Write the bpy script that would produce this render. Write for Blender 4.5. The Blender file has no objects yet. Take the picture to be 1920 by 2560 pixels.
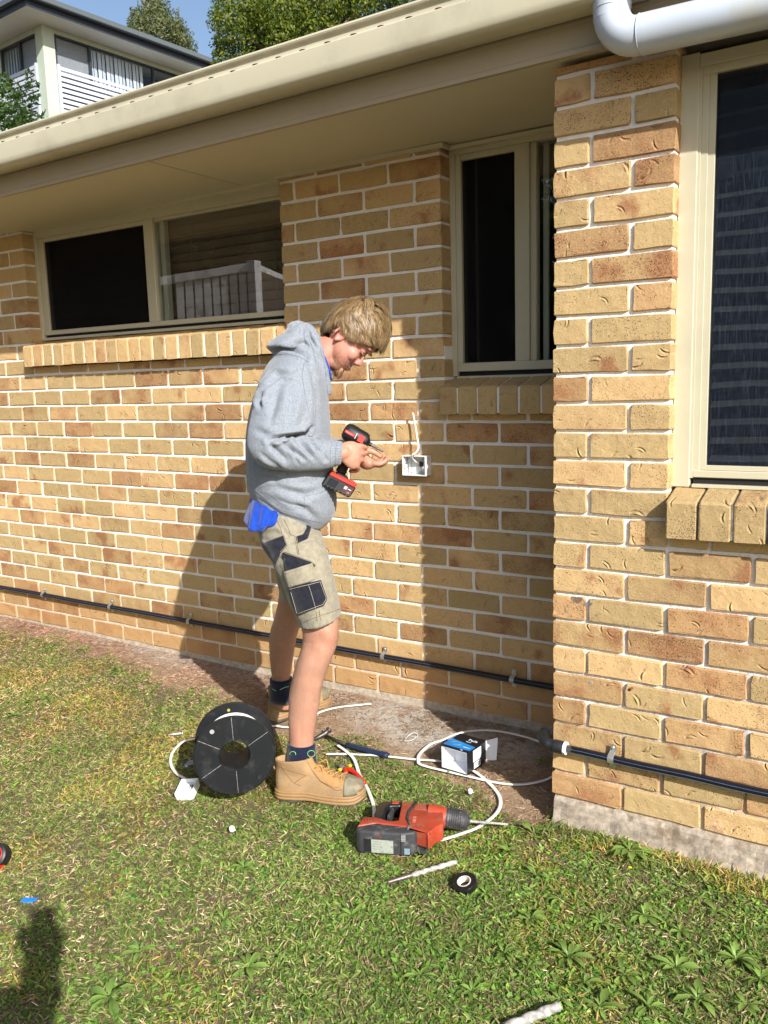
import bpy, bmesh, math, random
import numpy as np
from mathutils import Vector, Matrix
from mathutils.bvhtree import BVHTree
from mathutils import noise as mnoise
random.seed(7); RNG=np.random.default_rng(7)
S=bpy.context.scene; COL=S.collection

# ------------------------------------------------------------------ camera
F=2135.235; CX,CY=960.0,1280.0
CAM=Vector((0.99974,-2.52677,1.37395))
def _rot(w):
    w=np.array(w); t=np.linalg.norm(w); k=w/t
    K=np.array([[0,-k[2],k[1]],[k[2],0,-k[0]],[-k[1],k[0],0]])
    return np.eye(3)+np.sin(t)*K+(1-np.cos(t))*K@K
RM=np.array([[1,0,0],[0,0,-1],[0,1,0.]])@_rot((0.156157007,0.0159250480,-0.570764814))
RIGHT,DOWN,FWD=[Vector(r) for r in RM]
cd=bpy.data.cameras.new('camera'); cam=bpy.data.objects.new('camera',cd); COL.objects.link(cam)
cd.sensor_fit='VERTICAL'; cd.sensor_height=36; cd.lens=36*F/2560; cd.clip_start=.02; cd.clip_end=3000
cam.matrix_world=Matrix(((RIGHT.x,-DOWN.x,-FWD.x,CAM.x),(RIGHT.y,-DOWN.y,-FWD.y,CAM.y),(RIGHT.z,-DOWN.z,-FWD.z,CAM.z),(0,0,0,1)))
S.camera=cam; S.render.resolution_x=768; S.render.resolution_y=1024
# image pixel helpers: where the line of sight through a picture point meets a wall, level or distance
def ray(x,y): return RIGHT*((x-CX)/F)+DOWN*((y-CY)/F)+FWD
def on_y(x,y,Y): d=ray(x,y); return CAM+d*((Y-CAM.y)/d.y)
def on_z(x,y,Z): d=ray(x,y); return CAM+d*((Z-CAM.z)/d.z)
def at(x,y,dep): return CAM+ray(x,y)*dep
# ------------------------------------------------------------------ light
SUN=Vector((.79,-.515,.563)).normalized()
w=bpy.data.worlds.new('World'); S.world=w; w.use_nodes=True
nt=w.node_tree; bg=nt.nodes['Background']; sky=nt.nodes.new('ShaderNodeTexSky'); sky.sky_type='NISHITA'
sky.sun_disc=False; sky.sun_elevation=math.asin(SUN.z); sky.sun_rotation=math.atan2(SUN.x,SUN.y)
sky.air_density=1.0; sky.dust_density=1.6; sky.ozone_density=1.2
nt.links.new(sky.outputs[0],bg.inputs[0]); bg.inputs[1].default_value=.11
ld=bpy.data.lights.new('sun','SUN'); ld.energy=4.7; ld.angle=math.radians(.53); ld.color=(1,.972,.925)
lo=bpy.data.objects.new('sun',ld); COL.objects.link(lo); lo.rotation_euler=SUN.to_track_quat('Z','Y').to_euler()
S.view_settings.view_transform='Standard'; S.view_settings.look='None'; S.view_settings.exposure=.62; S.view_settings.gamma=1
S.view_settings.use_curve_mapping=False
S.render.engine='CYCLES'; S.cycles.max_bounces=8; S.cycles.transparent_max_bounces=12

# ------------------------------------------------------------------ helpers
def link(o,parent=None):
    COL.objects.link(o)
    if parent is not None:
        o.parent=parent; o.matrix_parent_inverse=Matrix.Translation(-parent_loc(parent))
    return o
def parent_loc(p):
    v=Vector(p.location)
    q=p.parent
    while q is not None:
        v=v+Vector(q.location) if False else v
        q=q.parent
    return v
def tag(o,label=None,cat=None,group=None,kind=None):
    if label: o['label']=label
    if cat: o['category']=cat
    if group: o['group']=group
    if kind: o['kind']=kind
    return o
def empty(name,loc,label,cat,group=None):
    o=bpy.data.objects.new(name,None); COL.objects.link(o); o.location=loc; o.empty_display_size=.05
    return tag(o,label,cat,group)
def setpar(o,parent):
    # every part is modelled in world coordinates; only top-level empties carry a location
    o.parent=parent
    off=Vector((0,0,0)); q=parent
    while q is not None: off=off+Vector(q.location); q=q.parent
    o.matrix_parent_inverse=Matrix.Translation(-root_off(parent))
def root_off(p):
    m=Matrix.Identity(4); chain=[]
    while p is not None: chain.append(p); p=p.parent
    for q in reversed(chain): m=m@q.matrix_parent_inverse@Matrix.LocRotScale(q.location,q.rotation_euler,q.scale)
    return m.translation
def mobj(name,verts,faces,mat=None,parent=None,smooth=False,mesh=None):
    if mesh is None:
        mesh=bpy.data.meshes.new(name); mesh.from_pydata([tuple(v) for v in verts],[],faces); mesh.update()
        if mat is not None:
            for m_ in (mat if isinstance(mat,(list,tuple)) else [mat]): mesh.materials.append(m_)
        if smooth: mesh.shade_smooth()
    o=bpy.data.objects.new(name,mesh); COL.objects.link(o)
    if parent is not None: setpar(o,parent)
    return o
class MB:
    def __init__(s): s.v=[]; s.f=[]; s.m=[]; s.cur=0
    def add(s,vs,fs):
        n=len(s.v); s.v+= [Vector(v) for v in vs]; s.f+=[tuple(i+n for i in f) for f in fs]; s.m+=[s.cur]*len(fs); return s
    def box(s,a,b,bev=0):
        x0,y0,z0=[min(p,q) for p,q in zip(a,b)]; x1,y1,z1=[max(p,q) for p,q in zip(a,b)]
        if bev<=0:
            return s.add([(x0,y0,z0),(x1,y0,z0),(x1,y1,z0),(x0,y1,z0),(x0,y0,z1),(x1,y0,z1),(x1,y1,z1),(x0,y1,z1)],
              [(0,3,2,1),(4,5,6,7),(0,1,5,4),(1,2,6,5),(2,3,7,6),(3,0,4,7)])
        return s.obox(Vector(((x0+x1)/2,(y0+y1)/2,(z0+z1)/2)),Vector(((x1-x0)/2,0,0)),Vector((0,(y1-y0)/2,0)),Vector((0,0,(z1-z0)/2)),bev)
    def obox(s,c,ax,ay,az,bev=0):
        c=Vector(c); ax,ay,az=Vector(ax),Vector(ay),Vector(az)
        if ax.cross(ay).dot(az)<0: ax=-ax
        if bev<=0:
            vs=[c+ax*i+ay*j+az*k for k in(-1,1) for i,j in((-1,-1),(1,-1),(1,1),(-1,1))]
            return s.add(vs,[(0,3,2,1),(4,5,6,7),(0,1,5,4),(1,2,6,5),(2,3,7,6),(3,0,4,7)])
        ux,uy,uz=[a.normalized()*min(bev,a.length*.9) for a in(ax,ay,az)]
        vs=[];idx={}
        for i in(-1,1):
            for j in(-1,1):
                for k in(-1,1):
                    p=c+ax*i+ay*j+az*k
                    for t,q in enumerate((p-uy*j-uz*k,p-ux*i-uz*k,p-ux*i-uy*j)):
                        idx[(i,j,k,t)]=len(vs); vs.append(q)
        fs=[]
        for i in(-1,1): fs.append([idx[(i,j,k,0)] for j,k in((-1,-1),(1,-1),(1,1),(-1,1))][::i])
        for j in(-1,1): fs.append([idx[(i,j,k,1)] for i,k in((-1,-1),(-1,1),(1,1),(1,-1))][::j])
        for k in(-1,1): fs.append([idx[(i,j,k,2)] for i,j in((-1,-1),(1,-1),(1,1),(-1,1))][::k])
        def quad(a,b,cc,d):
            n=(vs[b]-vs[a]).cross(vs[cc]-vs[a]); m=(vs[a]+vs[b]+vs[cc]+vs[d])/4-c
            fs.append([a,b,cc,d] if n.dot(m)>0 else [d,cc,b,a])
        for a in(-1,1):
            for b in(-1,1):
                quad(idx[(-1,a,b,1)],idx[(1,a,b,1)],idx[(1,a,b,2)],idx[(-1,a,b,2)])
                quad(idx[(a,-1,b,0)],idx[(a,1,b,0)],idx[(a,1,b,2)],idx[(a,-1,b,2)])
                quad(idx[(a,b,-1,0)],idx[(a,b,1,0)],idx[(a,b,1,1)],idx[(a,b,-1,1)])
        for i in(-1,1):
            for j in(-1,1):
                for k in(-1,1):
                    t=[idx[(i,j,k,q)] for q in range(3)]
                    n=(vs[t[1]]-vs[t[0]]).cross(vs[t[2]]-vs[t[0]])
                    fs.append(t if n.dot(vs[t[0]]-c)>0 else t[::-1])
        return s.add(vs,fs)
    def loft(s,rings,cap=True,closed=False):
        n=len(rings[0]); vs=[p for r in rings for p in r]; fs=[]
        R=len(rings)
        for i in range(R if closed else R-1):
            a=i*n; b=((i+1)%R)*n
            for j in range(n):
                k=(j+1)%n; fs.append((a+j,a+k,b+k,b+j))
        if cap and not closed:
            fs.append(tuple(range(n))[::-1]); fs.append(tuple((R-1)*n+j for j in range(n)))
        return s.add(vs,fs)
    def tube(s,pts,r,n=8,cap=True,flat=None,up=None,closed=False):
        pts=[Vector(p) for p in pts]; rings=[]; N=len(pts)
        prev=None
        for i,p in enumerate(pts):
            if closed: t=pts[(i+1)%N]-pts[i-1]
            else: t=(pts[min(i+1,N-1)]-pts[max(i-1,0)])
            t.normalize()
            if up is not None: a=Vector(up)-t*t.dot(Vector(up))
            elif prev is None: a=t.orthogonal()
            else: a=prev-t*t.dot(prev)
            if a.length<1e-6: a=t.orthogonal()
            a.normalize(); prev=a; b=t.cross(a)
            rr=r[i] if hasattr(r,'__len__') else r
            fl=flat if flat else 1
            rings.append([p+a*math.cos(q)*rr*fl+b*math.sin(q)*rr for q in [2*math.pi*j/n for j in range(n)]])
        return s.loft(rings,cap,closed)
    def cyl(s,a,b,r,n=20,r2=None):
        a,b=Vector(a),Vector(b); t=(b-a).normalized(); u=t.orthogonal().normalized(); v=t.cross(u); r2=r if r2 is None else r2
        return s.loft([[p+u*math.cos(q)*rr+v*math.sin(q)*rr for q in [2*math.pi*j/n for j in range(n)]] for p,rr in((a,r),(b,r2))])
    def lathe(s,o,axis,prof,n=32,hole=False):
        axis=Vector(axis).normalized(); u=axis.orthogonal().normalized(); v=axis.cross(u); o=Vector(o)
        hollow=prof[0]==prof[-1] or (hole and True)
        if prof[0]==prof[-1]: prof=prof[:-1]
        return s.loft([[o+axis*h+u*math.cos(q)*r+v*math.sin(q)*r for q in [2*math.pi*j/n for j in range(n)]] for r,h in prof],closed=hollow)
    def ell(s,c,ax,ay,az,nu=12,nv=18):
        c,ax,ay,az=Vector(c),Vector(ax),Vector(ay),Vector(az)
        if ax.cross(ay).dot(az)<0: ax=-ax
        rings=[]
        for i in range(nu+1):
            th=math.pi*(i+.02*(1-2*i/nu))/nu
            rings.append([c-az*math.cos(th)+(ax*math.cos(q)+ay*math.sin(q))*math.sin(th) for q in [2*math.pi*j/nv for j in range(nv)]])
        return s.loft(rings)
    def build(s,name,mat,parent=None,smooth=False,auto=None):
        o=mobj(name,s.v,s.f,mat,None,smooth)
        if len(set(s.m))>1: o.data.polygons.foreach_set('material_index',s.m)
        if auto: 
            o.data.shade_smooth(); o.data.set_sharp_from_angle(angle=math.radians(auto))
        if parent is not None: setpar(o,parent)
        return o
def bez(pts,n=8):
    # catmull-rom through points
    P=[Vector(p) for p in pts]; P=[2*P[0]-P[1]]+P+[2*P[-1]-P[-2]]; out=[]
    for i in range(1,len(P)-2):
        for k in range(n):
            t=k/n; a,b,c,d=P[i-1],P[i],P[i+1],P[i+2]
            out.append(.5*((2*b)+(c-a)*t+(2*a-5*b+4*c-d)*t*t+(3*b-a-3*c+d)*t**3))
    out.append(P[-2]); return out

# ------------------------------------------------------------------ materials
def NT(name):
    m=bpy.data.materials.new(name); m.use_nodes=True; t=m.node_tree; return m,t,t.nodes['Principled BSDF']
class G:
    def __init__(s,t): s.t=t
    def n(s,typ,**k):
        nd=s.t.nodes.new('ShaderNode'+typ)
        for a,b in k.items():
            if a.startswith('i_'):
                key=a[2:]; key=int(key) if key.isdigit() else key.replace('_',' ')
                if isinstance(b,bpy.types.NodeSocket): s.t.links.new(b,nd.inputs[key])
                else: nd.inputs[key].default_value=b
            else: setattr(nd,a,b)
        return nd
    def math(s,op,a,b=0.,c=None,clamp=False):
        nd=s.n('Math',operation=op,use_clamp=clamp)
        for i,x in enumerate((a,b,c)):
            if x is None: continue
            if isinstance(x,bpy.types.NodeSocket): s.t.links.new(x,nd.inputs[i])
            else: nd.inputs[i].default_value=x
        return nd.outputs[0]
    def ramp(s,v,stops,interp='LINEAR'):
        nd=s.n('ValToRGB'); cr=nd.color_ramp; cr.interpolation=interp
        while len(cr.elements)<len(stops): cr.elements.new(.5)
        for e,(p,c) in zip(cr.elements,stops): e.position=p; e.color=(*c,1) if hasattr(c,'__len__') else (c,c,c,1)
        s.t.links.new(v,nd.inputs[0]); return nd.outputs[0]
    def sm(s,v,a,b):
        nd=s.n('MapRange',interpolation_type='SMOOTHSTEP'); s.t.links.new(v,nd.inputs[0])
        nd.inputs[1].default_value=a; nd.inputs[2].default_value=b; return nd.outputs[0]
    def mix(s,f,a,b,blend='MIX'):
        nd=s.n('Mix',data_type='RGBA',blend_type=blend)
        for i,x in((0,f),(6,a),(7,b)):
            if isinstance(x,bpy.types.NodeSocket): s.t.links.new(x,nd.inputs[i])
            elif i==0: nd.inputs[0].default_value=x
            else: nd.inputs[i].default_value=(*x[:3],1)
        return nd.outputs[2]
    def noise(s,vec,scale,detail=3,rough=.5,dist=0):
        nd=s.n('TexNoise',i_Scale=scale,i_Detail=detail,i_Roughness=rough,i_Distortion=dist)
        if vec is not None: s.t.links.new(vec,nd.inputs['Vector'])
        return nd.outputs[0]
    def link(s,a,b): s.t.links.new(a,b)
def simple(name,col,rough=.6,metal=0,var=.15,vs=30,bump=0,bs=200,spec=.5,sub=0,coat=0,dirt=None,ds=8):
    m,t,p=NT(name); g=G(t); co=g.n('TexCoord').outputs['Object']
    nz=g.noise(co,vs,4,.6)
    c0=tuple(max(0,x*(1-var)) for x in col); c1=tuple(min(1,x*(1+var)) for x in col)
    c=g.ramp(nz,[(.3,c0),(.7,c1)])
    if dirt:
        d=g.sm(g.noise(co,ds,5,.65),.5,.68); c=g.mix(d,c,dirt)
    g.link(c,p.inputs['Base Color']); p.inputs['Roughness'].default_value=rough; p.inputs['Metallic'].default_value=metal
    p.inputs['Specular IOR Level'].default_value=spec
    if sub: p.inputs['Subsurface Weight'].default_value=sub; p.inputs['Subsurface Radius'].default_value=(.012,.005,.003); p.inputs['Subsurface Scale'].default_value=1
    if coat: p.inputs['Coat Weight'].default_value=coat
    if bump:
        b=g.n('Bump',i_Strength=bump,i_Distance=.002); g.link(g.noise(co,bs,3,.6),b.inputs['Height']); g.link(b.outputs[0],p.inputs['Normal'])
    return m
SCUFF=on_y(1452,1515,0)
def brick_material(stuff):
    m,t,p=NT('brick_face'+('_run' if stuff else '')); g=G(t)
    if stuff:
        geo=g.n('NewGeometry').outputs['Position']; co=geo
        at_=g.n('Attribute',attribute_name='bc'); colr=at_.outputs['Color']; seed=g.n('SeparateColor'); g.link(colr,seed.inputs[0])
    else:
        oi=g.n('ObjectInfo'); off=g.n('VectorMath',operation='SCALE',i_0=oi.outputs['Location']); off.inputs['Scale'].default_value=1.7
        ad=g.n('VectorMath',operation='ADD',i_0=g.n('TexCoord').outputs['Object'],i_1=off.outputs[0]); co=ad.outputs[0]
        seed=g.n('SeparateColor'); g.link(oi.outputs['Color'],seed.inputs[0])
    tone,speck,val=seed.outputs[0],seed.outputs[1],seed.outputs[2]
    n1=g.noise(co,9,3,.5); n2=g.noise(co,45,4,.6); n3=g.noise(co,260,3,.7)
    f=g.math('ADD',g.math('MULTIPLY',g.math('SUBTRACT',n1,.5),2.2),g.math('SUBTRACT',g.math('MULTIPLY',tone,1.5),.35))
    f=g.sm(f,0.,1.)
    buff0=g.mix(n2,(.40,.280,.124),(.54,.395,.195)); buff=g.mix(g.sm(val,.35,.75),buff0,g.mix(n2,(.44,.288,.130),(.57,.385,.195))); org=g.mix(n2,(.29,.145,.065),(.45,.265,.125))
    c=g.mix(f,buff,org)
    c=g.mix(g.sm(g.math('ADD',n1,g.math('MULTIPLY',tone,.12)),.62,.74),c,g.mix(n2,(.24,.09,.045),(.36,.17,.075)))if True else c
    br=g.n('HueSaturation',i_Color=c); g.link(g.math('ADD',g.math('MULTIPLY',val,.42),.80),br.inputs['Value']); c=br.outputs[0]
    c=g.mix(g.math('MULTIPLY',g.sm(n3,.3,.75),.30),c,(.75,.50,.24),'MIX')
    # dark flecks
    vo=g.n('TexVoronoi',i_Scale=270.,i_Randomness=1.); g.link(co,vo.inputs['Vector'])
    cs=g.n('SeparateColor'); g.link(vo.outputs['Color'],cs.inputs[0])
    pres=g.math('LESS_THAN',cs.outputs[0],g.math('ADD',g.math('MULTIPLY',g.math('MULTIPLY',speck,g.sm(n1,.38,.6)),.75),.035))
    dot=g.math('MULTIPLY',g.math('LESS_THAN',vo.outputs['Distance'],g.math('ADD',g.math('MULTIPLY',cs.outputs[1],.35),.12)),pres)
    c=g.mix(g.math('MULTIPLY',dot,.85),c,(.045,.028,.02))
    # pale grit
    vo2=g.n('TexVoronoi',i_Scale=300.,i_Randomness=1.); g.link(co,vo2.inputs['Vector'])
    cs2=g.n('SeparateColor'); g.link(vo2.outputs['Color'],cs2.inputs[0])
    pg=g.math('MULTIPLY',g.math('LESS_THAN',cs2.outputs[1],.09),g.math('LESS_THAN',vo2.outputs['Distance'],.28))
    c=g.mix(g.math('MULTIPLY',pg,.7),c,(.85,.68,.42))
    # efflorescence smears
    gp=g.n('NewGeometry').outputs['Position']
    ef=g.sm(g.noise(gp,3.1,5,.7,.6),.66,.78); c=g.mix(g.math('MULTIPLY',ef,g.math('MULTIPLY',g.sm(n2,.4,.6),.45)),c,(.75,.70,.62))
    # black rubber scuffs low on the pier
    if SCUFF is not None and not stuff:
        dv=g.n('VectorMath',operation='SUBTRACT',i_0=gp,i_1=tuple(SCUFF)); dv2=g.n('VectorMath',operation='MULTIPLY',i_0=dv.outputs[0],i_1=(1.,0,1.15)); dl=g.n('VectorMath',operation='LENGTH',i_0=dv2.outputs[0]).outputs['Value']
        sm_=g.math('MULTIPLY',g.math('SUBTRACT',1.,g.sm(dl,.035,.085)),g.sm(g.noise(gp,38,3,.6,.8),.54,.60)); c=g.mix(g.math('MULTIPLY',sm_,.75),c,(.09,.085,.09))
    # soil splash close to the ground
    sp=g.n('SeparateXYZ'); g.link(gp,sp.inputs[0])
    sl=g.math('MULTIPLY',g.math('SUBTRACT',1.,g.sm(g.math('ADD',sp.outputs[2],g.math('MULTIPLY',g.noise(gp,5,3),-.16)),-.03,.26)),g.sm(sp.outputs[1],.2,.4))
    c=g.mix(g.math('MULTIPLY',sl,.65),c,(.44,.24,.10))
    g.link(c,p.inputs['Base Color']); p.inputs['Roughness'].default_value=.85; p.inputs['Specular IOR Level'].default_value=.25
    # crescent tooling marks: rotated arcs in scattered cells
    h=None
    for sc,rad,wid,sd in((12.,.27,.050,0.),(9.,.24,.045,4.7),(15.,.3,.06,9.1)):
        sh=g.n('VectorMath',operation='ADD',i_0=co,i_1=(sd,sd*1.3,sd*.7))
        fl=g.n('VectorMath',operation='MULTIPLY',i_0=sh.outputs[0],i_1=(sc,0 if stuff else sc*.0,sc))
        v=g.n('TexVoronoi',i_Scale=1.,i_Randomness=.8); g.link(fl.outputs[0],v.inputs['Vector'])
        loc=g.n('VectorMath',operation='SUBTRACT',i_0=fl.outputs[0],i_1=v.outputs['Position'])
        sc_=g.n('SeparateColor'); g.link(v.outputs['Color'],sc_.inputs[0])
        vr=g.n('VectorRotate',rotation_type='Y_AXIS'); g.link(loc.outputs[0],vr.inputs['Vector']); g.link(g.math('MULTIPLY',sc_.outputs[0],6.28),vr.inputs['Angle'])
        o2=g.n('VectorMath',operation='ADD',i_0=vr.outputs[0],i_1=(rad,0,0))
        ln=g.n('VectorMath',operation='LENGTH',i_0=o2.outputs[0]).outputs['Value']
        sx=g.n('SeparateXYZ'); g.link(vr.outputs[0],sx.inputs[0])
        dr=g.math('SUBTRACT',ln,rad)
        arc=g.math('SUBTRACT',1.,g.sm(g.math('ABSOLUTE',dr),0,wid*1.5))
        side=g.math('MULTIPLY',g.sm(dr,-wid*2,wid*.4),1.)
        msk=g.math('SUBTRACT',1.,g.sm(g.math('ABSOLUTE',sx.outputs[2]),rad*.5,rad*1.0))
        on=g.math('MULTIPLY',g.math('MULTIPLY',msk,g.math('LESS_THAN',sc_.outputs[1],.66)),g.sm(sx.outputs[0],-.12,-.03))
        rid=g.math('SUBTRACT',1.,g.sm(g.math('ABSOLUTE',g.math('SUBTRACT',dr,-wid*1.6)),0,wid*1.9))
        a=g.math('MULTIPLY',g.math('SUBTRACT',g.math('MULTIPLY',rid,1.15),g.math('MULTIPLY',arc,.55)),on)
        h=a if h is None else g.math('ADD',h,a)
    hh=g.math('ADD',g.math('MULTIPLY',h,1.0),g.math('MULTIPLY',g.noise(co,18,3,.5),1.1))
    hh=g.math('ADD',hh,g.math('MULTIPLY',g.noise(co,150,4,.7),.30))
    hh=g.math('ADD',hh,g.math('MULTIPLY',dot,-.25))
    b=g.n('Bump',i_Strength=1.,i_Distance=.0046); g.link(hh,b.inputs['Height']); g.link(b.outputs[0],p.inputs['Normal'])
    return m
BRICK=brick_material(False); BRICKS=brick_material(True)
def mortar_material():
    m,t,p=NT('mortar'); g=G(t); gp=g.n('NewGeometry').outputs['Position']
    n=g.noise(gp,60,4,.7); c=g.mix(n,(.76,.73,.68),(.95,.93,.89))
    sp=g.n('SeparateXYZ'); g.link(gp,sp.inputs[0])
    near=g.sm(sp.outputs[1],.25,.15)
    inv=g.math('SUBTRACT',1.,g.sm(sp.outputs[1],.1,.3))
    low=g.math('SUBTRACT',1.,g.sm(g.math('ADD',sp.outputs[2],g.math('MULTIPLY',g.noise(gp,2.5,4,.7),.8)),.55,1.35))
    dirty=g.math('MULTIPLY',g.math('MULTIPLY',inv,low),g.sm(g.noise(gp,14,4,.7),.3,.6))
    c=g.mix(g.math('MULTIPLY',dirty,.80),c,(.24,.22,.20))
    soil=g.math('SUBTRACT',1.,g.sm(g.math('ADD',sp.outputs[2],g.math('MULTIPLY',g.noise(gp,5,3),-.16)),-.03,.30))
    c=g.mix(g.math('MULTIPLY',soil,.6),c,(.50,.34,.19))
    g.link(c,p.inputs['Base Color']); p.inputs['Roughness'].default_value=.95
    b=g.n('Bump',i_Strength=.9,i_Distance=.006); g.link(g.math('ADD',g.noise(gp,55,4,.7),g.math('MULTIPLY',g.noise(gp,18,2),.8)),b.inputs['Height']); g.link(b.outputs[0],p.inputs['Normal'])
    return m
MORTAR=mortar_material()
def painted(name,col,rough=.4,streak=.12,sc=3):
    m,t,p=NT(name); g=G(t); gp=g.n('NewGeometry').outputs['Position']
    mp=g.n('Mapping'); mp.inputs['Scale'].default_value=(1,1,1); g.link(gp,mp.inputs[0])
    n=g.noise(mp.outputs[0],sc,5,.65); n2=g.noise(gp,40,3,.6)
    c=g.mix(g.math('MULTIPLY',g.sm(n,.45,.75),streak*3),col,tuple(x*.62 for x in col))
    c=g.mix(g.math('MULTIPLY',n2,.25),c,tuple(x*.85 for x in col))
    g.link(c,p.inputs['Base Color']); p.inputs['Roughness'].default_value=rough
    b=g.n('Bump',i_Strength=.15,i_Distance=.001); g.link(g.noise(gp,90,3),b.inputs['Height']); g.link(b.outputs[0],p.inputs['Normal'])
    return m
CREAM=painted('cream_paint',(.56,.52,.38),.35,.10)
GUTTER=painted('cream_gutter_paint',(.54,.50,.37),.38,.20,3.2)
TAN=painted('tan_fascia_paint',(.40,.33,.23),.45,.06)
SOFF=painted('soffit_paint',(.62,.57,.42),.85,.03)
BLACKGAP=simple('dark_gap',(.012,.012,.012),.9)
def glass_mat(name='window_glass',tint=(.9,.93,.95),refl=1.0):
    m=bpy.data.materials.new(name); m.use_nodes=True; t=m.node_tree; t.nodes.clear(); g=G(t)
    o=g.n('OutputMaterial'); fr=g.n('Fresnel',i_IOR=1.52); gl=g.n('BsdfGlossy',i_Roughness=.004); tr=g.n('BsdfTransparent',i_Color=(*tint,1))
    f=g.math('MULTIPLY',g.math('MULTIPLY',fr.outputs[0],2.9*refl,clamp=True),g.math('SUBTRACT',1.,g.n('NewGeometry').outputs['Backfacing']))
    b=g.n('Bump',i_Strength=.04,i_Distance=.01); g.link(g.noise(g.n('NewGeometry').outputs['Position'],2.2,1),b.inputs['Height']); g.link(b.outputs[0],gl.inputs['Normal'])
    mx=g.n('MixShader'); g.link(f,mx.inputs[0]); g.link(tr.outputs[0],mx.inputs[1]); g.link(gl.outputs[0],mx.inputs[2]); g.link(mx.outputs[0],o.inputs[0]); return m
GLASS=glass_mat()
def screen_mat(name,col,opac):
    m=bpy.data.materials.new(name); m.use_nodes=True; t=m.node_tree; t.nodes.clear(); g=G(t)
    o=g.n('OutputMaterial'); gp=g.n('NewGeometry').outputs['Position']
    mv=g.n('Mapping'); mv.inputs['Scale'].default_value=(420,420,26); g.link(gp,mv.inputs[0]); mh=g.n('Mapping'); mh.inputs['Scale'].default_value=(26,26,420); g.link(gp,mh.inputs[0])
    wv=g.math('MAXIMUM',g.sm(g.noise(mv.outputs[0],1,2),.45,.75),g.math('MULTIPLY',g.sm(g.noise(mh.outputs[0],1,2),.45,.8),.6))
    d=g.n('BsdfDiffuse'); g.link(g.mix(wv,col,tuple(min(1,x*4) for x in col)),d.inputs[0]); tr=g.n('BsdfTransparent')
    mx=g.n('MixShader'); mx.inputs[0].default_value=opac; g.link(tr.outputs[0],mx.inputs[1]); g.link(d.outputs[0],mx.inputs[2]); g.link(mx.outputs[0],o.inputs[0]); return m
SCREEN=screen_mat('flyscreen_mesh',(.010,.013,.020),.50)
SCREEN_D=screen_mat('flyscreen_mesh_dark',(.007,.007,.008),.55)

# ------------------------------------------------------------------ ground
DB=[(-9,.32),(-3.457,.33),(-2.947,.34),(-2.25,.25),(-1.587,.17),(-1.097,.05),(-.85,.16),(-.60,.10),(-.35,.05),(-.15,-.02),(0,-.06),(.3,-.055),(3,-.05)]
def dirt_edge(x):
    for (a,b),(c,d) in zip(DB,DB[1:]):
        if x<=c: return b+(d-b)*(x-a)/(c-a)
    return -.05
def gz(x,y):
    t=max(0,min(1,(y+.05)/.5)); t=t*t*(3-2*t)
    far=-.105; near=-.030+.02*max(0,min(1,(-x-1.6)/1.5))
    z=far+(near-far)*t
    z+=.020*max(0,min(1,(x+.10)/.12))*max(0,1-abs(y+.04)/.16)
    return z+.006*mnoise.noise(Vector((x*2.3,y*2.3,0)))
def ground_material():
    m,t,p=NT('soil_and_thatch'); g=G(t); gp=g.n('NewGeometry').outputs['Position']
    at_=g.n('Attribute',attribute_name='dirt'); d=at_.outputs['Fac']
    n=g.noise(gp,35,6,.7); n2=g.noise(gp,6,4,.6); n3=g.noise(gp,160,3,.7)
    soil=g.mix(n2,(.17,.10,.055),(.34,.225,.135)); soil=g.mix(g.sm(n,.35,.7),soil,(.40,.28,.175))
    conc=g.mix(n,(.38,.33,.28),(.58,.53,.46))
    cm=g.n('Attribute',attribute_name='conc').outputs['Fac']
    soil=g.mix(g.math('MULTIPLY',cm,g.sm(g.noise(gp,9,5,.7),.35,.5)),soil,conc)
    turf=g.mix(n,(.07,.055,.03),(.25,.18,.105))
    c=g.mix(g.sm(g.math('ADD',d,g.math('MULTIPLY',g.math('SUBTRACT',n2,.5),.5)),.35,.65),turf,soil)
    c=g.mix(g.math('MULTIPLY',g.sm(n3,.55,.75),.4),c,(.12,.08,.05))
    g.link(c,p.inputs['Base Color']); p.inputs['Roughness'].default_value=.95
    b=g.n('Bump',i_Strength=1.,i_Distance=.012); g.link(g.math('ADD',n,g.math('MULTIPLY',n3,.4)),b.inputs['Height']); g.link(b.outputs[0],p.inputs['Normal'])
    return m
GM=ground_material()
xs=np.concatenate([[-600,-200,-60,-25,-12],np.arange(-8,3.01,.06),[5,12,30,100,400]]); ys=np.concatenate([[-500,-100,-30,-12,-6],np.arange(-3.6,.66,.06),[1.5,4,10,25,60,200,900]])
V=[];FC=[];DA=[];CA=[]
for y in ys:
    for x in xs:
        z=gz(x,min(y,.6)) if -12<=x<=12 and -12<y<12 else -.1
        V.append((x,y,z)); de=dirt_edge(x)
        DA.append(max(0,min(1,.5+(y-de)/.16)) if y<.7 else .3)
        # pale slab of old concrete showing through near the narrow window
        q=((x+.62)/.50)**2+((y-.40)/.20)**2; q2=((x+1.55)/1.6)**2+((y-.47)/.07)**2
        CA.append(max(0,min(1,1.4-q),min(.8,1.2-q2)))
nx=len(xs)
for j in range(len(ys)-1):
    for i in range(nx-1):
        a=j*nx+i; FC.append((a,a+1,a+1+nx,a+nx))
gr=mobj('ground',V,FC,GM,smooth=True); gr['kind']='structure'
for nm,arr in(('dirt',DA),('conc',CA)):
    a=gr.data.attributes.new(nm,'FLOAT','POINT'); a.data.foreach_set('value',arr)

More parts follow.
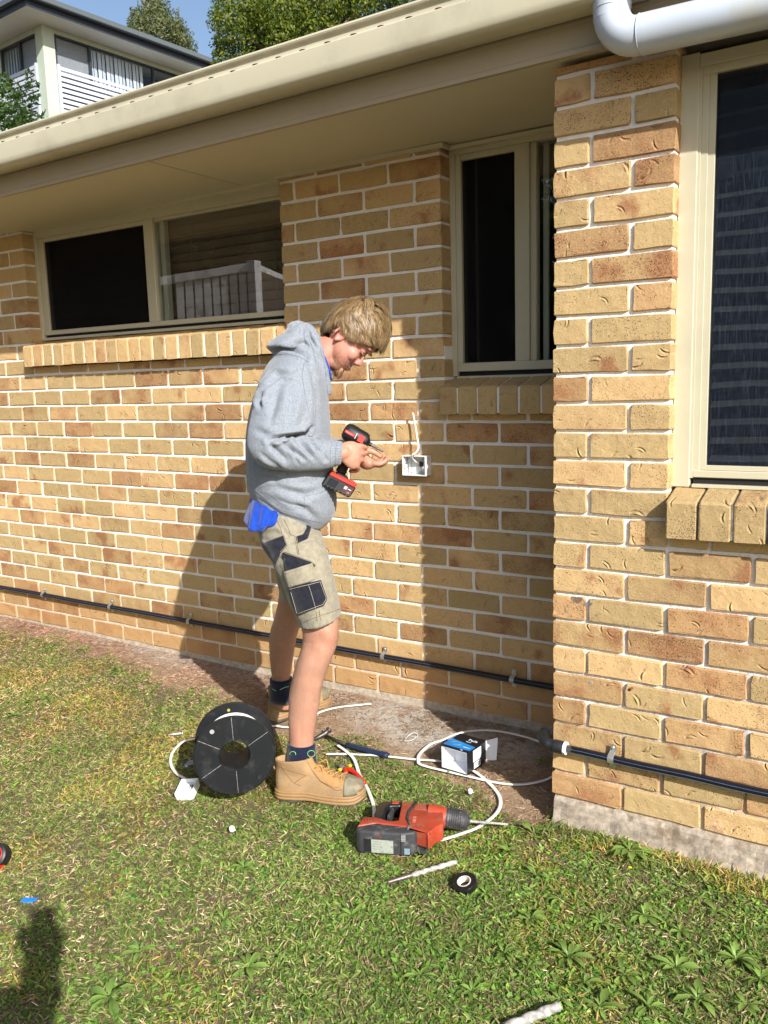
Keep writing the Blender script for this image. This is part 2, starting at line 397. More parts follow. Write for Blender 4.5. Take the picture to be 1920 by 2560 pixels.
# ------------------------------------------------------------------ the brick house
house=empty('brick_house',(-1.5,.515,0),'single storey cream brick house with deep eave behind the standing man','house')
MW=.515   # main wall face
CH=.086
JX=-1.0245
def seg_bricks(x0,x1,z0,z1,base,facing,jodd,hmin=.03):
    """list of bricks (x0,x1,z0,z1) filling a rectangle of wall"""
    out=[]
    c0=int(math.floor((z0-base)/CH+1e-4)); c1=int(math.ceil((z1-base)/CH-1e-4))
    for c in range(c0,c1):
        a=max(z0,base+c*CH+.0058+random.uniform(-.0006,.0006)); b=min(z1,base+(c+1)*CH-.0058)
        if b-a<hmin*.6: continue
        ph=jodd if c%2==0 else jodd+.12
        k0=math.floor((x0-ph)/.24); js=[ph+.24*k for k in range(k0,k0+int((x1-x0)/.24)+4)]
        js=[j for j in js if x0+.045<j<x1-.045]
        e=[x0-.005]+js+[x1+.005]
        for p,q in zip(e,e[1:]): out.append((p+.0062+random.uniform(-.001,.002),q-.0062+random.uniform(-.002,.001),a,b,c))
    return out
openL=(-3.313,-1.475,1.50,2.27); openN=(-.662,-.012,1.235,2.27)
segs=[(-6.5,-3.29,0,1.505),(-3.29,-1.46,0,1.505),]
main=[]
main+=seg_bricks(-6.4,0.08,0,14*CH,0,0,JX)
main+=seg_bricks(-6.4,-.656,14*CH,17*CH,0,0,JX)+seg_bricks(-.652,.08,14*CH,1.2345,0,0,JX,hmin=.02)
main+=seg_bricks(-6.4,-3.288,17*CH,2.275,0,0,JX,hmin=.02)+seg_bricks(-3.284,-1.47,17*CH,1.505,0,0,JX,hmin=.02)
main+=seg_bricks(-1.466,-.662,17*CH,2.275,0,0,JX,hmin=.02)
# join course fragments that were split only by the cut lines
def merge(L):
    L=sorted(L,key=lambda b:(b[4],round(b[0],2),b[2])); out=[]
    for b in L:
        if out:
            a=out[-1]
            if a[4]==b[4] and abs(a[0]-b[0])<.012 and abs(a[1]-b[1])<.012 and b[2]-a[3]<.012: out[-1]=(a[0],a[1],a[2],b[3],a[4]); continue
        out.append(b)
    return out

# brick widths differ where the sill line crosses: drop fragments fully contained
near=[]
near+=seg_bricks(0,1.9,0,10*CH,0,0,.235)
near+=seg_bricks(0,.357,10*CH,2.262,0,0,.235,hmin=.02)+seg_bricks(.364,1.9,10*CH,.899,0,0,.235,hmin=.02)

def brick_mesh(w,h,d,seed,name='brick'):
    r=random.Random(seed); 
    J=lambda a:r.uniform(-a,a)
    cx=.0035
    P=[(-w/2+cx,-h/2),(J(w*.15),-h/2+J(.001)),(w/2-cx,-h/2),(w/2,-h/2+cx),(w/2+J(.001),J(h*.2)),(w/2,h/2-cx),(w/2-cx,h/2),(J(w*.15),h/2+J(.001)),(-w/2+cx,h/2),(-w/2,h/2-cx),(-w/2+J(.001),J(h*.2)),(-w/2,-h/2+cx)]
    P=[(x+J(.0022),z+J(.0017)) for x,z in P]
    ins=.0022
    fr=[(x*(1-2*ins/w)+J(.001),-.0015+J(.0012),z*(1-2*ins/h)+J(.0008)) for x,z in P]
    md=[(x,.005+J(.0012),z) for x,z in P]; bk=[(x,d,z) for x,z in P]
    n=len(P); vs=fr+md+bk; fs=[tuple(range(n))]
    for a in(0,n):
        for j in range(n): k=(j+1)%n; fs.append((a+k,a+j,a+j+n,a+k+n))
    return vs,fs
cache={}
def brick_color(c_rand,px=None):
    u=c_rand.random()
    if u<.56: t=c_rand.uniform(0,.14)
    elif u<.83: t=c_rand.uniform(.18,.38)
    else: t=c_rand.uniform(.55,1)
    sp=c_rand.random()**3*.6+(.5 if t>.5 and c_rand.random()<.6 else 0)
    return t,min(1,sp),c_rand.random()
# bricks whose tint stands out in the photograph: (picture x, y, tone, fleck)
NOTE=[(1633,425,1,.5),(1500,455,.62,.6),(1632,740,.7,.5),(1640,890,.45,.3),(1640,1040,.30,.9),(1655,1190,.35,.6),(1440,1180,.35,.1),(1640,180,.35,.8),(1500,300,.3,.6),(1420,1795,.85,.95),(1750,1850,.75,.95),(1470,1870,.6,.5),(1640,1470,.55,.4),(1600,1935,.55,.6),(1870,2010,.7,.9),
(1000,640-20,.15,.1),(855,625,.95,.6),(855,730,.8,1),(1075,705,.3,1),(1080,490,.5,.8),(1085,595,.55,.4),(1000,800-0,.5,.4),(1100,370,.5,.6),(880,1060,.15,.1),(1115,1352,1,.95),(1035,1345,.7,.9),(935,1340,.5,.3),(1080,1190,.45,.8),(960,1370,.5,.4),(1290,1300,.5,.9),(1220,1300,.35,1),(1330,1305,.6,.9),(1200,1405,.4,.8),(1310,1420,.6,.9),(860,1330,.6,.7),
(570,1120+90,.85,.6),(135,1040-10,.8,.3),(490,1280,.6,.6),(430,1080,.6,.1),(575,880+55,.6,.2),(310,1465,1,.5),(100,1035,.5,.2),(200,1150,.8,.2),(490,950,.55,.2),(600,1210,.9,.8),(590,1300,.8,.8),(300,1600-20,.6,.3),(150,1310,.5,.1),(540,1505,.55,.9),(60,750,.6,.5),(52,795,.9,.3),(255,1320,.55,.1)]
def note_for(b,Y):
    for (x,y,t,s) in NOTE:
        yy=0 if x>1383 else MW
        if yy!=Y: continue
        p=on_y(x,y,Y)
        if b[0]<=p.x<=b[1] and b[2]<=p.z<=b[3]: return t,s
    return None
def proj_area(b,Y):
    c=Vector(((b[0]+b[1])/2,Y,(b[2]+b[3])/2))-CAM; zc=c.dot(FWD)
    if zc<.2: return 0
    px=CX+F*c.dot(RIGHT)/zc; py=CY+F*c.dot(DOWN)/zc
    if px<-90 or px>2010 or py<-60 or py>2600: return 0
    return (b[1]-b[0])*(b[3]-b[2])/zc**3
def wall_mesh(name,boxes,parent):
    m=MB()
    for b in boxes: m.box(*b)
    return m.build(name,MORTAR,parent)
MR=.0045
wm=wall_mesh('wall',[((-6.5,MW+MR,-.3),(.14,MW+.105,1.2345)),((-6.5,MW+MR,1.2345),(-.6615,MW+.105,1.505)),((-6.5,MW+MR,1.505),(-3.2955,MW+.105,2.30)),((-1.4595,MW+MR,1.505),(-.6695,MW+.105,2.30))],house)
wm['label']='long sunlit cream brick wall with pale mortar joints'
wn=wall_mesh('wall',[((.0075,.0085,-.02),(1.95,.105,.895)),((.0075,.0085,.895),(.3495,.105,2.262)),((.0075,.105,-.3),(.105,MW+.1,2.262))],house)
wn['label']='projecting brick wall pier nearest the viewer'
allb=[(proj_area(b,MW),b,MW,wm) for b in main]+[(proj_area(b,0)*1.0,b,0.,wn) for b in near]
allb.sort(key=lambda q:-q[0])
cr=random.Random(21); ind=0
STF=[]
for k,(a,b,Y,par) in enumerate(allb):
    nt_=note_for(b,Y); t,s_,v=brick_color(cr)
    if nt_: t,s_=nt_
    w_=b[1]-b[0]; h_=b[3]-b[2]; ox=cr.uniform(-.0012,.0015)
    if ind<300 and a>0:
        key=(round(w_/.004),round(h_/.004),cr.randrange(6) if w_>.2 else cr.randrange(3))
        if key not in cache:
            vs,fs=brick_mesh(w_,h_,.103,hash(key)%99991)
            me=bpy.data.meshes.new('brick'); me.from_pydata(vs,[],fs); me.materials.append(BRICK); me.update(); cache[key]=me
        o=bpy.data.objects.new('brick',cache[key]); COL.objects.link(o)
        o.location=((b[0]+b[1])/2,Y+ox,(b[2]+b[3])/2); o.color=(t,s_,v,1); setpar(o,par); ind+=1
    else: STF.append((b,Y+ox,(t,s_,v),par))
for par in(wm,wn):
    vs=[];fs=[];cl=[]
    L=[(b,Y,c) for b,Y,c,p in STF if p is par]
    for b,Y,c in L:
        v,f=brick_mesh(b[1]-b[0],b[3]-b[2],.103,cr.randrange(9999)); n=len(vs)
        cx_,cz_=(b[0]+b[1])/2,(b[2]+b[3])/2
        vs+=[(x+cx_,y+Y,z+cz_) for x,y,z in v]; fs+=[tuple(i+n for i in q) for q in f]; cl+=[c]*len(v)
    if par is wn: # the hidden return of the pier, facing left
        for b in seg_bricks(.12,.515,0,2.262,0,0,.235):
            v,f=brick_mesh(b[1]-b[0],b[3]-b[2],.103,cr.randrange(9999)); n=len(vs)
            vs+=[(0+y,(b[0]+b[1])/2-x,z+(b[2]+b[3])/2) for x,y,z in v]; fs+=[tuple(i+n for i in q) for q in f]; cl+=[brick_color(cr)]*len(v)
    o=mobj('brick',vs,fs,BRICKS,par); o['kind']='stuff'
    a=o.data.attributes.new('bc','FLOAT_COLOR','POINT'); a.data.foreach_set('color',np.array([(*c,1) for c in cl],dtype=np.float32).ravel())
# sills of bricks on edge
def sill(x0,x1,yf,yb,zb,zt,zbk,pitch,par,lab,dirty=False):
    m=MB(); m.add([(x0+.004,yf+.006,zb+.004),(x1,yf+.006,zb+.004),(x1,yf+.006,zt-.006),(x0+.004,yf+.006,zt-.006),(x0+.004,yb,zb+.004),(x1,yb,zb+.004),(x1,yb,zbk-.006),(x0+.004,yb,zbk-.006)],
       [(0,1,2,3),(5,4,7,6),(3,2,6,7),(1,0,4,5),(0,3,7,4),(2,1,5,6)])
    so=m.build('window_sill',MORTAR if not dirty else simple('blackened_mortar',(.16,.15,.14),.95,var=.5,vs=40,bump=1,bs=80),par); so['label']=lab
    x=x0
    i=0
    while x<x1-.01:
        w_=min(pitch-.010,x1-x)+random.uniform(-.002,.002)
        j=lambda a=.002: random.uniform(-a,a)
        yj=j(.003); zj=j(.002); bv=.006
        c=Vector((x+w_/2,yf,(zb+zt)/2))
        A=[(-w_/2,yf+yj,zb+zj),(-w_/2,yf+yj+bv*.0,zt-bv+zj),(-w_/2,yf+bv+yj,zt+.002+zj),(-w_/2,yb,zbk+zj),(-w_/2,yb,zb+.01)]
        n=len(A); vs=[]
        for sx,ins in((0,bv*.8),(bv*.6,0),(w_-bv*.6,0),(w_,bv*.8)):
            for k,(px,py,pz) in enumerate(A):
                cy,cz=(yf+yb)/2,(zb+zt)/2+.01
                vs.append((px+sx+j(.001),py+(cy-py)*ins/.05*.35+j(.0008)-0*c.y,pz+(cz-pz)*ins/.05*.35+j(.0008)))
        fs=[tuple(range(n))[::-1],tuple(3*n+q for q in range(n))]
        for r_ in range(3):
            for q in range(n): k2=(q+1)%n; fs.append((r_*n+q,r_*n+k2,(r_+1)*n+k2,(r_+1)*n+q))
        me=bpy.data.meshes.new('sill_brick'); me.from_pydata([(a,b-yf,cc-(zb+zt)/2) for a,b,cc in vs],[],fs); me.materials.append(BRICK); me.update()
        bm=bmesh.new(); bm.from_mesh(me); bmesh.ops.recalc_face_normals(bm,faces=bm.faces); bm.to_mesh(me); bm.free()
        o=bpy.data.objects.new('sill_brick',me); COL.objects.link(o); o.location=(x+w_/2,yf,(zb+zt)/2)
        t,s_,v=brick_color(cr)
        if dirty: s_=1.; t=.25+t*.4; v=-.45
        o.color=(t*.7,s_,v,1); setpar(o,so)
        x+=pitch; i+=1
    return so
sill(-3.283,-1.462,.455,.60,1.508,1.620,1.650,.0862,house,'row of upright bricks under the long left window')
sill(-.655,0.03,.455,.61,1.237,1.343,1.385,.0862,house,'row of upright bricks under the narrow window')
sill(.363,1.9,-.052,.07,.903,1.010,1.044,.0925,house,'weathered row of upright bricks under the right window',True)
# footing under the pier
m=MB(); fx=[.024*i for i in range(82)]
rings=[]
for x in fx:
    q=lambda k: .007*mnoise.noise(Vector((x*14,k*3.1,0)))+.004*mnoise.noise(Vector((x*45,k*5.7,2)))
    rings.append([(x+.008,.1,-.0),(x+.008,.008+q(1),-.004+q(2)*.3),(x+.008,-.006+q(3),-.018+q(4)),(x+.008,-.010+q(5)*1.3,-.045),(x+.008,-.014+q(6)*1.4,-.075),(x+.008,-.024+q(7)*1.6,-.10),(x+.008,-.038,-.14),(x+.008,.1,-.16)])
m.loft([[Vector(p) for p in r] for r in rings][::-1]); 
CONC=simple('rough_concrete',(.36,.30,.235),.95,var=.4,vs=45,bump=1,bs=60,dirt=(.20,.15,.10),ds=14)
m.build('footing',CONC,house)
MORT2=simple('grey_bedding_mortar',(.46,.39,.30),.95,var=.3,vs=40,bump=1,bs=90)
m=MB(); m.box((-6.5,MW+.004,-.06),(.0,MW+.06,.0035)); m.build('damp_course',MORT2,house)
# eave: soffit, cornice bead, fascia, gutter, roof -----------------------------------
def ez(x): return .009*(x+1.2)-.002
def extr(name,prof,mat,par,x0=-8.,x1=2.6,n=12,sm=None,lab=None):
    m=MB(); rings=[]
    for i in range(n+1):
        x=x0+(x1-x0)*i/n; rings.append([Vector((x,y,z+ez(x))) for y,z in prof])
    m.loft(rings[::-1] if sum(a[0]*b[1]-b[0]*a[1] for a,b in zip(prof,prof[1:]+prof[:1]))<0 else rings)
    bm=bmesh.new(); o=m.build(name,mat,par); bm.from_mesh(o.data); bmesh.ops.recalc_face_normals(bm,faces=bm.faces); bm.to_mesh(o.data); bm.free()
    if sm: o.data.shade_smooth(); o.data.set_sharp_from_angle(angle=math.radians(sm))
    if lab: o['label']=lab
    return o
sx=[-8.,-4.72,-4.712,-1.692,-1.684,1.3,1.308,2.6]
for a,b in((-8.,-4.7),(-4.695,-1.692),(-1.686,1.32),(1.326,2.6)):
    m=MB(); m.loft([[Vector((x,y,z+ez(x))) for y,z in((-.045,2.268),(.64,2.268),(.64,2.30),(-.045,2.30))] for x in(b,a)]); o=m.build('soffit',SOFF,house)
m=MB(); 
for x in(-4.6975,-1.689,1.323): m.box((x-.0035,-.04,2.2695+ez(x)),(x+.0035,.52,2.275+ez(x)))
m.build('joint_gap',simple('joint_line',(.16,.11,.06),.9),house)
def bead(pts,name='cornice_bead'):
    m=MB(); 
    for (a,b) in pts:
        m.box(a,b)
    return m.build(name,SOFF,house)
z_=2.268
bead([((-6.5,.497,z_-.016),(-3.29,.5145,z_-.0005)),((-1.478,.497,z_-.016+ez(-1)),(-.655,.5145,z_-.0005)),
      ((-.655,.497,z_-.016),(-.642,.602,z_-.0005)),((-3.289,.55,z_-.016),(-1.48,.60,z_-.0005)),((-.642,.56,z_-.016),(0,.60,z_-.0005))])
extr('fascia',[(-.046,2.256),(-.046,2.372),(-.062,2.372),(-.062,2.356),(-.058,2.354),(-.058,2.346),(-.063,2.344),(-.063,2.337),(-.059,2.335),(-.059,2.275),(-.063,2.268),(-.063,2.256)],TAN,house,sm=20)
gp_=[(-.062,2.470),(-.062,2.347),(-.075,2.342),(-.120,2.338),(-.150,2.339),(-.163,2.343),(-.171,2.353),(-.1745,2.370),(-.176,2.428),(-.1735,2.4315),(-.164,2.434),(-.1625,2.438),(-.1625,2.452),(-.166,2.458),(-.1745,2.461),(-.177,2.466),(-.175,2.472),(-.169,2.474),(-.163,2.471),(-.160,2.46),(-.160,2.430),(-.172,2.426),(-.171,2.37),(-.160,2.352),(-.12,2.349),(-.066,2.356),(-.066,2.470)]
gut=extr('gutter',gp_,GUTTER,house,sm=35)
RUST=simple('rust_rim',(.22,.06,.03),.9,var=.4,vs=400)
for i in range(-20,26):
    x=-2.393+.1003*i
    if x>1.7: break
    zc=2.4328+ez(x); m=MB(); m.cur=0
    n=10; vs=[(x+.0125*math.cos(q),-.1682+.0052*math.sin(q),zc+.0004-.0013*math.sin(q)) for q in [2*math.pi*k/n for k in range(n)]]
    vs2=[(a,b-.0007,c+.001) for a,b,c in vs]
    m.add(vs+vs2,[tuple(range(n))[::-1],tuple(range(n,2*n))]+[(k,(k+1)%n,(k+1)%n+n,k+n) for k in range(n)])
    m.build('overflow_slot',RUST if random.random()<.65 else BLACKGAP,gut)
extr('roof',[(-.07,2.452),(-.07,2.425),(4.,4.05),(4.,4.11)],simple('grey_roof_tile',(.12,.11,.10),.8),house)
# window builder ---------------------------------------------------------------------
def fr_box(m,x0,x1,y0,y1,z0,z1,bev=.002): m.box((x0,y0,z0),(x1,y1,z1),bev)
def room(x0,x1,z0,z1,y,name='room_lining'):
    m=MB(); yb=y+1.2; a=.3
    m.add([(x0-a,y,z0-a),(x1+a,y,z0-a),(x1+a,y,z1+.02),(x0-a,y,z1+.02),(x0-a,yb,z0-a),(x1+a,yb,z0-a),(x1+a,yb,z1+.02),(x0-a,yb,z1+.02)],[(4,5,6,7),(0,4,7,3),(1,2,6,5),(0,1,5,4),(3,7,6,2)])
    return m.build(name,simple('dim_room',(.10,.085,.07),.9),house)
BLIND=simple('brown_timber_slat',(.17,.11,.065),.5,var=.15,vs=6)
BLINDW=simple('pale_slat',(.50,.50,.46),.5,var=.08,vs=6)
CORD=simple('blind_cord',(.3,.2,.13),.8)
# long left window
wl=MB(); Y0=.592
x0,x1,z0,z1=-3.313,-1.462,1.655,2.262
fr_box(wl,x0,-3.268,Y0-.006,Y0+.08,z0,z1); fr_box(wl,-3.268,x1,Y0-.006,Y0+.08,2.208,z1)
fr_box(wl,-3.268,x1,Y0-.012,Y0+.08,z0-.003,z0+.012,.001); fr_box(wl,-3.268,x1,Y0+.0,Y0+.06,1.682,1.706)
fr_box(wl,-2.415,-2.352,Y0+.001,Y0+.06,1.706,2.208); 
fr_box(wl,-3.268,-3.222,Y0+.004,Y0+.04,1.706,2.208); fr_box(wl,-3.222,-2.415,Y0+.004,Y0+.04,2.186,2.208); 
fr_box(wl,-2.326,-2.296,Y0+.026,Y0+.06,1.706,2.208); 
fr_box(wl,-2.352,x1,Y0+.018,Y0+.05,2.194,2.208,.001)
W1=wl.build('window',CREAM,house); W1['label']='long sliding window with brown slatted blind'
m=MB(); m.box((-3.268,Y0+.012,z0+.012),(x1,Y0+.05,1.682)); m.build('track_gap',BLACKGAP,W1)
m=MB(); m.box((-3.222,Y0+.016,1.706),(-2.415,Y0+.018,2.186)); m.build('flyscreen',SCREEN_D,W1)
m=MB(); m.box((-3.222,Y0+.034,1.706),(-2.415,Y0+.038,2.186)); m.build('pane',GLASS,W1)
m=MB(); m.box((-2.352,Y0+.020,1.706),(x1,Y0+.024,2.194)); m.build('pane',GLASS,W1)
zz=1.70; i=0; sm_=None
while zz<2.21:
    m=MB(); m.obox((-2.365,Y0+.075,zz),(.88,0,0),Vector((0,-.009,.0195)),Vector((0,.0013,.0004))); 
    m.build('blind_slat',BLIND,W1); zz+=.0445
m=MB()
for x in(-3.05,-2.62,-2.15,-1.62): m.tube([(x,Y0+.066,1.69),(x,Y0+.064,2.2)],.0012,6)
m.build('blind_cord',CORD,W1)
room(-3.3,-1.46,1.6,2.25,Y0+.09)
# narrow window
wl=MB(); Y0=.592
fr_box(wl,-.664,-.640,Y0-.006,Y0+.08,1.384,2.262); fr_box(wl,-.640,.02,Y0-.006,Y0+.08,2.236,2.262)
fr_box(wl,-.640,.02,Y0-.012,Y0+.08,1.371,1.384,.001); fr_box(wl,-.640,.02,Y0,Y0+.06,1.402,1.436)
fr_box(wl,-.640,-.617,Y0,Y0+.05,1.436,2.236); fr_box(wl,-.617,-.39,Y0+.004,Y0+.03,2.214,2.236)
fr_box(wl,-.39,-.330,Y0+.001,Y0+.06,1.436,2.236); fr_box(wl,-.330,-.306,Y0+.012,Y0+.05,1.436,2.236)
fr_box(wl,-.5665,-.562,Y0+.022,Y0+.04,1.436,2.214,.0005); fr_box(wl,-.292,-.270,Y0+.045,Y0+.06,1.436,2.236,.001)
W2=wl.build('window',CREAM,house); W2['label']='narrow two light window beside the brick pier'
m=MB(); m.box((-.640,Y0+.012,1.384),(.02,Y0+.05,1.402)); m.build('track_gap',BLACKGAP,W2)
m=MB(); m.box((-.617,Y0+.016,1.436),(-.39,Y0+.018,2.214)); m.build('flyscreen',SCREEN_D,W2)
m=MB(); m.box((-.617,Y0+.042,1.436),(-.39,Y0+.046,2.214)); m.build('pane',GLASS,W2)
m=MB(); m.box((-.306,Y0+.03,1.436),(.02,Y0+.034,2.236)); m.build('pane',GLASS,W2)
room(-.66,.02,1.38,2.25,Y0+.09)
# right window
wl=MB(); Y0=.050
fr_box(wl,.352,.402,Y0,Y0+.08,1.040,2.236); fr_box(wl,.402,1.95,Y0+.002,Y0+.08,2.198,2.232)
fr_box(wl,.402,.410,Y0+.004,Y0+.07,1.067,2.198,.0005); fr_box(wl,.410,.428,Y0+.008,Y0+.06,1.085,2.190,.001)
fr_box(wl,.410,1.95,Y0-.004,Y0+.08,1.040,1.050,.001); fr_box(wl,.410,1.95,Y0+.006,Y0+.06,1.069,1.090)
fr_box(wl,.428,.446,Y0+.012,Y0+.03,1.104,2.180,.001); fr_box(wl,.410,1.95,Y0+.004,Y0+.07,2.176,2.1975,.001); fr_box(wl,.428,1.95,Y0+.012,Y0+.03,1.0905,1.105,.001)
W3=wl.build('window',CREAM,house); W3['label']='tall sunlit window with dark flyscreen and pale blind behind'
m=MB(); m.box((.410,Y0+.015,1.050),(1.95,Y0+.05,1.069)); m.build('track_gap',BLACKGAP,W3)
m=MB(); m.box((.446,Y0+.018,1.105),(1.95,Y0+.020,2.176)); m.build('flyscreen',SCREEN,W3)
m=MB(); m.box((.430,Y0+.040,1.09),(1.95,Y0+.044,2.19)); m.build('pane',GLASS,W3)
zz=1.12
while zz<2.2:
    m=MB(); n=14; r1=[];
    rings=[]
    for k in range(n+1):
        x=.44+1.5*k/n; wv=.0035*math.sin(k*1.9+zz*9)
        rings.append([Vector((x,Y0+.085+a,zz+b+wv)) for a,b in((-.012,-.008),(.012,.008),(.012,.0092),(-.012,-.0068))])
    m.loft(rings); m.build('blind_slat',BLINDW,W3); zz+=.0535
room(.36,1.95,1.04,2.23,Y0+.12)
m=MB(); m.box((.1055,.0,2.264),(2.4,.0,2.264)) if False else None
# ------------------------------------------------------------------ pipes and fittings
PVC=simple('white_pvc',(.50,.55,.62),.30,var=.05,vs=5,dirt=(.50,.50,.46),ds=3)
t_=empty('stormwater_pipe',(.235,-.12,2.45),'fat white plastic stormwater pipe with elbow under the gutter','pipe')
px,py,pz=.213,-.125,2.252
m=MB(); m.cyl((px,py,2.36),(px,py,2.31),.0455,32); m.build('drop_pipe',PVC,t_,auto=40)
m=MB(); r=.0505
m.lathe((px,py,2.348),(0,0,-1),[(.046,0),(r,.0006),(r,.016),(r-.0014,.0175),(r-.0014,.040),(.0485,.0405)],36); m.build('elbow_collar',PVC,t_,auto=30)
c=Vector((px,py,pz)); pts=[]
R_=.072
dv=Vector((1,0,.0)).normalized()
pts=[Vector((px,py,pz+R_+.03))]+[Vector((px+R_-R_*math.cos(q),py,pz+R_-R_*math.sin(q))) for q in [math.pi/2*k/10 for k in range(11)]]+[Vector((px+R_+.012,py,pz))]
m=MB(); m.tube(pts,.049,36,up=(0,1,0)); m.build('elbow',PVC,t_,auto=40)
m=MB(); m.cyl((px+R_+.006,py,pz),(1.9,py,pz-.022),.0505,36); m.build('long_pipe',PVC,t_,auto=40)
m=MB()
for x in(px+R_+.0065,): m.tube([(x,py+.0508*math.cos(q),pz+.0508*math.sin(q)) for q in [2*math.pi*k/30 for k in range(30)]],.0011,6,closed=True)
m.build('socket_rim',simple('pvc_shadow_line',(.4,.43,.46),.5),t_)

COND=simple('dark_conduit',(.007,.008,.015),.22,var=.1,spec=.6)
GALV=simple('galvanised_steel',(.62,.62,.60),.35,metal=.8,var=.15,vs=60)
def conduit(name,p0,p1,clips,label,grp):
    e=empty(name,p0,label,'conduit'); a,b=Vector(p0),Vector(p1)
    m=MB(); n=24; pts=[a.lerp(b,k/n)+Vector((0,0,.0012*math.sin(k*1.3))) for k in range(n+1)]
    m.tube(pts,.0125,14); o=m.build('tube',COND,e,smooth=True)
    m=MB()
    for dy,dz in((-.0118,.0048),(-.0106,-.0068)):
        m.tube([p+Vector((0,dy,dz)) for p in pts],.0009,5)
    m.build('highlight_stripe',simple('pale_highlight',(.09,.11,.15),.4),e)  # thin pale strips imitate the glossy highlights along the tube
    for x in clips:
        t=(x-a.x)/(b.x-a.x); c=a.lerp(b,t); s=empty('saddle_clip',c,'x','x') if False else None
        m=MB(); w_=.0095; yb=c.y+.013
        prof=[(yb-.0,c.z+.040),(yb-.0,c.z+.018)]+[(c.y-.0142*math.cos(q)*1.0,c.z+.0145*math.sin(q)) for q in [math.radians(d) for d in range(75,-76,-15)]]+[(yb,c.z-.018),(yb,c.z-.034)]
        th=.0016; inner=[(y+th if i in(0,1,len(prof)-1,len(prof)-2) else y*1+th*.9,z) for i,(y,z) in enumerate(prof)]
        n=len(prof)
        vs=[(x-w_,y,z) for y,z in prof]+[(x+w_,y,z) for y,z in prof]
        m.add(vs,[(i,i+1,i+1+n,i+n) for i in range(n-1)])
        vs=[(x-w_,y+th,z) for y,z in prof]+[(x+w_,y+th,z) for y,z in prof]
        m.add(vs,[(i+1,i,i+n,i+1+n) for i in range(n-1)])
        k=len(prof)
        o=m.build('saddle_clip',GALV,e,auto=35)
        m=MB(); m.ell((x,yb-.002,c.z+.031),(.0058,0,0),(0,.0028,0),(0,0,.0058),6,12); m.build('screw_head',GALV,o,smooth=True)
    return e
clipx=[on_y(x,1480,.49).x for x in(0,)]
A_=on_y(0,1469,.492); B_=on_y(1375,1715,.492)
B_.x=-.005; 
CLX=[on_y(x,y,.49).x for x,y in((107,1482),(275,1513),(472,1550),(958,1640),(1281,1697))]
conduit('conduit',(-4.6,.492,.192),(-.005,.492,.176),CLX,'black conduit clipped low along the long brick wall behind the man','')
conduit('conduit',(.045,-.024,.182),(1.6,-.024,.172),[on_y(1527,1905,-.03).x,1.35],'short black conduit clipped to the brick pier at the right','')
# elbow fitting on the pier corner
t_=empty('conduit_fitting',(.0,-.03,.19),'black conduit elbow fitting with white collar on the pier corner','fitting')
RUB=simple('black_plastic',(.014,.014,.016),.45,var=.2,vs=50)
a=Vector((.006,-.026,.186)); 
m=MB(); m.lathe((.052,-.026,.183),(-1,0,.02),[(.013,-.001),(.0205,0),(.0205,.006),(.021,.007),(.0215,.034),(.019,.036),(.0195,.040),(.017,.05),(.010,.052)],28)
m.build('socket',RUB,t_,auto=35)
m=MB(); pts=bez([(.012,-.026,.184),(-.012,-.024,.187),(-.030,-.004,.195),(-.036,.022,.203)],5); m.tube(pts,[.0185]*3+[.0200]*5+[.0195]*5+[.0165]*3,20); m.build('bend',RUB,t_,smooth=True)
m=MB(); m.lathe((.060,-.026,.183),(-1,0,.02),[(.0125,0),(.0205,.0003),(.0215,.002),(.0215,.009),(.0125,.0095)],28); wc=m.build('collar',simple('white_plastic',(.80,.81,.80),.35),t_,auto=35)
for q in range(5):
    an=math.radians(200+q*14); 
    m=MB(); m.obox((.0555,-.026+.0218*math.cos(an),.183+.0218*math.sin(an)),(.0025,0,0),Vector((0,math.cos(an),math.sin(an)))*.0004,Vector((0,-math.sin(an),math.cos(an)))*.0009); m.build('collar_mark',RUB,wc)
# junction box on the wall -------------------------------------------------------------
WP=simple('pale_grey_plastic',(.70,.72,.72),.4,var=.06,vs=30,dirt=(.52,.50,.45),ds=40)
bx0,bx1,bz0,bz1=-.842,-.730,.985,1.068; yf=.467; yb=.5145
t_=empty('junction_box',((bx0+bx1)/2,yb,(bz0+bz1)/2),'open pale grey electrical junction box screwed to the brick wall','junction box')
m=MB(); w_=.0045
m.box((bx0,yf,bz0),(bx0+w_,yb,bz1),.0012); m.box((bx1-w_,yf,bz0),(bx1,yb,bz1),.0012)
m.box((bx0+w_,yf+.0004,bz0),(bx1-w_,yb,bz0+w_),.0012); m.box((bx0+w_,yf+.0004,bz1-w_),(bx1-w_,yb,bz1),.0012)
m.box((bx0+w_,yb-.004,bz0+w_),(bx1-w_,yb-.001,bz1-w_))
m.build('shell',WP,t_)
cxm=(bx0+bx1)/2; czm=(bz0+bz1)/2
for x,s in((bx0+.004,1),(bx1-.004,-1)):
    m=MB(); m.box((x,yf+.006,czm-.012),(x+s*.014,yf+.012,czm-.002),.001); m.box((x,yf+.006,czm-.001),(x+s*.010,yf+.03,czm+.003),.001); m.build('screw_lug',WP,t_)
m=MB(); m.tube([(cxm+.012+.0135*math.cos(q),yb-.006,czm+.004+.0135*math.sin(q)) for q in [2*math.pi*k/24 for k in range(24)]],.0018,6,closed=True); m.build('knockout_rim',WP,t_,smooth=True)
m=MB(); m.cyl((cxm+.012,yb-.0045,czm+.004),(cxm+.012,yb-.006,czm+.004),.0122,20); m.build('cable_hole',simple('hole_brown',(.07,.04,.025),.9),t_)
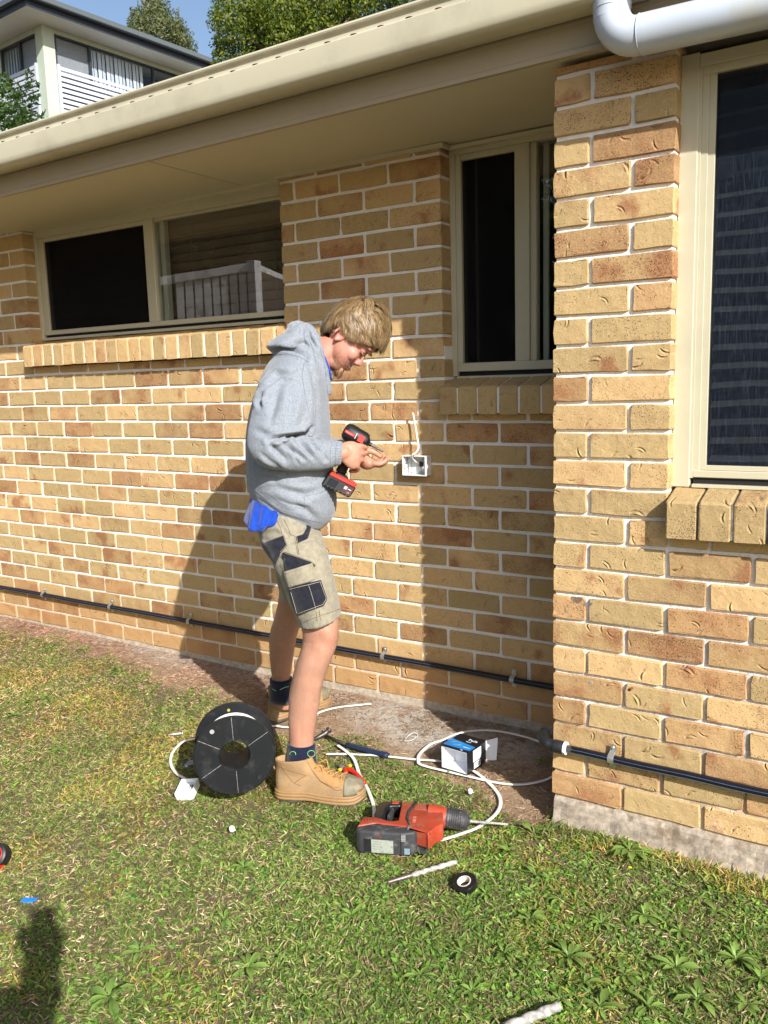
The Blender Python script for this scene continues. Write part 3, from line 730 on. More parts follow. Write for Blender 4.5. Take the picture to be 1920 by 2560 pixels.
for x,z in((cxm-.026,bz0+.016),(cxm-.030,bz1-.014),(cxm+.008,bz0+.014),(cxm+.036,bz0+.016)):
    m=MB(); m.lathe((x,yb-.004,z),(0,-1,0),[(.0025,0),(.0062,.0001),(.0058,.007),(.0030,.0072),(.0030,.001)],14); m.build('screw_boss',WP,t_,auto=40)
m=MB(); m.box((bx0+.006,yb-.012,bz1-.03),(bx0+.022,yb-.004,bz1-.006),.002); m.box((cxm-.042,yb-.014,bz0+.008),(cxm-.038,yb-.004,bz0+.06),.001); m.build('inner_rib',WP,t_)
CABW=simple('white_cable',(.78,.77,.72),.4,var=.05,vs=40)
def px_line(L,n=6): return bez([at(*q) if len(q)==3 else q for q in L],n)
P=[on_y(1032,1032,.488),on_y(1038,1064,.487),on_y(1043,1096,.480),on_y(1046,1118,.468),on_y(1040,1131,.458),on_y(1031,1137,.455),on_y(1030,1144,.462),on_y(1036,1152,.480),on_y(1045,1158,.500),on_y(1048,1160,.512)]
m=MB(); m.tube(bez(P,6),.0042,10,flat=.62,up=(0,-1,.2)); o=m.build('cable',CABW,None,smooth=True)
tag(o,'short white cable tail sticking up out of the open wall box','cable')

# ------------------------------------------------------------------ things on the lawn
def gp(x,y,h=0.0,it=4):
    z=-.1
    for _ in range(it): p=on_z(x,y,z); z=gz(p.x,p.y)+h
    return on_z(x,y,z)
def G2(x,y,h=0): return Vector((x,y,gz(x,y)+h))
def cable(L,name,label,r=.0068,flat=.45,mat=CABW,h=.012,grp=None):
    P=[]
    for q in L:
        hh=q[2] if len(q)>2 else h
        P.append(gp(q[0],q[1],hh))
    pts=bez(P,7); m=MB(); m.tube(pts,r,10,flat=flat,up=(0,0,1)); o=m.build(name,mat,None,smooth=True); tag(o,label,'cable',grp); return o
# cable spool
BLK=simple('spool_black_plastic',(.009,.010,.012),.55,spec=.25,var=.15,vs=12,dirt=(.026,.027,.027),ds=18,bump=.2,bs=150)
SILV=simple('scuffed_silver',(.35,.35,.34),.5,var=.6,vs=120)
fr=at(588,1890,2.93); bk=at(581,1851,3.10)
fr=gp(575,1985,.0); 
# front flange faces roughly toward the viewer, tipped back a little
ax=(at(588,1890,2.90)-at(581,1848,3.03)).normalized()
Rf=.141
cf=at(587,1887,2.955)
dz=(cf.z-Rf*math.sqrt(max(0,1-ax.z**2)))-gz(cf.x,cf.y); cf=cf+Vector((0,0,-dz+.004)) if abs(dz)<.06 else cf
ax=Vector((.675,-.737,.02)).normalized()
W_=.135
t_=empty('cable_spool',(cf.x,cf.y,gz(cf.x,cf.y)),'black plastic cable reel standing on the lawn beside the front boot','cable reel')
u_=Vector((0,0,1))-ax*ax.z; u_.normalize(); v_=ax.cross(u_)
def flange(c,name):
    m=MB(); m.lathe(c,ax,[(.051,.0),(.051,.004),(.053,.006),(.055,.004),(Rf-.004,.004),(Rf-.002,.0065),(Rf,.006),(Rf,-.003),(Rf-.003,-.004),(.055,-.002),(.051,-.002),(.051,.0)],64)
    o=m.build(name,BLK,t_,auto=30); return o
f1=flange(cf,'flange'); cb=cf-ax*W_; f2=flange(cb,'flange')
for k in range(6):
    an=math.radians(2+60*k); d=u_*math.cos(an)+v_*math.sin(an)
    m=MB(); m.obox(cf+d*.097+ax*.0042,d*.040,d.cross(ax)*.00045,ax*.0008); m.build('rib',SILV if k in(0,1,2,3,5) else BLK,f1)
for an,r_ in((38,.117),(-138,.120)):
    a2=math.radians(an); d=u_*math.cos(a2)+v_*math.sin(a2); p=cf+d*r_
    m=MB(); m.tube([p+ax*.005+(u_*math.cos(q)+v_*math.sin(q))*.0095 for q in [2*math.pi*k/20 for k in range(20)]],.0015,6,closed=True); m.build('hole_rim',BLK,f1,smooth=True)
    m=MB(); m.cyl(p+ax*.0035,p+ax*.0048,.0088,20); m.build('drive_hole',BLACKGAP if an<0 else simple('hole_pale',(.3,.3,.29),.5),f1)
m=MB(); m.lathe(cb,ax,[(.0525,0),(.0525,W_),(.0505,W_),(.0505,0),(.0525,0)],40); m.build('hub',BLK,t_,auto=40)
m=MB()
m.lathe(cb,ax,[(.054,.006),(.104,.006)]+[(.104+.003*(k%2),.008+k*.0061) for k in range(20)]+[(.104,W_-.006),(.054,W_-.006)],56,hole=True); m.build('wound_cable',CABW,t_,auto=40)
m=MB(); a2=math.radians(8); d=u_*math.cos(a2)+v_*math.sin(a2); m.ell(cb+d*.115+ax*.0045,u_*.006,v_*.006,ax*.0015,6,12); m.build('brass_sticker',simple('brass_sticker',(.35,.28,.05),.5),f2,smooth=True)
cable([(487,1846,.02),(455,1856),(431,1882),(427,1908),(440,1932),(466,1948,.02)],'cable','white cable loop on the grass left of the black reel')
cable([(668,1814,.03),(690,1815,.02),(735,1817),(780,1795),(800,1780),(846,1768),(900,1762),(928,1759)],'cable','white cable end lying on bare soil by the long wall')
cable([(815,1885,.02),(868,1885),(950,1889),(1036,1898,.014),(1120,1905,.02),(1180,1925,.018),(1225,1960),(1250,1995),(1243,2030),(1200,2065),(1150,2085),(1100,2100),(1062,2104)],'cable','white cable running from the boot and looping around the drill')
cable([(843,1862,.02),(868,1880,.02),(886,1900,.016),(900,1940),(920,1975),(934,2015),(936,2045)],'cable','white cable passing behind the toe cap of the front boot')
cable([(1384,1941,.015),(1352,1953),(1300,1961),(1240,1956),(1160,1938,.014),(1060,1914,.018),(1046,1902,.02),(1050,1884,.022),(1075,1861,.02),(1105,1850,.02),(1140,1835,.03),(1180,1827,.02),(1240,1827,.02),(1310,1841,.03),(1352,1855,.07),(1368,1858,.20) if False else (1348,1853,.04)],'cable','grey white cable ring beside the pier running up to the elbow fitting')
# open cardboard box
KB=simple('box_black_card',(.012,.012,.014),.35,var=.1); KW=simple('box_white_card',(.78,.80,.85),.6,var=.03)
KBL=None
def grad_blue():
    m,t,p=NT('blue_print'); g=G(t); co=g.n('TexCoord').outputs['Object']
    n=g.noise(co,25,3); c=g.mix(n,(.01,.06,.42),(.03,.42,.86)); g.link(c,p.inputs['Base Color']); p.inputs['Roughness'].default_value=.35; return m
KBL=grad_blue(); KBR=simple('brown_card',(.38,.23,.11),.8)
# corners from the picture: top face fl, bl, br, fr ; box height straight down
h=.085
bl=gp(1102,1921); 
g0=gz(-.5,.2)
def lv(x,y,z): return on_z(x,y,z)
hz=g0+.088
A1=lv(1102,1863,hz); B1=lv(1168,1882,hz); C1=lv(1200,1851,hz); D1=lv(1131,1828,hz)
# square the plan up
e1=(B1-A1); e2=(D1-A1); e1.z=e2.z=0
n2=Vector((-e1.y,e1.x,0)).normalized(); n1=e1.normalized(); L1=e1.length; L2=max(.06,e2.dot(n2))
A1.z=0
def BXp(a,b,z): return Vector((A1.x,A1.y,0))+n1*a*L1+n2*b*L2+Vector((0,0,g0+z))
t_=empty('cardboard_box',(A1.x,A1.y,g0),'small black and blue cardboard box lying open in the shade by the pier','box')
H=.088; th=.0012
def pl(pts,name,mat,par,thick=.0012,nrm=None):
    m=MB(); P=[Vector(p) for p in pts]; n=(P[1]-P[0]).cross(P[2]-P[0]).normalized()*thick; k=len(P)
    m.add(P+[p-n for p in P],[tuple(range(k)),tuple(range(k,2*k))[::-1]]+[(i+k,(i+1)%k+k,(i+1)%k,i) for i in range(k)]); return m.build(name,mat,par)
top=pl([BXp(0,0,H),BXp(1,0,H),BXp(1,1,H),BXp(0,1,H)],'top_panel',KB,t_)
rt=pl([BXp(1,0,0),BXp(1,1,0),BXp(1,1,H),BXp(1,0,H)],'side_panel',KB,t_)
pl([BXp(0,1,0),BXp(0,0,0),BXp(0,0,H),BXp(0,1,H)],'side_panel',KB,t_)
pl([BXp(0,0,0.0),BXp(0,1,0.0),BXp(1,1,0.0),BXp(1,0,0.0)],'base_panel',KB,t_)
# front: white inner flaps folded inwards
e=.03
pl([BXp(0.02,0.01,.002),BXp(.98,.01,.002),BXp(.80,.45,.012),BXp(.2,.45,.012)][::-1],'inner_flap',KW,t_)
pl([BXp(0.02,0.01,.002),BXp(.2,.45,.012),BXp(.2,.45,.055),BXp(.02,.01,H-.003)][::-1],'inner_flap',KW,t_)
pl([BXp(0.98,0.01,.002),BXp(.98,.01,H-.003),BXp(.8,.45,.055),BXp(.8,.45,.012)][::-1],'inner_flap',KW,t_)
pl([BXp(.2,.45,.012),BXp(.8,.45,.012),BXp(.8,.45,.055),BXp(.2,.45,.055)],'inner_flap',KW,t_)
pl([BXp(.02,.012,H-.003),BXp(.2,.45,.055),BXp(.8,.45,.055),BXp(.98,.012,H-.003)][::-1],'inner_flap',KW,t_)
# print on top and side
eps=.0006
def up_(a,b): return BXp(a,b,H+eps)
pl([up_(0.0,.02+.1),up_(1,.12),up_(1,.42),up_(0,.58)],'blue_band',KBL,top,.0004)
pl([BXp(.0,.0,H*0)+0*n1 for _ in ()] or [BXp(1,.30,.035)+n1*.0006,BXp(1,.72,.035)+n1*.0006,BXp(1,.72,.080)+n1*.0006,BXp(1,.30,.080)+n1*.0006],'print_label',KW,rt,.0004)
pl([BXp(1,.34,.008)+n1*.0006,BXp(1,.68,.008)+n1*.0006,BXp(1,.68,.031)+n1*.0006,BXp(1,.34,.031)+n1*.0006],'print_label',KW,rt,.0004)
for k in range(3): pl([BXp(1,.52+.05*k,.011)+n1*.0012,BXp(1,.545+.05*k,.011)+n1*.0012,BXp(1,.545+.05*k,.028)+n1*.0012,BXp(1,.52+.05*k,.028)+n1*.0012],'print_bar',KB,rt,.0004)
m=MB(); cc=up_(.33,.36)
m.tube([cc+n1*.020*math.cos(q)+n2*.015*math.sin(q)+Vector((0,0,.0004)) for q in [2*math.pi*k/28 for k in range(28)]],.0009,4,closed=True); m.build('ring_print',simple('olive_print',(.22,.25,.08),.5),top)
pl([BXp(1,.98,.01),BXp(1,.98,H),BXp(1.32,1.18,H+.012),BXp(1.30,1.12,.012)],'open_flap',KW,t_)
pl([BXp(.98,1.0,.0),BXp(1.0,1.35,.002),BXp(1.38,1.75,.003),BXp(1.62,1.5,.005),BXp(1.45,1.1,.003)],'inner_carton',KBR,t_)
def text(s,name,size,org,dx,dy,mat,par,ext=.0003):
    cu=bpy.data.curves.new(name,'FONT'); cu.body=s; cu.size=size; cu.extrude=ext; cu.align_x='LEFT'; cu.resolution_u=2
    ob=bpy.data.objects.new(name,cu); COL.objects.link(ob); dg=bpy.context.evaluated_depsgraph_get(); me=bpy.data.meshes.new_from_object(ob.evaluated_get(dg)); bpy.data.objects.remove(ob)
    dx=Vector(dx).normalized(); dy=Vector(dy); dy=(dy-dx*dy.dot(dx)).normalized(); nz=dx.cross(dy)
    M=Matrix(((dx.x,dy.x,nz.x,org[0]),(dx.y,dy.y,nz.y,org[1]),(dx.z,dy.z,nz.z,org[2]),(0,0,0,1))); me.transform(M); me.materials.clear(); me.materials.append(mat)
    o=bpy.data.objects.new(name,me); COL.objects.link(o); setpar(o,par); return o
text('Tesla','logo_print',.020,up_(.50,.70),n1,n2,KW,top)
text('Electrical','fine_print',.006,up_(.52,.60),n1,n2,KW,top)
text('COMPACT','fine_print',.006,up_(.66,.24)+Vector((0,0,.0006)),n1,n2,KW,top)
text('IP66','fine_print',.006,up_(.70,.04),n1,n2,KW,top)

# electrical tape roll
tc=gp(1166,2222); nz_=Vector((-.12,-.30,1)).normalized()
t_=empty('tape_roll',tc,'roll of black electrical tape lying flat on the grass','tape')
m=MB(); m.lathe(tc+nz_*.010,nz_,[(.0205,0),(.036,0),(.0365,.001),(.0365,.0185),(.036,.019),(.0205,.019),(.0205,0)],48); m.build('tape_winding',simple('black_tape',(.010,.010,.011),.28),t_,auto=35)
m=MB(); m.lathe(tc+nz_*.0095,nz_,[(.0180,0),(.0208,0),(.0208,.0205),(.0180,.0205),(.0180,0)],36); m.build('cardboard_core',simple('pinkish_core',(.72,.62,.56),.6,var=.2,vs=90),t_,auto=35)

# masonry drill bits
DUST=simple('chalky_steel',(.33,.315,.285),.7,var=.35,vs=80,dirt=(.52,.50,.47),ds=60)
STL=simple('drill_steel',(.16,.13,.115),.4,metal=.6,var=.3,vs=60)
def bit(a,b,r,label,shank=.35,turns=2.7,rise=.012,grp='loose masonry drill bits'):
    a,b=Vector(a),Vector(b); t_=empty('drill_bit',a,label,'drill bit',grp); d=b-a; L=d.length; d.normalize()
    p=a.lerp(b,shank); u=d.orthogonal().normalized(); v=d.cross(u)
    m=MB(); m.lathe(a,d,[(r*.55,0),(r*.8,.004),(r*.8,L*shank*.55),(r*.95,L*shank*.6),(r*.95,L*shank)],18); m.build('shank',STL,t_,auto=35)
    m=MB(); n=90; rings=[]
    for k in range(n+1):
        s=k/n; c=p.lerp(b,s); ph=s*turns*2*math.pi; rr=r*(1 if s<.97 else .7); ring=[]
        for q in range(12):
            an=2*math.pi*q/12; ro=rr*(.74+.28*abs(math.cos(an))**1.5); ring.append(c+(u*math.cos(an+ph)+v*math.sin(an+ph))*ro)
        rings.append(ring)
    m.loft(rings); m.build('fluted_shaft',DUST,t_,smooth=True); return t_
bit(gp(968,2206,.010),gp(1142,2154,.020),.0085,'chalky masonry drill bit lying on the grass below the red drill')
bit(gp(1255,2572,.010),gp(1400,2514,.022),.0125,'thick chalky masonry drill bit at the bottom edge of the lawn',shank=.05,turns=1.7)
# hammer
HB=simple('hammer_steel',(.10,.09,.085),.42,metal=.7,var=.3,vs=40); HG=simple('navy_rubber_grip',(.010,.018,.055),.6,var=.2,vs=60)
t_=empty('hammer',gp(880,1862),'claw hammer with navy blue rubber grip on the grass behind the boot','hammer')
a=gp(812,1838,.022); b=gp(868,1862,.022); c=gp(970,1889,.020)
m=MB(); m.tube([a,a.lerp(b,.5),b],[.0075,.0065,.0075],12,flat=.7,up=(0,0,1)); m.build('shaft',HB,t_,smooth=True)
m=MB(); m.tube([b.lerp(c,t) for t in(-.03,0,.1,.3,.6,.85,.95,1)],[.009,.0115,.013,.0128,.0122,.0135,.015,.0125],16,flat=.8,up=(0,0,1)); hg=m.build('grip',HG,t_,smooth=True)
dd=(c-b).normalized(); sv=dd.cross(Vector((0,0,1))).normalized()
for k in range(14):
    for s in(-1,1):
        p=b.lerp(c,.1+.055*k)+Vector((0,0,.0104))+sv*(s*.0028)
        m=MB(); m.ell(p,dd*.0010,sv*.0010,Vector((0,0,.0005)),4,6); m.build('grip_dimple',simple('pale_speck',(.3,.33,.38),.6) if k==0 and s==-1 else bpy.data.materials['pale_speck'],hg)
hn=(gp(821,1824,.035)-gp(790,1845,.028))
m=MB(); f0=gp(824,1823,.040); f1=gp(812,1834,.032); f2=gp(786,1848,.026); f3=gp(770,1850,.020)
m.tube([f0,f0.lerp(f1,.3),f0.lerp(f1,.4),f1,f1.lerp(f2,.5),f2,f3],[.0135,.0135,.0095,.0115,.010,.007,.003],16); m.build('head',HB,t_,smooth=True)
# pliers
t_=empty('pliers',gp(880,1930),'red and yellow insulated pliers on the grass behind the boot toe','pliers')
PR=simple('red_rubber',(.62,.022,.012),.35,var=.1); PY=simple('yellow_rubber',(.80,.52,.02),.4,var=.1)
a=gp(846,1911,.02); j=gp(862,1922,.024); e1=gp(905,1946,.018); e2=gp(866,1950,.018)
m=MB(); m.tube([a,a.lerp(j,.5),j],[.004,.010,.013],12,flat=.5,up=(0,0,1)); m.build('jaws',simple('plier_steel',(.36,.37,.37),.35,metal=.7),t_,smooth=True)
m=MB(); m.tube(bez([j,gp(878,1926,.026),gp(893,1937,.024),gp(912,1958,.02)],5),[.008]*4+[.0085]*8+[.0078]*4,12); m.build('handle',PR,t_,smooth=True)
m=MB(); m.tube(bez([j,gp(868,1940,.024),gp(880,1962,.018)],5),[.0085]*6+[.0078]*5,12); m.build('handle',PR,t_,smooth=True)
m=MB(); m.ell(gp(850,1924,.028),(.009,0,0),(0,.008,0),(0,0,.006),6,10); m.ell(gp(875,1914,.030),(.008,0,0),(0,.007,0),(0,0,.006),6,10); m.build('guard',PY,t_,smooth=True)
# small white bits
WPL=simple('white_plastic_bit',(.80,.82,.82),.4)
def scrap(x,y,label,name='plastic_scrap',mat=WPL,s=.010):
    p=gp(x,y,.018); t=empty(name,p,label,'plastic scrap' if mat is WPL else 'scrap'); m=MB()
    m.lathe(p,(.3,-.3,1),[(s*.5,0),(s*.95,.001),(s,.006),(s*.85,.012),(s*.5,.013),(s*.35,.008)],16); m.build('cap',mat,t,auto=40)
    m=MB(); m.obox(p+Vector((s*.9,0,.003)),(s*.6,0,0),(0,s*.25,0),(0,0,s*.2),.001); m.build('tab',mat,t); return t
scrap(580,2075,'tiny white plastic cap on the grass below the reel',s=.010)
scrap(1175,1981,'tiny white plastic cap between cable and red drill',s=.009)
# strip of clear wall plugs
p=gp(432,1835,.014); q=gp(453,1832,.016)
t_=empty('wall_plug_strip',p,'strip of clear plastic wall plugs on the grass left of the reel','wall plugs')
CLR=simple('cloudy_plastic',(.62,.64,.62),.3)
m=MB(); m.tube([p.lerp(q,t) for t in(-.5,0,1)],[.002,.004,.004],8,flat=.5,up=(0,0,1)); m.build('strip',CLR,t_)
dd=(q-p).normalized(); sd=dd.cross(Vector((0,0,1)))
for k in range(6):
    c=p.lerp(q,.1+.26*k*.8); m=MB(); m.tube([c-sd*.011,c+sd*.011],.0028,8); m.build('wall_plug',CLR,t_,smooth=True)
# blue scrap
p=gp(70,2250,.014); m=MB(); m.obox(p,(.020,.006,.002),(-.004,.009,.001),(0,0,.0012),.001); m.obox(p+Vector((.020,.006,.004)),(.010,.004,.003),(-.003,.006,.001),(0,0,.001),.0008)
o=m.build('plastic_scrap',simple('bright_blue_plastic',(.02,.22,.80),.4)); tag(o,'bright blue plastic scrap on the lawn near the left edge','plastic scrap')
# tape measure at the left edge
p=gp(2,2166,.0); t_=empty('tape_measure',p,'red and black tape measure cut off by the left edge','tape measure')
c=p+Vector((-.012,0,.034)); axn=Vector((.3,-.75,.55)).normalized()
m=MB(); m.lathe(c-axn*.02,axn,[(.02,0),(.032,.0),(.037,.004),(.037,.036),(.032,.040),(.02,.041)],32); m.build('case',RUB,t_,auto=35)
m=MB(); m.tube([c+axn*.0205+ (axn.orthogonal().normalized()*math.cos(q)+axn.cross(axn.orthogonal().normalized())*math.sin(q))*.026 for q in [2*math.pi*k/28 for k in range(28)]],.0015,6,closed=True); m.build('face_ring',PR,t_,smooth=True)
m=MB(); m.obox(c+Vector((.012,-.012,-.026)),(.018,.006,0),(-.004,.014,0),(0,0,.008),.003); m.build('red_side',PR,t_)
# pale translucent wire curls by the concrete
for k,(L,lab) in enumerate([([(1010,1850),(1022,1838),(1036,1832),(1045,1838),(1030,1850),(1012,1852),(1020,1840),(1040,1843)],'tangle of thin pale wire on bare soil left of the box')]):
    m=MB(); P=[gp(a,b,.008+.004*(i%3)) for i,(a,b) in enumerate(L)]; m.tube(bez(P,5),.0013,6); o=m.build('wire_tangle',CLR,None,smooth=True); tag(o,lab,'wire')
# white power-socket body lying on its back, grey bracket behind it
p=gp(470,1975,.0); t_=empty('socket_base',p,'white plastic wall socket block lying on the grass by the reel','socket')
d1=(gp(428,1985,.03)-gp(468,1936,.03)); d1.z=0; d1.normalize(); d2=Vector((-d1.y,d1.x,0)); 
if d2.x<0: d2=-d2
up3=(Vector((0,0,1))+d1*.25-d2*.1).normalized(); 
cc=gp(468,1972,.028)
e1_=(d1-up3*d1.dot(up3)).normalized(); e2_=up3.cross(e1_)
a_,b_,h_=.040,.033,.018
m=MB()
m.obox(cc-up3*.010,e1_*a_,e2_*b_,up3*.012,.004); m.build('block',WPL,t_)
m=MB()
for s in(-1,1):
    m.obox(cc+e1_*s*(a_-.002)+up3*.006,e1_*.0018,e2_*b_,up3*.008,.0008); m.obox(cc+e2_*s*(b_-.002)+up3*.006,e1_*(a_-.004),e2_*.0018,up3*.0078,.0008)
m.build('rim',WPL,t_)
for i_,j_ in((-.5,.3),(-.2,-.2),(.1,.4),(.4,0),(.5,-.5),(-.6,-.5)):
    m=MB(); m.cyl(cc+e1_*a_*i_+e2_*b_*j_,cc+e1_*a_*i_+e2_*b_*j_+up3*.008,.005,12); m.build('post',WPL,t_,auto=40)
for k in range(6):
    m=MB(); q=cc+e1_*(-.01+.007*(k%3))+e2_*(.012+.008*(k//3)); m.cyl(q+up3*.002,q+up3*.0095,.0016,8); m.build('terminal_screw',RUB,t_)
GRP=simple('grey_plastic',(.22,.23,.25),.45,var=.2)
p=gp(478,1915,.015); t_=empty('plastic_bracket',p,'dull grey plastic clip half hidden behind the black reel','clip')
m=MB(); m.tube(bez([gp(458,1920,.012),gp(475,1908,.026),gp(500,1905,.03)],5),[.006,.009,.012,.014,.015,.016,.016,.016,.015,.014,.012],12,flat=.6,up=(0,0,1)); m.build('body',GRP,t_,smooth=True)
m=MB(); m.cyl(gp(466,1915,.024),gp(466,1915,.030),.004,12); m.build('eyelet',CLR,t_)

# rusty screw stub and an old plugged hole on the pier
p=on_y(1577,1722,-.002); t=empty('rusty_screw',p,'rusty screw stub in the brick pier with a brown stain below','screw'); m=MB(); m.tube([p+Vector((-.006,.002,-.008)),p+Vector((0,-.003,0)),p+Vector((.008,-.002,.006))],[.003,.0045,.003],8); m.build('stub',RUST,t,smooth=True)
m=MB(); m.ell(p+Vector((-.003,.0010,-.016)),(.0035,0,0),(0,.0012,0),(0,0,.014),6,10); m.build('rust_stain',simple('rust_run',(.40,.17,.06),.9,var=.3,vs=200),t,smooth=True)
p=on_y(1477,1707,-.002); m=MB(); m.lathe(p,(0,-1,0),[(.0022,-.006),(.0022,.0005),(.0048,.0012),(.0062,-.001),(.0062,-.003),(.0022,-.006)],12); o=m.build('wall_plug',simple('grey_plug',(.30,.30,.32),.6),None,smooth=True); tag(o,'small grey plug set in a drilled hole on the brick pier','wall plug')
# ------------------------------------------------------------------ red rotary drill on the lawn
RED=simple('faded_red_plastic',(.36,.048,.022),.5,var=.22,vs=20,dirt=(.27,.105,.065),ds=34,bump=.2)
DGR=simple('worn_charcoal_rubber',(.035,.036,.040),.6,var=.3,vs=20,dirt=(.12,.115,.11),ds=26,bump=.3)
LBL=simple('worn_rating_label',(.34,.37,.31),.55,var=.2,vs=60,dirt=(.22,.23,.20),ds=60)
def prism(name,top,bot,mat,par,bev=.006,seg=2):
    n=len(top); bm=bmesh.new(); T=[bm.verts.new(p) for p in top]; B=[bm.verts.new(p) for p in bot]
    bm.faces.new(T); bm.faces.new(B[::-1])
    for i in range(n): j=(i+1)%n; bm.faces.new((T[i],B[i],B[j],T[j]))
    bmesh.ops.recalc_face_normals(bm,faces=bm.faces)
    if bev: bmesh.ops.bevel(bm,geom=[e for e in bm.edges],offset=bev,segments=seg,profile=.6,affect='EDGES',clamp_overlap=True)
    me=bpy.data.meshes.new(name); bm.to_mesh(me); bm.free(); me.materials.append(mat); me.shade_smooth(); me.set_sharp_from_angle(angle=math.radians(38))
    o=bpy.data.objects.new(name,me); COL.objects.link(o); setpar(o,par); return o
base=gp(965,2136,0)
t_=empty('rotary_drill',base,'large dusty red and black cordless rotary drill lying on the grass','drill')
zg=base.z
def dz_(x,y,h): return on_z(x,y,zg+h)
def zdown(P,h): return [Vector((p.x,p.y,zg+h)) for p in P]
# motor and battery housing: stands .085 high, front face towards the viewer
Fb=[dz_(890,2128,0.004),dz_(900,2134,.004),dz_(1005,2142,.004),dz_(1038,2138,.004),dz_(1060,2118,.004)]
hd=.082
Ft=[Vector((p.x,p.y,zg+hd)) for p in Fb]
bkv=[dz_(1066,2078,hd),dz_(1020,2062,hd),dz_(940,2052,hd),dz_(898,2056,hd)]
prism('motor_housing',Ft+bkv,[p+Vector((0,0,0)) for p in Fb]+zdown(bkv,.004),DGR,t_,.011,3)
def fp(a,h,o=.0012):
    # a point on the front face of the housing, a along the long edge, h up
    d=(Fb[2]-Fb[1]); n=Vector((d.y,-d.x,0)).normalized(); p=Fb[1]+d*a; return Vector((p.x,p.y,zg+h))+n*o
lab=pl([fp(.28,.012),fp(.80,.012),fp(.80,.056),fp(.28,.056)],'rating_label',LBL,t_,.0006)
pl([fp(.10,.014),fp(.28,.014),fp(.28,.056),fp(.10,.056)],'label_panel',RUB,t_,.0006)
dd_=(Fb[2]-Fb[1]).normalized()
DPR=simple('faded_print',(.16,.17,.15),.6)
for k in range(4): text('TE 30-A36  36V 4.2Ah'[k%2*3:k%2*3+14],'fine_print',.0045,fp(.31,.047-.008*k,.0016),dd_,(0,0,1),DPR,lab,.0001)
text('CPC','fine_print',.010,fp(.40,.064,.0014),dd_,(0,0,1),simple('red_print',(.4,.05,.03),.5),t_)
m=MB(); m.obox(fp(1.12,.022,-.001),dd_*.009,Vector((0,0,.010)),Vector((dd_.y,-dd_.x,0))*.002,.001); m.build('latch',simple('steel_blue_latch',(.18,.26,.32),.4),t_)
q1=fp(.995,.004,.0008); m=MB(); m.obox(fp(.985,.041,.0004),dd_*.0011,Vector((0,0,.037)),Vector((dd_.y,-dd_.x,0))*.0015); m.build('seam',BLACKGAP,t_)
for k in range(4):
    m=MB(); m.obox(fp(1.04,.058+.0055*k,-.001),dd_*.007,Vector((0,0,.0013)),Vector((dd_.y,-dd_.x,0))*.003); m.build('vent_slot',simple('vent_pale',(.3,.3,.3),.6) if k==0 else bpy.data.materials['vent_pale'],t_)
# red gear housing on top
Rt=[dz_(x,y,.086) for x,y in((893,2064),(908,2042),(940,2042),(975,2052),(996,2050),(1005,2004),(1045,2006),(1090,2012),(1108,2017),(1108,2060),(1090,2068),(1070,2084),(1066,2080),(1020,2066),(940,2056))]
prism('gear_housing',Rt,zdown(Rt,.03),RED,t_,.008,3)
P0=dz_(1085,2040,.060); P1=dz_(1118,2044,.058); AXD=(dz_(1175,2053,.050)-P0).normalized()
m=MB(); m.lathe(P0,AXD,[(.036,-.02),(.036,.02),(.0335,.028),(.032,.040)],32); m.build('nose_cone',RED,t_,auto=40)
P1=P0+AXD*.040
m=MB(); pr=[(.031,0),(.031,.004),(.0325,.006)]+[(.0325-(.0010 if k%2 else 0),.008+.0035*k) for k in range(13)]+[(.030,.056),(.030,.066),(.026,.072),(.014,.074),(.012,.080)]
m.lathe(P1,AXD,pr,32); m.build('chuck',DGR,t_,auto=30)
b0=P1+AXD*.078; b1=dz_(1270,2061,.022)
bd=(b1-b0); Lb=bd.length; bd.normalize(); uu=bd.orthogonal().normalized(); vv=bd.cross(uu); rings=[]
for k in range(70):
    s=k/69; c=b0+bd*Lb*s; ph=s*9*2*math.pi*(1 if s>.25 else 0); rings.append([c+(uu*math.cos(a+ph)+vv*math.sin(a+ph))*.0042*(.65+.4*abs(math.cos(a))) for a in [2*math.pi*q/10 for q in range(10)]])
m=MB(); m.loft(rings); m.build('drill_tip',DUST,t_,smooth=True)
# black seam band across housing, handle
m=MB(); m.tube([dz_(1040,2006,.0875),dz_(1022,2030,.0885),dz_(1018,2046,.0885),dz_(1024,2062,.086),dz_(1018,2076,.080)],.0042,10); m.build('seam_band',DGR,t_,smooth=True)
for poly,nm in((((934,2034),(946,2006),(966,2001),(1006,2003),(1003,2013),(974,2013),(966,2022),(962,2038),(952,2046),(938,2046)),'handle'),):
    T=[dz_(x,y,.082) for x,y in poly]; prism(nm,T,zdown(T,.035),simple('satin_black',(.012,.012,.014),.3),t_,.008,3)
T=[dz_(x,y,.072) for x,y in((967,2040),(975,2022),(986,2016),(982,2034),(976,2044))]; prism('trigger',T,zdown(T,.045),DGR,t_,.004)
T=[dz_(x,y,.0845) for x,y in((980,2001),(997,2002),(997,2008),(980,2008))]; prism('forward_switch',T,zdown(T,.07),RED,t_,.002)
for k in range(4):
    m=MB(); p=dz_(914+7*k,2048,.0885); m.obox(p,(dd_*.0018),Vector((-dd_.y,dd_.x,0))*.008,(0,0,.0015),.0006); m.build('grip_ridge',RED,t_)
for k in range(11):
    p=dz_(1047+5.2*k,2009+.75*k,.0875); m=MB(); m.obox(p,dd_*.0011,Vector((-dd_.y,dd_.x,0))*.0045,(0,0,.0008)); m.build('ridge',simple('dusty_red',(.5,.16,.11),.7) if k==0 else bpy.data.materials['dusty_red'],t_)
pa=dz_(1034,2055,.0880); pb=dz_(1042,2030,.0880); text('HILTI','logo_print',.016,dz_(1038,2056,.0880),(dz_(1044,2030,.088)-dz_(1038,2056,.088)),(dz_(1020,2052,.088)-dz_(1038,2056,.088)),simple('worn_pink_print',(.62,.25,.20),.6),t_)
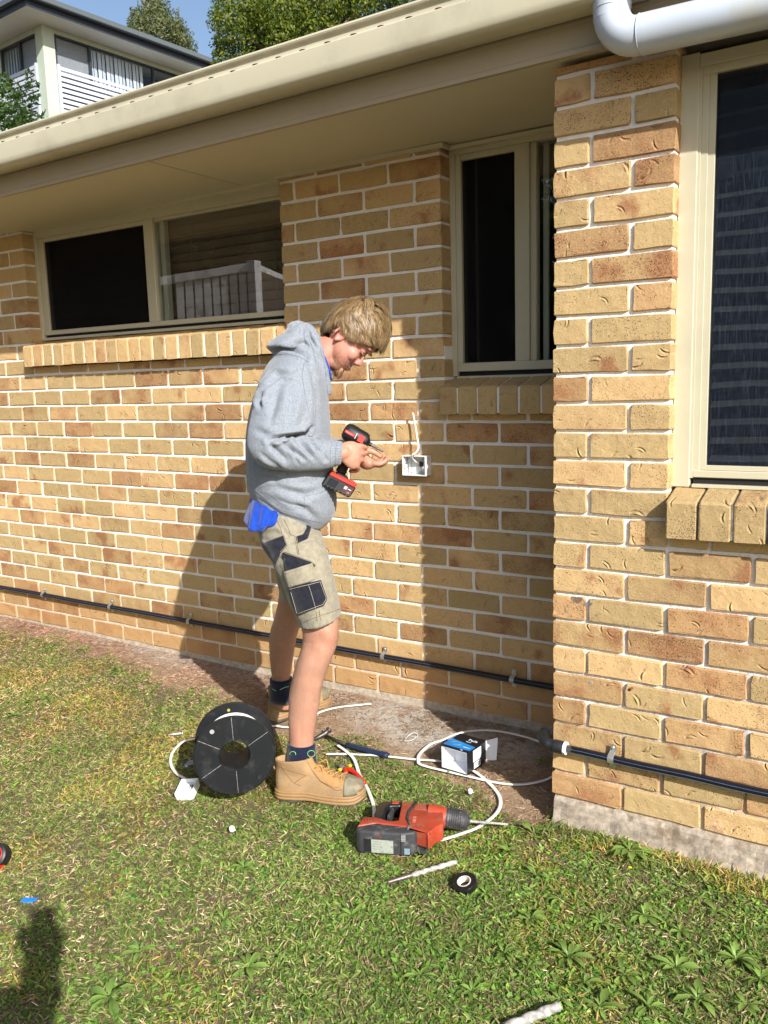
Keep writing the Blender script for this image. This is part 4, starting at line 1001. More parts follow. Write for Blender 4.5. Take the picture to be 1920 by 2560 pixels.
DPL=simple('brick_dusted_panel',(.36,.09,.05),.65,dirt=(.40,.20,.13),ds=30)
T=[dz_(x,y,.0875) for x,y in((1037,2014),(1076,2017),(1075,2026),(1036,2023))]; prism('badge_plate',T,zdown(T,.084),DPL,t_,0)
# ------------------------------------------------------------------ lawn
def leafmat(name,trans=.35,rough=.6,attr='gc'):
    m=bpy.data.materials.new(name); m.use_nodes=True; t=m.node_tree; t.nodes.clear(); g=G(t); o=g.n('OutputMaterial')
    a=g.n('Attribute',attribute_name=attr).outputs['Color']; p=g.n('BsdfPrincipled'); p.inputs['Roughness'].default_value=rough; p.inputs['Specular IOR Level'].default_value=.3
    g.link(a,p.inputs['Base Color']); tl=g.n('BsdfTranslucent'); g.link(g.mix(.6,a,(.20,.30,.02),'MIX'),tl.inputs[0])
    mx=g.n('MixShader'); mx.inputs[0].default_value=trans; g.link(p.outputs[0],mx.inputs[1]); g.link(tl.outputs[0],mx.inputs[2]); g.link(mx.outputs[0],o.inputs[0]); return m
GRASS=leafmat('grass_blade',.25); STRAW=leafmat('dry_straw',.12,.85)
_gx=np.linspace(-9,5,281); _gy=np.linspace(-5,.6,113)
GZ=np.array([[gz(x,y) for x in _gx] for y in _gy]); DE=np.array([dirt_edge(x) for x in _gx])
def gzv(x,y):
    fx=(x+9)/14*280; fy=(y+5)/5.6*112; i=np.clip(fx.astype(int),0,279); j=np.clip(fy.astype(int),0,111); a=np.clip(fx-i,0,1); b=np.clip(fy-j,0,1)
    return (GZ[j,i]*(1-a)+GZ[j,i+1]*a)*(1-b)+(GZ[j+1,i]*(1-a)+GZ[j+1,i+1]*a)*b
def vnoise(x,y,s,seed):
    r=np.random.default_rng(seed); T=r.random((64,64)); u=x*s+100; v=y*s+100; i=np.floor(u).astype(int); j=np.floor(v).astype(int); a=u-i; b=v-j; a=a*a*(3-2*a); b=b*b*(3-2*b)
    g_=lambda i,j:T[i%64,j%64]
    return (g_(i,j)*(1-a)+g_(i+1,j)*a)*(1-b)+(g_(i,j+1)*(1-a)+g_(i+1,j+1)*a)*b
def blades(name,n,cond,lmin,lmax,wmin,wmax,lift,cols,mat,seed,label,bend=.6,region=None,straight=False,cat='grass'):
    r=np.random.default_rng(seed)
    X=[];Y=[]
    tot=0
    while tot<n:
        if region=='near': x=r.uniform(-4.3,1.35,n); y=r.uniform(-1.75,.6,n)
        else: x=r.uniform(-9,5,n); y=r.uniform(-4.5,.6,n)
        if region!='near':
            k=~((x>-4.2)&(x<1.3)&(y>-1.7)); x=x[k];y=y[k]
        else: # keep to the fan the viewer can see, with a margin
            dx=x-CAM.x; dy=y-CAM.y; d=np.hypot(dx,dy); k=(d>1.1)&(x+y*.0<1.4); x=x[k];y=y[k]
        k=cond(x,y,r); x=x[k];y=y[k]; X.append(x);Y.append(y); tot+=len(x)
    x=np.concatenate(X)[:n]; y=np.concatenate(Y)[:n]; n=len(x); z=gzv(x,y)+r.uniform(-.004,.004,n)
    L=r.uniform(lmin,lmax,n); W=r.uniform(wmin,wmax,n)*.5; az=r.uniform(0,2*np.pi,n); el=r.uniform(lift[0],lift[1],n)
    dx,dy=np.cos(az),np.sin(az); d=np.stack([dx*np.cos(el),dy*np.cos(el),np.sin(el)],1)
    tw=r.uniform(-.9,.9,n); sx=np.stack([-dy,dx,np.zeros(n)],1); up=np.cross(sx,d); up[up[:,2]<0]*=-1
    side=sx*np.cos(tw)[:,None]+up*np.sin(tw)[:,None]
    p0=np.stack([x,y,z],1); el2=el-bend*r.uniform(.3,1.2,n); d2=np.stack([dx*np.cos(el2),dy*np.cos(el2),np.sin(el2)],1)
    p1=p0+d*(L*.5)[:,None]; p2=p1+d2*(L*.5)[:,None]; lo=gzv(p2[:,0],p2[:,1])+.002; p2[:,2]=np.maximum(p2[:,2],lo)
    w=W[:,None]
    V=np.empty((n,5,3)); V[:,0]=p0-side*w*.7; V[:,1]=p0+side*w*.7; V[:,2]=p1+side*w; V[:,3]=p1-side*w; V[:,4]=p2
    idx=np.arange(n)*5
    loops=np.stack([idx,idx+1,idx+2,idx+3, idx+3,idx+2,idx+4],1).ravel()
    starts=np.stack([np.arange(n)*7,np.arange(n)*7+4],1).ravel(); tots=np.tile([4,3],n)
    me=bpy.data.meshes.new(name); me.vertices.add(n*5); me.vertices.foreach_set('co',V.reshape(-1).astype(np.float32)); me.loops.add(n*7); me.loops.foreach_set('vertex_index',loops.astype(np.int32))
    me.polygons.add(n*2); me.polygons.foreach_set('loop_start',starts.astype(np.int32)); me.polygons.foreach_set('loop_total',tots.astype(np.int32)); me.update(calc_edges=True); 
    cols=np.array(cols); k=r.integers(0,len(cols),n); c=cols[k]*r.uniform(.7,1.35,(n,1))*np.array([1.22,1.12,1.15]); 
    pn=vnoise(x,y,3.2,seed)[:,None]; yl=np.clip((-x-.6)/2.0,0,1)[:,None]; c=c*(1+.6*(pn-.5))*(1+yl*np.array([.32,.12,.25]))
    if cat=='grass' and name!='dry_grass': dry=(vnoise(x,y,5,seed+1)[:,None]>.62); c=np.where(dry,c*np.array([1.35,1.05,.9]),c)
    C4=np.ones((n,5,4),dtype=np.float32); C4[:,:,:3]=c[:,None,:]; C4[:,4,:3]*=np.array([1.15,1.1,.9])
    a=me.attributes.new('gc','FLOAT_COLOR','POINT'); a.data.foreach_set('color',C4.reshape(-1)); me.materials.append(mat)
    o=bpy.data.objects.new(name,me); COL.objects.link(o); tag(o,label,cat,None,'stuff'); return o
def on_lawn(den):
    def f(x,y,r):
        de=np.interp(x,_gx,DE); e=(de-y)+ (vnoise(x,y,7,3)-.5)*.16+(vnoise(x,y,22,4)-.5)*.08
        p=np.clip(.5+e/.12,0,1)*(den*(.55+.9*vnoise(x,y,4.5,11)))
        p=np.where((x>0)&(y>-.045),0,p)
        p=p*np.where((x-cf.x)**2+(y-cf.y)**2<.01,.5,1)
        return r.random(len(x))<p
    return f
def on_dirt(x,y,r):
    de=np.interp(x,_gx,DE); e=(y-de); p=np.clip(.5+e/.2,0,1)*(.25+.8*(vnoise(x,y,6,8)>.5)); p=np.where((y>.5)|((x>0)&(y>-.045)),0,p); return r.random(len(x))<p
GREENS=[(.110,.200,.030),(.145,.235,.040),(.190,.265,.055),(.080,.150,.032),(.23,.27,.08),(.14,.18,.06),(.27,.26,.10)]
DRY=[(.46,.37,.22),(.34,.25,.14),(.52,.45,.28),(.24,.16,.09),(.40,.36,.19)]
blades('grass',215000,on_lawn(.95),.011,.032,.0020,.0048,(-.05,.8),GREENS,GRASS,1,'short mown green grass covering the lawn',region='near',bend=.3)
def weedy(x,y,r):
    k=on_lawn(.95)(x,y,r); return k&(r.random(len(x))<np.clip(.30+.75*(x+1.0)/1.2-.15*y,.22,1)*np.where(vnoise(x,y,9,41)>.42,1,.35))
blades('clover_leaves',80000,weedy,.009,.022,.0050,.0100,(-.05,.7),[(.095,.215,.030),(.130,.260,.035),(.16,.28,.050),(.070,.165,.030)],GRASS,2,'small broad clover and weed leaves among the lawn grass',region='near',cat='ground cover',bend=.3)
blades('dry_grass',112000,on_lawn(.95),.008,.028,.0014,.0036,(-.1,.5),DRY,STRAW,3,'dead straw coloured grass clippings lying in the lawn',region='near',cat='thatch',bend=.15)
blades('straw_litter',26000,on_dirt,.010,.040,.001,.0028,(-.1,.3),[(.26,.18,.10),(.36,.28,.175),(.16,.10,.06),(.42,.35,.23)],STRAW,4,'dry grass litter scattered on the bare soil by the wall',region='near',cat='litter',bend=.2)
def by_footing(x,y,r): return (x>-.02)&(x<1.35)&(y<-.035)&(y>-.13)
blades('edge_grass',5200,by_footing,.012,.040,.0020,.0045,(.1,1.2),GREENS+GREENS+DRY[:2],GRASS,6,'longer grass growing up against the pier footing',region='near',bend=.4)
blades('outer_grass',60000,on_lawn(.8),.03,.07,.005,.009,(.1,1.1),GREENS+DRY[:2],GRASS,5,'mown grass of the lawn beyond the picture edges',region='far')
# rosette weeds
def weed_leaf(L,W,seed):
    r=random.Random(seed); n=7; vs=[];fs=[]
    for i in range(n+1):
        t=i/n; w_=W*.5*(math.sin(math.pi*min(1,t*.92+.06))**.8)*(.35+.75*t if t<.55 else 1.1-.15*t)
        w_*=1+.25*((i%2)*2-1)*(1 if 0<i<n else 0)*r.uniform(.3,1)
        if i==n: w_=0.0004
        x=L*t; z=L*(.42*t-.55*t*t)
        vs+=[(x,-w_,z+.12*w_*3),(x,0,z),(x,w_,z+.12*w_*3)]
    for i in range(n):
        a=i*3; fs+=[(a,a+3,a+4,a+1),(a+1,a+4,a+5,a+2)]
    return vs,fs
def weedmat():
    m=bpy.data.materials.new('weed_leaf'); m.use_nodes=True; t=m.node_tree; t.nodes.clear(); g=G(t); o=g.n('OutputMaterial'); co=g.n('TexCoord').outputs['Object']
    sp=g.n('SeparateXYZ'); g.link(co,sp.inputs[0]); mid=g.math('SUBTRACT',1.,g.sm(g.math('ABSOLUTE',sp.outputs[1]),.0,.0016))
    c=g.mix(g.noise(co,60,3),(.165,.275,.050),(.260,.385,.090)); c=g.mix(g.math('MULTIPLY',mid,.6),c,(.30,.38,.14))
    oi=g.n('ObjectInfo'); c2=g.n('HueSaturation',i_Color=c); g.link(g.math('ADD',g.math('MULTIPLY',oi.outputs['Random'],.5),.7),c2.inputs['Value'])
    p=g.n('BsdfPrincipled',i_Roughness=.42); g.link(c2.outputs[0],p.inputs['Base Color']); tl=g.n('BsdfTranslucent'); g.link(c2.outputs[0],tl.inputs[0])
    mx=g.n('MixShader'); mx.inputs[0].default_value=.3; g.link(p.outputs[0],mx.inputs[1]); g.link(tl.outputs[0],mx.inputs[2]); g.link(mx.outputs[0],o.inputs[0]); return m
WM=weedmat(); LV=[]
for i in range(6):
    vs,fs=weed_leaf(1.0,(.28,.34,.25,.32,.38,.30)[i],i*7+1); me=bpy.data.meshes.new('leaf'); me.from_pydata(vs,[],fs); me.materials.append(WM); me.shade_smooth(); LV.append(me)
WEEDS=[(1575,2130,.085,13,'largest leafy weed on the lawn right of the tape roll near the footing'),
(1330,2085,.060,9,'leafy weed just right of the red drill bit tip'),(1270,2130,.050,8,'flat weed between the red drill and the tape roll'),(1215,2235,.046,6,'small weed touching the right side of the tape roll'),
(1325,2300,.052,8,'weed midway below the tape roll with narrow leaves'),(1505,2310,.055,8,'weed in open grass right of centre with pointed leaves'),(1420,2395,.070,10,'broad rosette weed above the big drill bit'),
(1260,2385,.062,7,'star shaped weed left of the broad rosette'),(1155,2385,.060,8,'pale leafed weed at lower centre below the tape roll'),(1560,2440,.062,7,'weed with long leaf right of the broad rosette'),
(1400,2500,.050,6,'weed beside the top end of the big drill bit'),(1500,2520,.060,7,'weed at the bottom edge right of the big drill bit'),(1840,2400,.070,9,'weed close to the right edge with ragged leaves'),
(1745,2500,.068,9,'weed near the bottom right corner'),(1865,2515,.055,6,'small weed in the bottom right corner'),(275,2495,.085,7,'pale star weed at the bottom left beside the shadow'),
(350,2380,.055,7,'weed in the grass above the pale star weed'),(610,2170,.055,8,'weed below the reel and above the tape roll level'),(620,2420,.065,8,'weed at lower centre of the lawn'),(560,2300,.045,7,'small weed in the middle of the lower lawn'),
(500,2120,.045,7,'small weed under the white cap on the lawn'),(300,1680,.065,9,'weed clump at the soil edge left of the reel'),(60,1760,.060,8,'weed at the left edge above the lawn'),(130,1620,.055,9,'weed clump near the wall at the left'),
(210,1625,.050,8,'weed growing at the soil edge under the second clip'),(110,1750,.060,9,'weed patch in grass at far left'),(40,1790,.05,7,'low weed beside the left edge of the lawn'),(150,1875,.050,8,'weed in the grass left of the cable loop'),
(1130,1925,.045,8,'weed under the cable in front of the small box'),(990,1910,.040,7,'weed between the pliers and the small box'),(1355,1905,.04,6,'weed in the shade at the pier corner'),(1390,2040,.045,7,'weed at the foot of the brick pier'),(880,2290,.05,7,'weed on the lawn below the left drill bit'),(1700,2330,.05,7,'weed in the grass near the right edge'),(1040,2160,.038,6,'weed under the red drill housing'),(760,2120,.045,7,'weed left of the red drill on the lawn')]
wr=random.Random(5)
def add_weed(x,y,R,n,label):
    R*=.95; n=int(n*1.5); c=gp(x,y,.004); e=empty('lawn_weed',c,label,'weed','rosette weeds in the lawn')
    a0=wr.uniform(0,6.28)
    for k in range(n):
        L=R*wr.uniform(.6,1.1)*(1 if k<n*.7 else .6); az=a0+6.283*k*.382+wr.uniform(-.35,.35); el=wr.uniform(.02,.45) if k<n*.7 else wr.uniform(.5,1.0)
        o=bpy.data.objects.new('leaf',LV[wr.randrange(6)]); COL.objects.link(o); o.location=c; o.rotation_euler=(wr.uniform(-.3,.3),-el,az); s=L; o.scale=(s,s*wr.uniform(.75,1.1),s); setpar(o,e)
for w_ in WEEDS: add_weed(*w_)
for q_ in [(1610,2290,.06,8,'dark leafed weed below the largest weed towards the right edge'),(1690,2420,.065,8,'weed with upright leaves left of the ragged weed at the right edge'),(1320,2420,.045,7,'small weed tucked between the star shaped weed and the broad rosette'),
(1460,2460,.055,7,'weed straight above the top end of the big drill bit'),(1620,2520,.06,8,'wide weed at the bottom edge between big drill bit and corner'),(1080,2330,.045,7,'small weed left of and below the tape roll'),(1180,2480,.06,7,'weed left of the big drill bit near the bottom edge'),
(1400,2250,.045,7,'small weed halfway from the tape roll to the largest weed'),(1790,2280,.045,7,'small weed in the lawn just below the footing at the right edge'),(1050,2440,.05,7,'weed near the bottom edge below the left drill bit'),(1900,2450,.06,8,'weed cut by the right edge of the picture'),(1340,2190,.045,7,'weed right of the tape roll level with the left drill bit')]: add_weed(*q_)
# tiny yellow flower in the largest weed
m=MB(); p=gp(1575,2168,.03); 
for k in range(7):
    a=k*.9; m.ell(p+Vector((math.cos(a),math.sin(a),0))*.0035,(.003,0,0),(0,.003,0),(0,0,.0012),4,6)
o=m.build('yellow_flower',PY,None,smooth=True); tag(o,'tiny yellow flower at the foot of the largest weed','flower')
# ------------------------------------------------------------------ neighbour house
K=1.7
def sc(p): return CAM+(Vector(p)-CAM)*K
O_=Vector((-8.92,5.07,0)); d1=Vector((.0744,.9972,0)).normalized(); d2=Vector((-d1.y,d1.x,0))
def NP(s,t,z):  # s along right wall, t along left wall (leftwards), z at reference scale
    return sc((O_+d1*s+d2*t)*1+Vector((0,0,z)))
MINT=simple('pale_green_render',(.43,.49,.40),.85,var=.06,vs=3,bump=.2,bs=30); WSOF=simple('white_soffit',(.58,.59,.56),.8,var=.03)
CHAR=simple('charcoal_metal',(.030,.036,.050),.4,var=.1); CHARG=simple('grey_gutter_face',(.10,.115,.12),.35,var=.1); SLAT=simple('white_slat',(.50,.53,.60),.45,var=.03)
nh=empty('neighbour_house',NP(0,0,0)*1.0 if False else Vector((NP(0,0,6).x,NP(0,0,6).y,0)),'two storey pale green house with charcoal gutters beyond the roofline','house')
def nbox(m,s0,s1,t0,t1,z0,z1):
    vs=[NP(s,t,z) for z in(z0,z1) for s,t in((s0,t0),(s1,t0),(s1,t1),(s0,t1))]
    m.add(vs,[(0,1,2,3),(4,7,6,5),(0,4,5,1),(1,5,6,2),(2,6,7,3),(3,7,4,0)]); return m
def nb(name,mat,par,*b):
    m=MB(); nbox(m,*b); bm=bmesh.new(); o=m.build(name,mat,par); bm.from_mesh(o.data); bmesh.ops.recalc_face_normals(bm,faces=bm.faces); bm.to_mesh(o.data); bm.free(); return o
zb_=1.37-(1.37+.1)/K
# walls around the two corner windows
m=MB(); nbox(m,0,7,0.06,4,zb_,5.1); o=m.build('wall',MINT,nh)
m=MB(); nbox(m,-.002,.168,-.002,.165,zb_,6.01); m.build('corner_column',MINT,nh)
nb('wall',MINT,nh,.168,7,.0,.08,5.948,6.01); nb('wall',MINT,nh,.0,.08,.165,4,5.945,6.01); nb('wall',MINT,nh,2.6,7,.0,.1,5.1,5.948); nb('wall',MINT,nh,.0,.1,1.03,4,5.1,5.945)
nb('soffit',WSOF,nh,-.42,7,-.37,4,6.012,6.03)
# fascia and gutter right and left runs
for nm,mt,(a,b,c,d) in(('fascia',CHAR,(-.372,-.36,6.005,6.10)),):
    nb(nm,mt,nh,-.42,7,a,b,c,d); nb(nm,mt,nh,-.43,-.42,-.372,4,c,d)
nb('gutter',CHAR,nh,-.49,7,-.455,-.374,6.075,6.09); nb('gutter',CHARG,nh,-.49,7,-.462,-.450,6.085,6.145); nb('gutter',CHARG,nh,-.50,-.485,-.462,4,6.085,6.145); nb('gutter',CHAR,nh,-.485,-.43,-.455,4,6.075,6.09)
m=MB(); A=[NP(-.47,-.44,6.13),NP(7,-.44,6.13),NP(7,2,6.9),NP(1.4,2,6.9)]; m.add(A,[(0,1,2,3)]); m.add([NP(-.47,-.44,6.13),NP(1.4,2,6.9),NP(1.4,4,6.9),NP(-.47,4,6.13)],[(0,1,2,3)]); m.build('roof',CHAR,nh)
NGLASS=glass_mat('neighbour_glass',(.9,.92,.94),.30)
CURT=simple('white_vertical_blind',(.72,.76,.80),.7,var=.03)
def nwin(side,a,b,z0,z1,mulls,pale,slats):
    m=MB(); f=.022
    def bx(m,s0,s1,o0,o1,za,zb):
        if side=='R': nbox(m,s0,s1,o0,o1,za,zb)
        else: nbox(m,o0,o1,s0,s1,za,zb)
    bx(m,a,b,.01,.05,z1-f,z1); bx(m,a,b,.01,.05,z0,z0+f); bx(m,a,a+f,.01,.05,z0,z1); bx(m,b-f,b,.01,.05,z0,z1)
    for q in mulls: bx(m,q-f*.7,q+f*.7,.008,.05,z0,z1)
    w_=m.build('window',CHAR,nh); bm=bmesh.new(); bm.from_mesh(w_.data); bmesh.ops.recalc_face_normals(bm,faces=bm.faces); bm.to_mesh(w_.data); bm.free()
    m=MB(); bx(m,a,b,.035,.037,z0,z1); m.build('pane',NGLASS,w_)
    m=MB(); bx(m,a,b,.4,.41,z0-.1,z1); m.build('dark_room',simple('grey_room',(.06,.06,.06),.9),w_)
    for (p,q) in pale:
        n=slats; 
        for k in range(n):
            x0=p+(q-p)*k/n; x1=p+(q-p)*(k+.96)/n
            m=MB()
            c0=(.060,.085)
            if side=='R': m.add([NP(x0,.07,z0),NP(x1,.075+.012*(k%2+.5),z0),NP(x1,.075+.012*(k%2+.5),z1-.02),NP(x0,.07,z1-.02)],[(0,1,2,3)])
            else: m.add([NP(.07,x0,z0),NP(.09,x1,z0),NP(.09,x1,z1-.02),NP(.07,x0,z1-.02)],[(0,1,2,3)])
            m.build('blind_vane',CURT,w_)
nwin('R',.179,2.60,5.35,5.948,(.707,1.764,2.2),((.73,1.20),(1.20,1.62)),7)
nwin('L',.165,1.03,5.35,5.945,(.572,),((.60,1.0),),6)
m=MB(); nbox(m,.73,.70+.03,.05,.055,5.4,5.9)
gb=MB(); nbox(gb,.2,.70,.055,.06,5.35,5.93); gb.build('grey_blind',simple('shaded_screen_blind',(.30,.30,.30),.8),nh)
gb=MB(); nbox(gb,.055,.06,.2,.56,5.35,5.93); gb.build('grey_blind',bpy.data.materials['shaded_screen_blind'],nh)
# slatted white privacy screens
def nscreen(side,a,b,ztop,n):
    e=MB()
    def bx(m,s0,s1,o0,o1,za,zb):
        if side=='R': nbox(m,s0,s1,o0,o1,za,zb)
        else: nbox(m,o0,o1,s0,s1,za,zb)
    bx(e,a,a+.035,-.035,-.008,ztop-1.1,ztop+.01); bx(e,b-.035,b,-.035,-.008,ztop-1.1,ztop+.01)
    s_=e.build('slat_screen',SLAT,nh)
    for k in range(n):
        m=MB(); z=ztop-.012-.066*k; bx(m,a+.035,b-.035,-.030,-.016,z-.044,z); o=m.build('slat',SLAT,s_)
        bm=bmesh.new(); bm.from_mesh(o.data); bmesh.ops.recalc_face_normals(bm,faces=bm.faces); bm.to_mesh(o.data); bm.free()
nscreen('R',.168,2.5,5.56,13); nscreen('L',.150,1.0,5.565,13)
# ------------------------------------------------------------------ trees
def foliage(name,centers,nleaf,size,mat,par,cols,seed,droop=0.,elong=1.6,fill=.0):
    r=np.random.default_rng(seed); Vs=[];Cs=[]
    for (c,rad,) in centers:
        sub=max(1,int(6*min(1.5,rad[0]/.3))); n=int(nleaf*(rad[0]*rad[1]+rad[1]*rad[2])/2)
        u=r.normal(size=(n,3)); u/=np.linalg.norm(u,axis=1)[:,None]; rr=np.where(r.random(n)<.75,r.uniform(.78,1.05,n),r.uniform(.3,.9,n))[:,None]
        lump=1+.22*np.sin(u[:,0]*sub+c[0]*7)*np.cos(u[:,1]*sub*1.3+c[1]*5)+.15*np.sin(u[:,2]*sub*1.7+c[2]*9)
        p=np.array(c)+u*rr*lump[:,None]*np.array(rad)
        nrm=u+r.normal(size=(n,3))*.55; nrm/=np.linalg.norm(nrm,axis=1)[:,None]
        t=np.cross(nrm,r.normal(size=(n,3))); t/=np.linalg.norm(t,axis=1)[:,None]
        t[:,2]-=droop; t/=np.linalg.norm(t,axis=1)[:,None]
        s=np.cross(nrm,t); s/=np.linalg.norm(s,axis=1)[:,None]
        L=r.uniform(.6,1.3,n)[:,None]*size; W=L/elong
        v=np.stack([p,p+t*L*.5+s*W*.5,p+t*L,p+t*L*.5-s*W*.5],1); Vs.append(v)
        cc=np.array(cols)[r.integers(0,len(cols),n)]*r.uniform(.75,1.25,(n,1)); Cs.append(np.repeat(cc[:,None,:],4,1))
    V=np.concatenate(Vs); Cc=np.concatenate(Cs); n=len(V)
    me=bpy.data.meshes.new(name); me.vertices.add(n*4); me.vertices.foreach_set('co',V.reshape(-1).astype(np.float32)); me.loops.add(n*4); me.loops.foreach_set('vertex_index',np.arange(n*4,dtype=np.int32))
    me.polygons.add(n); me.polygons.foreach_set('loop_start',(np.arange(n)*4).astype(np.int32)); me.polygons.foreach_set('loop_total',np.full(n,4,dtype=np.int32)); me.update(calc_edges=True)
    C4=np.ones((n*4,4),dtype=np.float32); C4[:,:3]=Cc.reshape(-1,3); a=me.attributes.new('gc','FLOAT_COLOR','POINT'); a.data.foreach_set('color',C4.reshape(-1)); me.materials.append(mat)
    o=bpy.data.objects.new(name,me); COL.objects.link(o); setpar(o,par); return o
BARK=simple('bark',(.12,.085,.06),.9,var=.3,vs=8,bump=1,bs=20)
TL=leafmat('tree_leaf',.35,.5)
tr_=random.Random(3)
def tree(label,dep,pxs,cols,seed,size,nleaf,ground=-.1,droop=.3,elong=1.7,trunk_px=None,rscale=1.):
    C=[]
    for (x,y,r) in pxs:
        d=dep+tr_.uniform(-.06,.06)*dep*.5; p=at(x,y,d); R=r/F*d*rscale; C.append((tuple(p),(R,R,R*1.15)))
    tx,ty=trunk_px; b=at(tx,ty,dep); e=empty('tree',(b.x,b.y,ground),label,'tree')
    foliage('crown',C,nleaf,size,TL,e,cols,seed,droop,elong)
    m=MB(); top=at(tx,ty,dep); pts=[Vector((b.x,b.y,ground-.2)).lerp(top,t)+Vector((math.sin(t*5)*.12,math.cos(t*4)*.1,0)) for t in [k/8 for k in range(9)]]
    m.tube(pts,[.20*(dep/14)*(1-.85*k/8) for k in range(9)],12)
    for (c,R) in C[::2]:
        s=pts[tr_.randrange(4,8)]; c=Vector(c); m.tube([s,s.lerp(c,.5)+Vector((0,0,.1)),c.lerp(s,.25)],[.045*dep/14,.03*dep/14,.01],6)
    m.build('trunk',BARK,e,smooth=True); return e
# big conifer hedge tree above the gutter
L=[]
for (x,y,r) in((575,60,48),(560,130,34),(610,20,45),(650,75,55),(625,130,40),(700,30,60),(700,95,45),(750,55,55),(800,10,60),(780,80,42),(850,40,50),(900,10,50),(880,70,30),(960,10,40),(545,175,22),(600,165,26),(660,-30,60),(740,-50,70),(840,-60,80),(560,-20,30),(930,-60,60),(1010,-30,50),(545,40,22),(690,150,30),(1000,-80,60),(690,60,30),(630,60,25),(730,110,30),(660,110,28)): L.append((x,y,r))
tree('tall yellow green feathery conifer rising behind the gutter',14,L,[(.115,.160,.014),(.155,.190,.018),(.070,.110,.014),(.20,.21,.028),(.045,.075,.014)],11,.060,15000,trunk_px=(760,60),droop=.5,elong=2.0)
tree('grey green rounded gum tree between the houses',26,[(380,40,38),(355,70,34),(400,85,40),(430,60,30),(445,95,32),(465,120,26),(400,20,22),(345,45,22),(420,120,35),(340,80,26),(378,18,18),(440,75,24)],[(.10,.12,.045),(.14,.15,.06),(.07,.09,.04),(.17,.17,.075)],12,.11,5000,trunk_px=(400,90),droop=.8,elong=2.6)
tree('small dark glossy camellia tree at the left edge',6.5,[(18,300,38),(5,250,34),(60,285,26),(45,235,18),(85,250,12),(75,215,12),(30,215,14),(95,300,16),(115,310,12),(72,185,9),(5,200,16),(50,320,30),(88,215,9)],[(.028,.065,.012),(.045,.095,.016),(.02,.05,.012),(.06,.11,.02)],13,.040,22000,trunk_px=(20,320),droop=.1,elong=1.9)
# ------------------------------------------------------------------ paling fence behind the viewer, seen mirrored in the long window
WPF=simple('weathered_white_timber',(.78,.78,.78),.8,var=.15,vs=8,dirt=(.38,.37,.36),ds=6)
fe=empty('paling_fence',(-5.75,-4.03,-.1),'tall weathered white paling fence mirrored in the long window','fence')
def mirror_ray(x,y,Yg=.615):
    d=ray(x,y); t=(Yg-CAM.y)/d.y; P=CAM+d*t; return P,Vector((d.x,-d.y,d.z))
def on_line(x,y,A,dr):
    # mirrored line of sight against the upright plane through A along dr
    P,d=mirror_ray(x,y); n=Vector((-dr.y,dr.x,0)); t=(A-P).dot(n)/d.dot(n); return P+d*t
P,d=mirror_ray(637,668); CN=P+d*((-4.0-P.y)/d.y)
D1=Vector((-.70,.714,0)).normalized(); D2=Vector((-.48,-.877,0)).normalized()
def fence_run(D,xa,xb,ytop,pitch,p0,mat):
    # palings between two mirrored picture columns, cap following the sloping top
    q0=on_line(xa,ytop(xa),CN,D); q1=on_line(xb,ytop(xb),CN,D)
    L=(q1-q0).length; n=max(1,round(L/pitch)); nr=Vector((D.y,-D.x,0))
    if nr.dot(Vector((0,1,0)))<0: nr=-nr
    for k in range(n):
        c=q0.lerp(q1,(k+.5)/n); h_=c.z-.03+.1; w_=L/n*.40
        m=MB(); m.obox(Vector((c.x,c.y,-.1+h_/2)),D*w_,nr*.010,Vector((0,0,h_/2)),.002); m.build('paling',WPF,fe)
    m=MB(); c=(q0+q1)/2; m.obox(c+nr*.02+Vector((0,0,.01)),(q1-q0)*.5,nr*.02,Vector((0,0,.045)),.004); m.build('cap_rail',WPF,fe)
    m=MB(); m.obox(Vector((c.x,c.y,(c.z-.1)/2))-nr*.04,(q1-q0)*.5,nr*.015,Vector((0,0,(c.z+.02)/2))); m.build('backing_board',FDK,fe)
    return q0,q1
FDK=simple('dark_fence_timber',(.085,.065,.05),.9)
t1=lambda x: 668+(640-x)*.155
fence_run(D1,640,437,t1,.105,0,WPF)
t2=lambda x: 668+(x-640)*.42
fence_run(D2,640,760,t2,.15,0,WPF)
q0=on_line(437,t1(437),CN,D1); q1=on_line(370,t1(370),CN,D1)
m=MB(); m.obox((q0+q1)/2+Vector((0,0,.01)),(q1-q0)*.5,Vector((D1.y,-D1.x,0))*.02,Vector((0,0,.045)),.004); m.build('cap_rail',WPF,fe)
m=MB(); m.box((CN.x-.06,CN.y-.06,-.2),(CN.x+.06,CN.y+.06,CN.z+.07),.004); m.build('corner_post',WPF,fe)
fe.location=(CN.x,CN.y,-.1)
for o_ in list(fe.children): setpar(o_,fe)
# dark hedge beyond the fence
hd_=empty('garden_tree',(-11,-9,-.1),'dark leafy trees standing behind the paling fence','tree')
foliage('crown',[((-11,-10,2.6),(2.6,2,3.4)),((-7.5,-11,2.4),(2.8,2,3.6)),((-15,-10,3),(3.2,2,4.6)),((-4,-12,2),(2.8,2,3.2)),((-19,-9,4),(3.5,2.5,5.5)),((-9,-12,5),(4,2,4))],2600,.20,TL,hd_,[(.035,.06,.012),(.05,.08,.018),(.02,.035,.01)],15,fill=1)
m=MB(); m.tube([(-11,-9,-.3),(-11,-9,2),(-10.8,-9,3.6)],[.2,.15,.06],10); m.build('trunk',BARK,hd_)
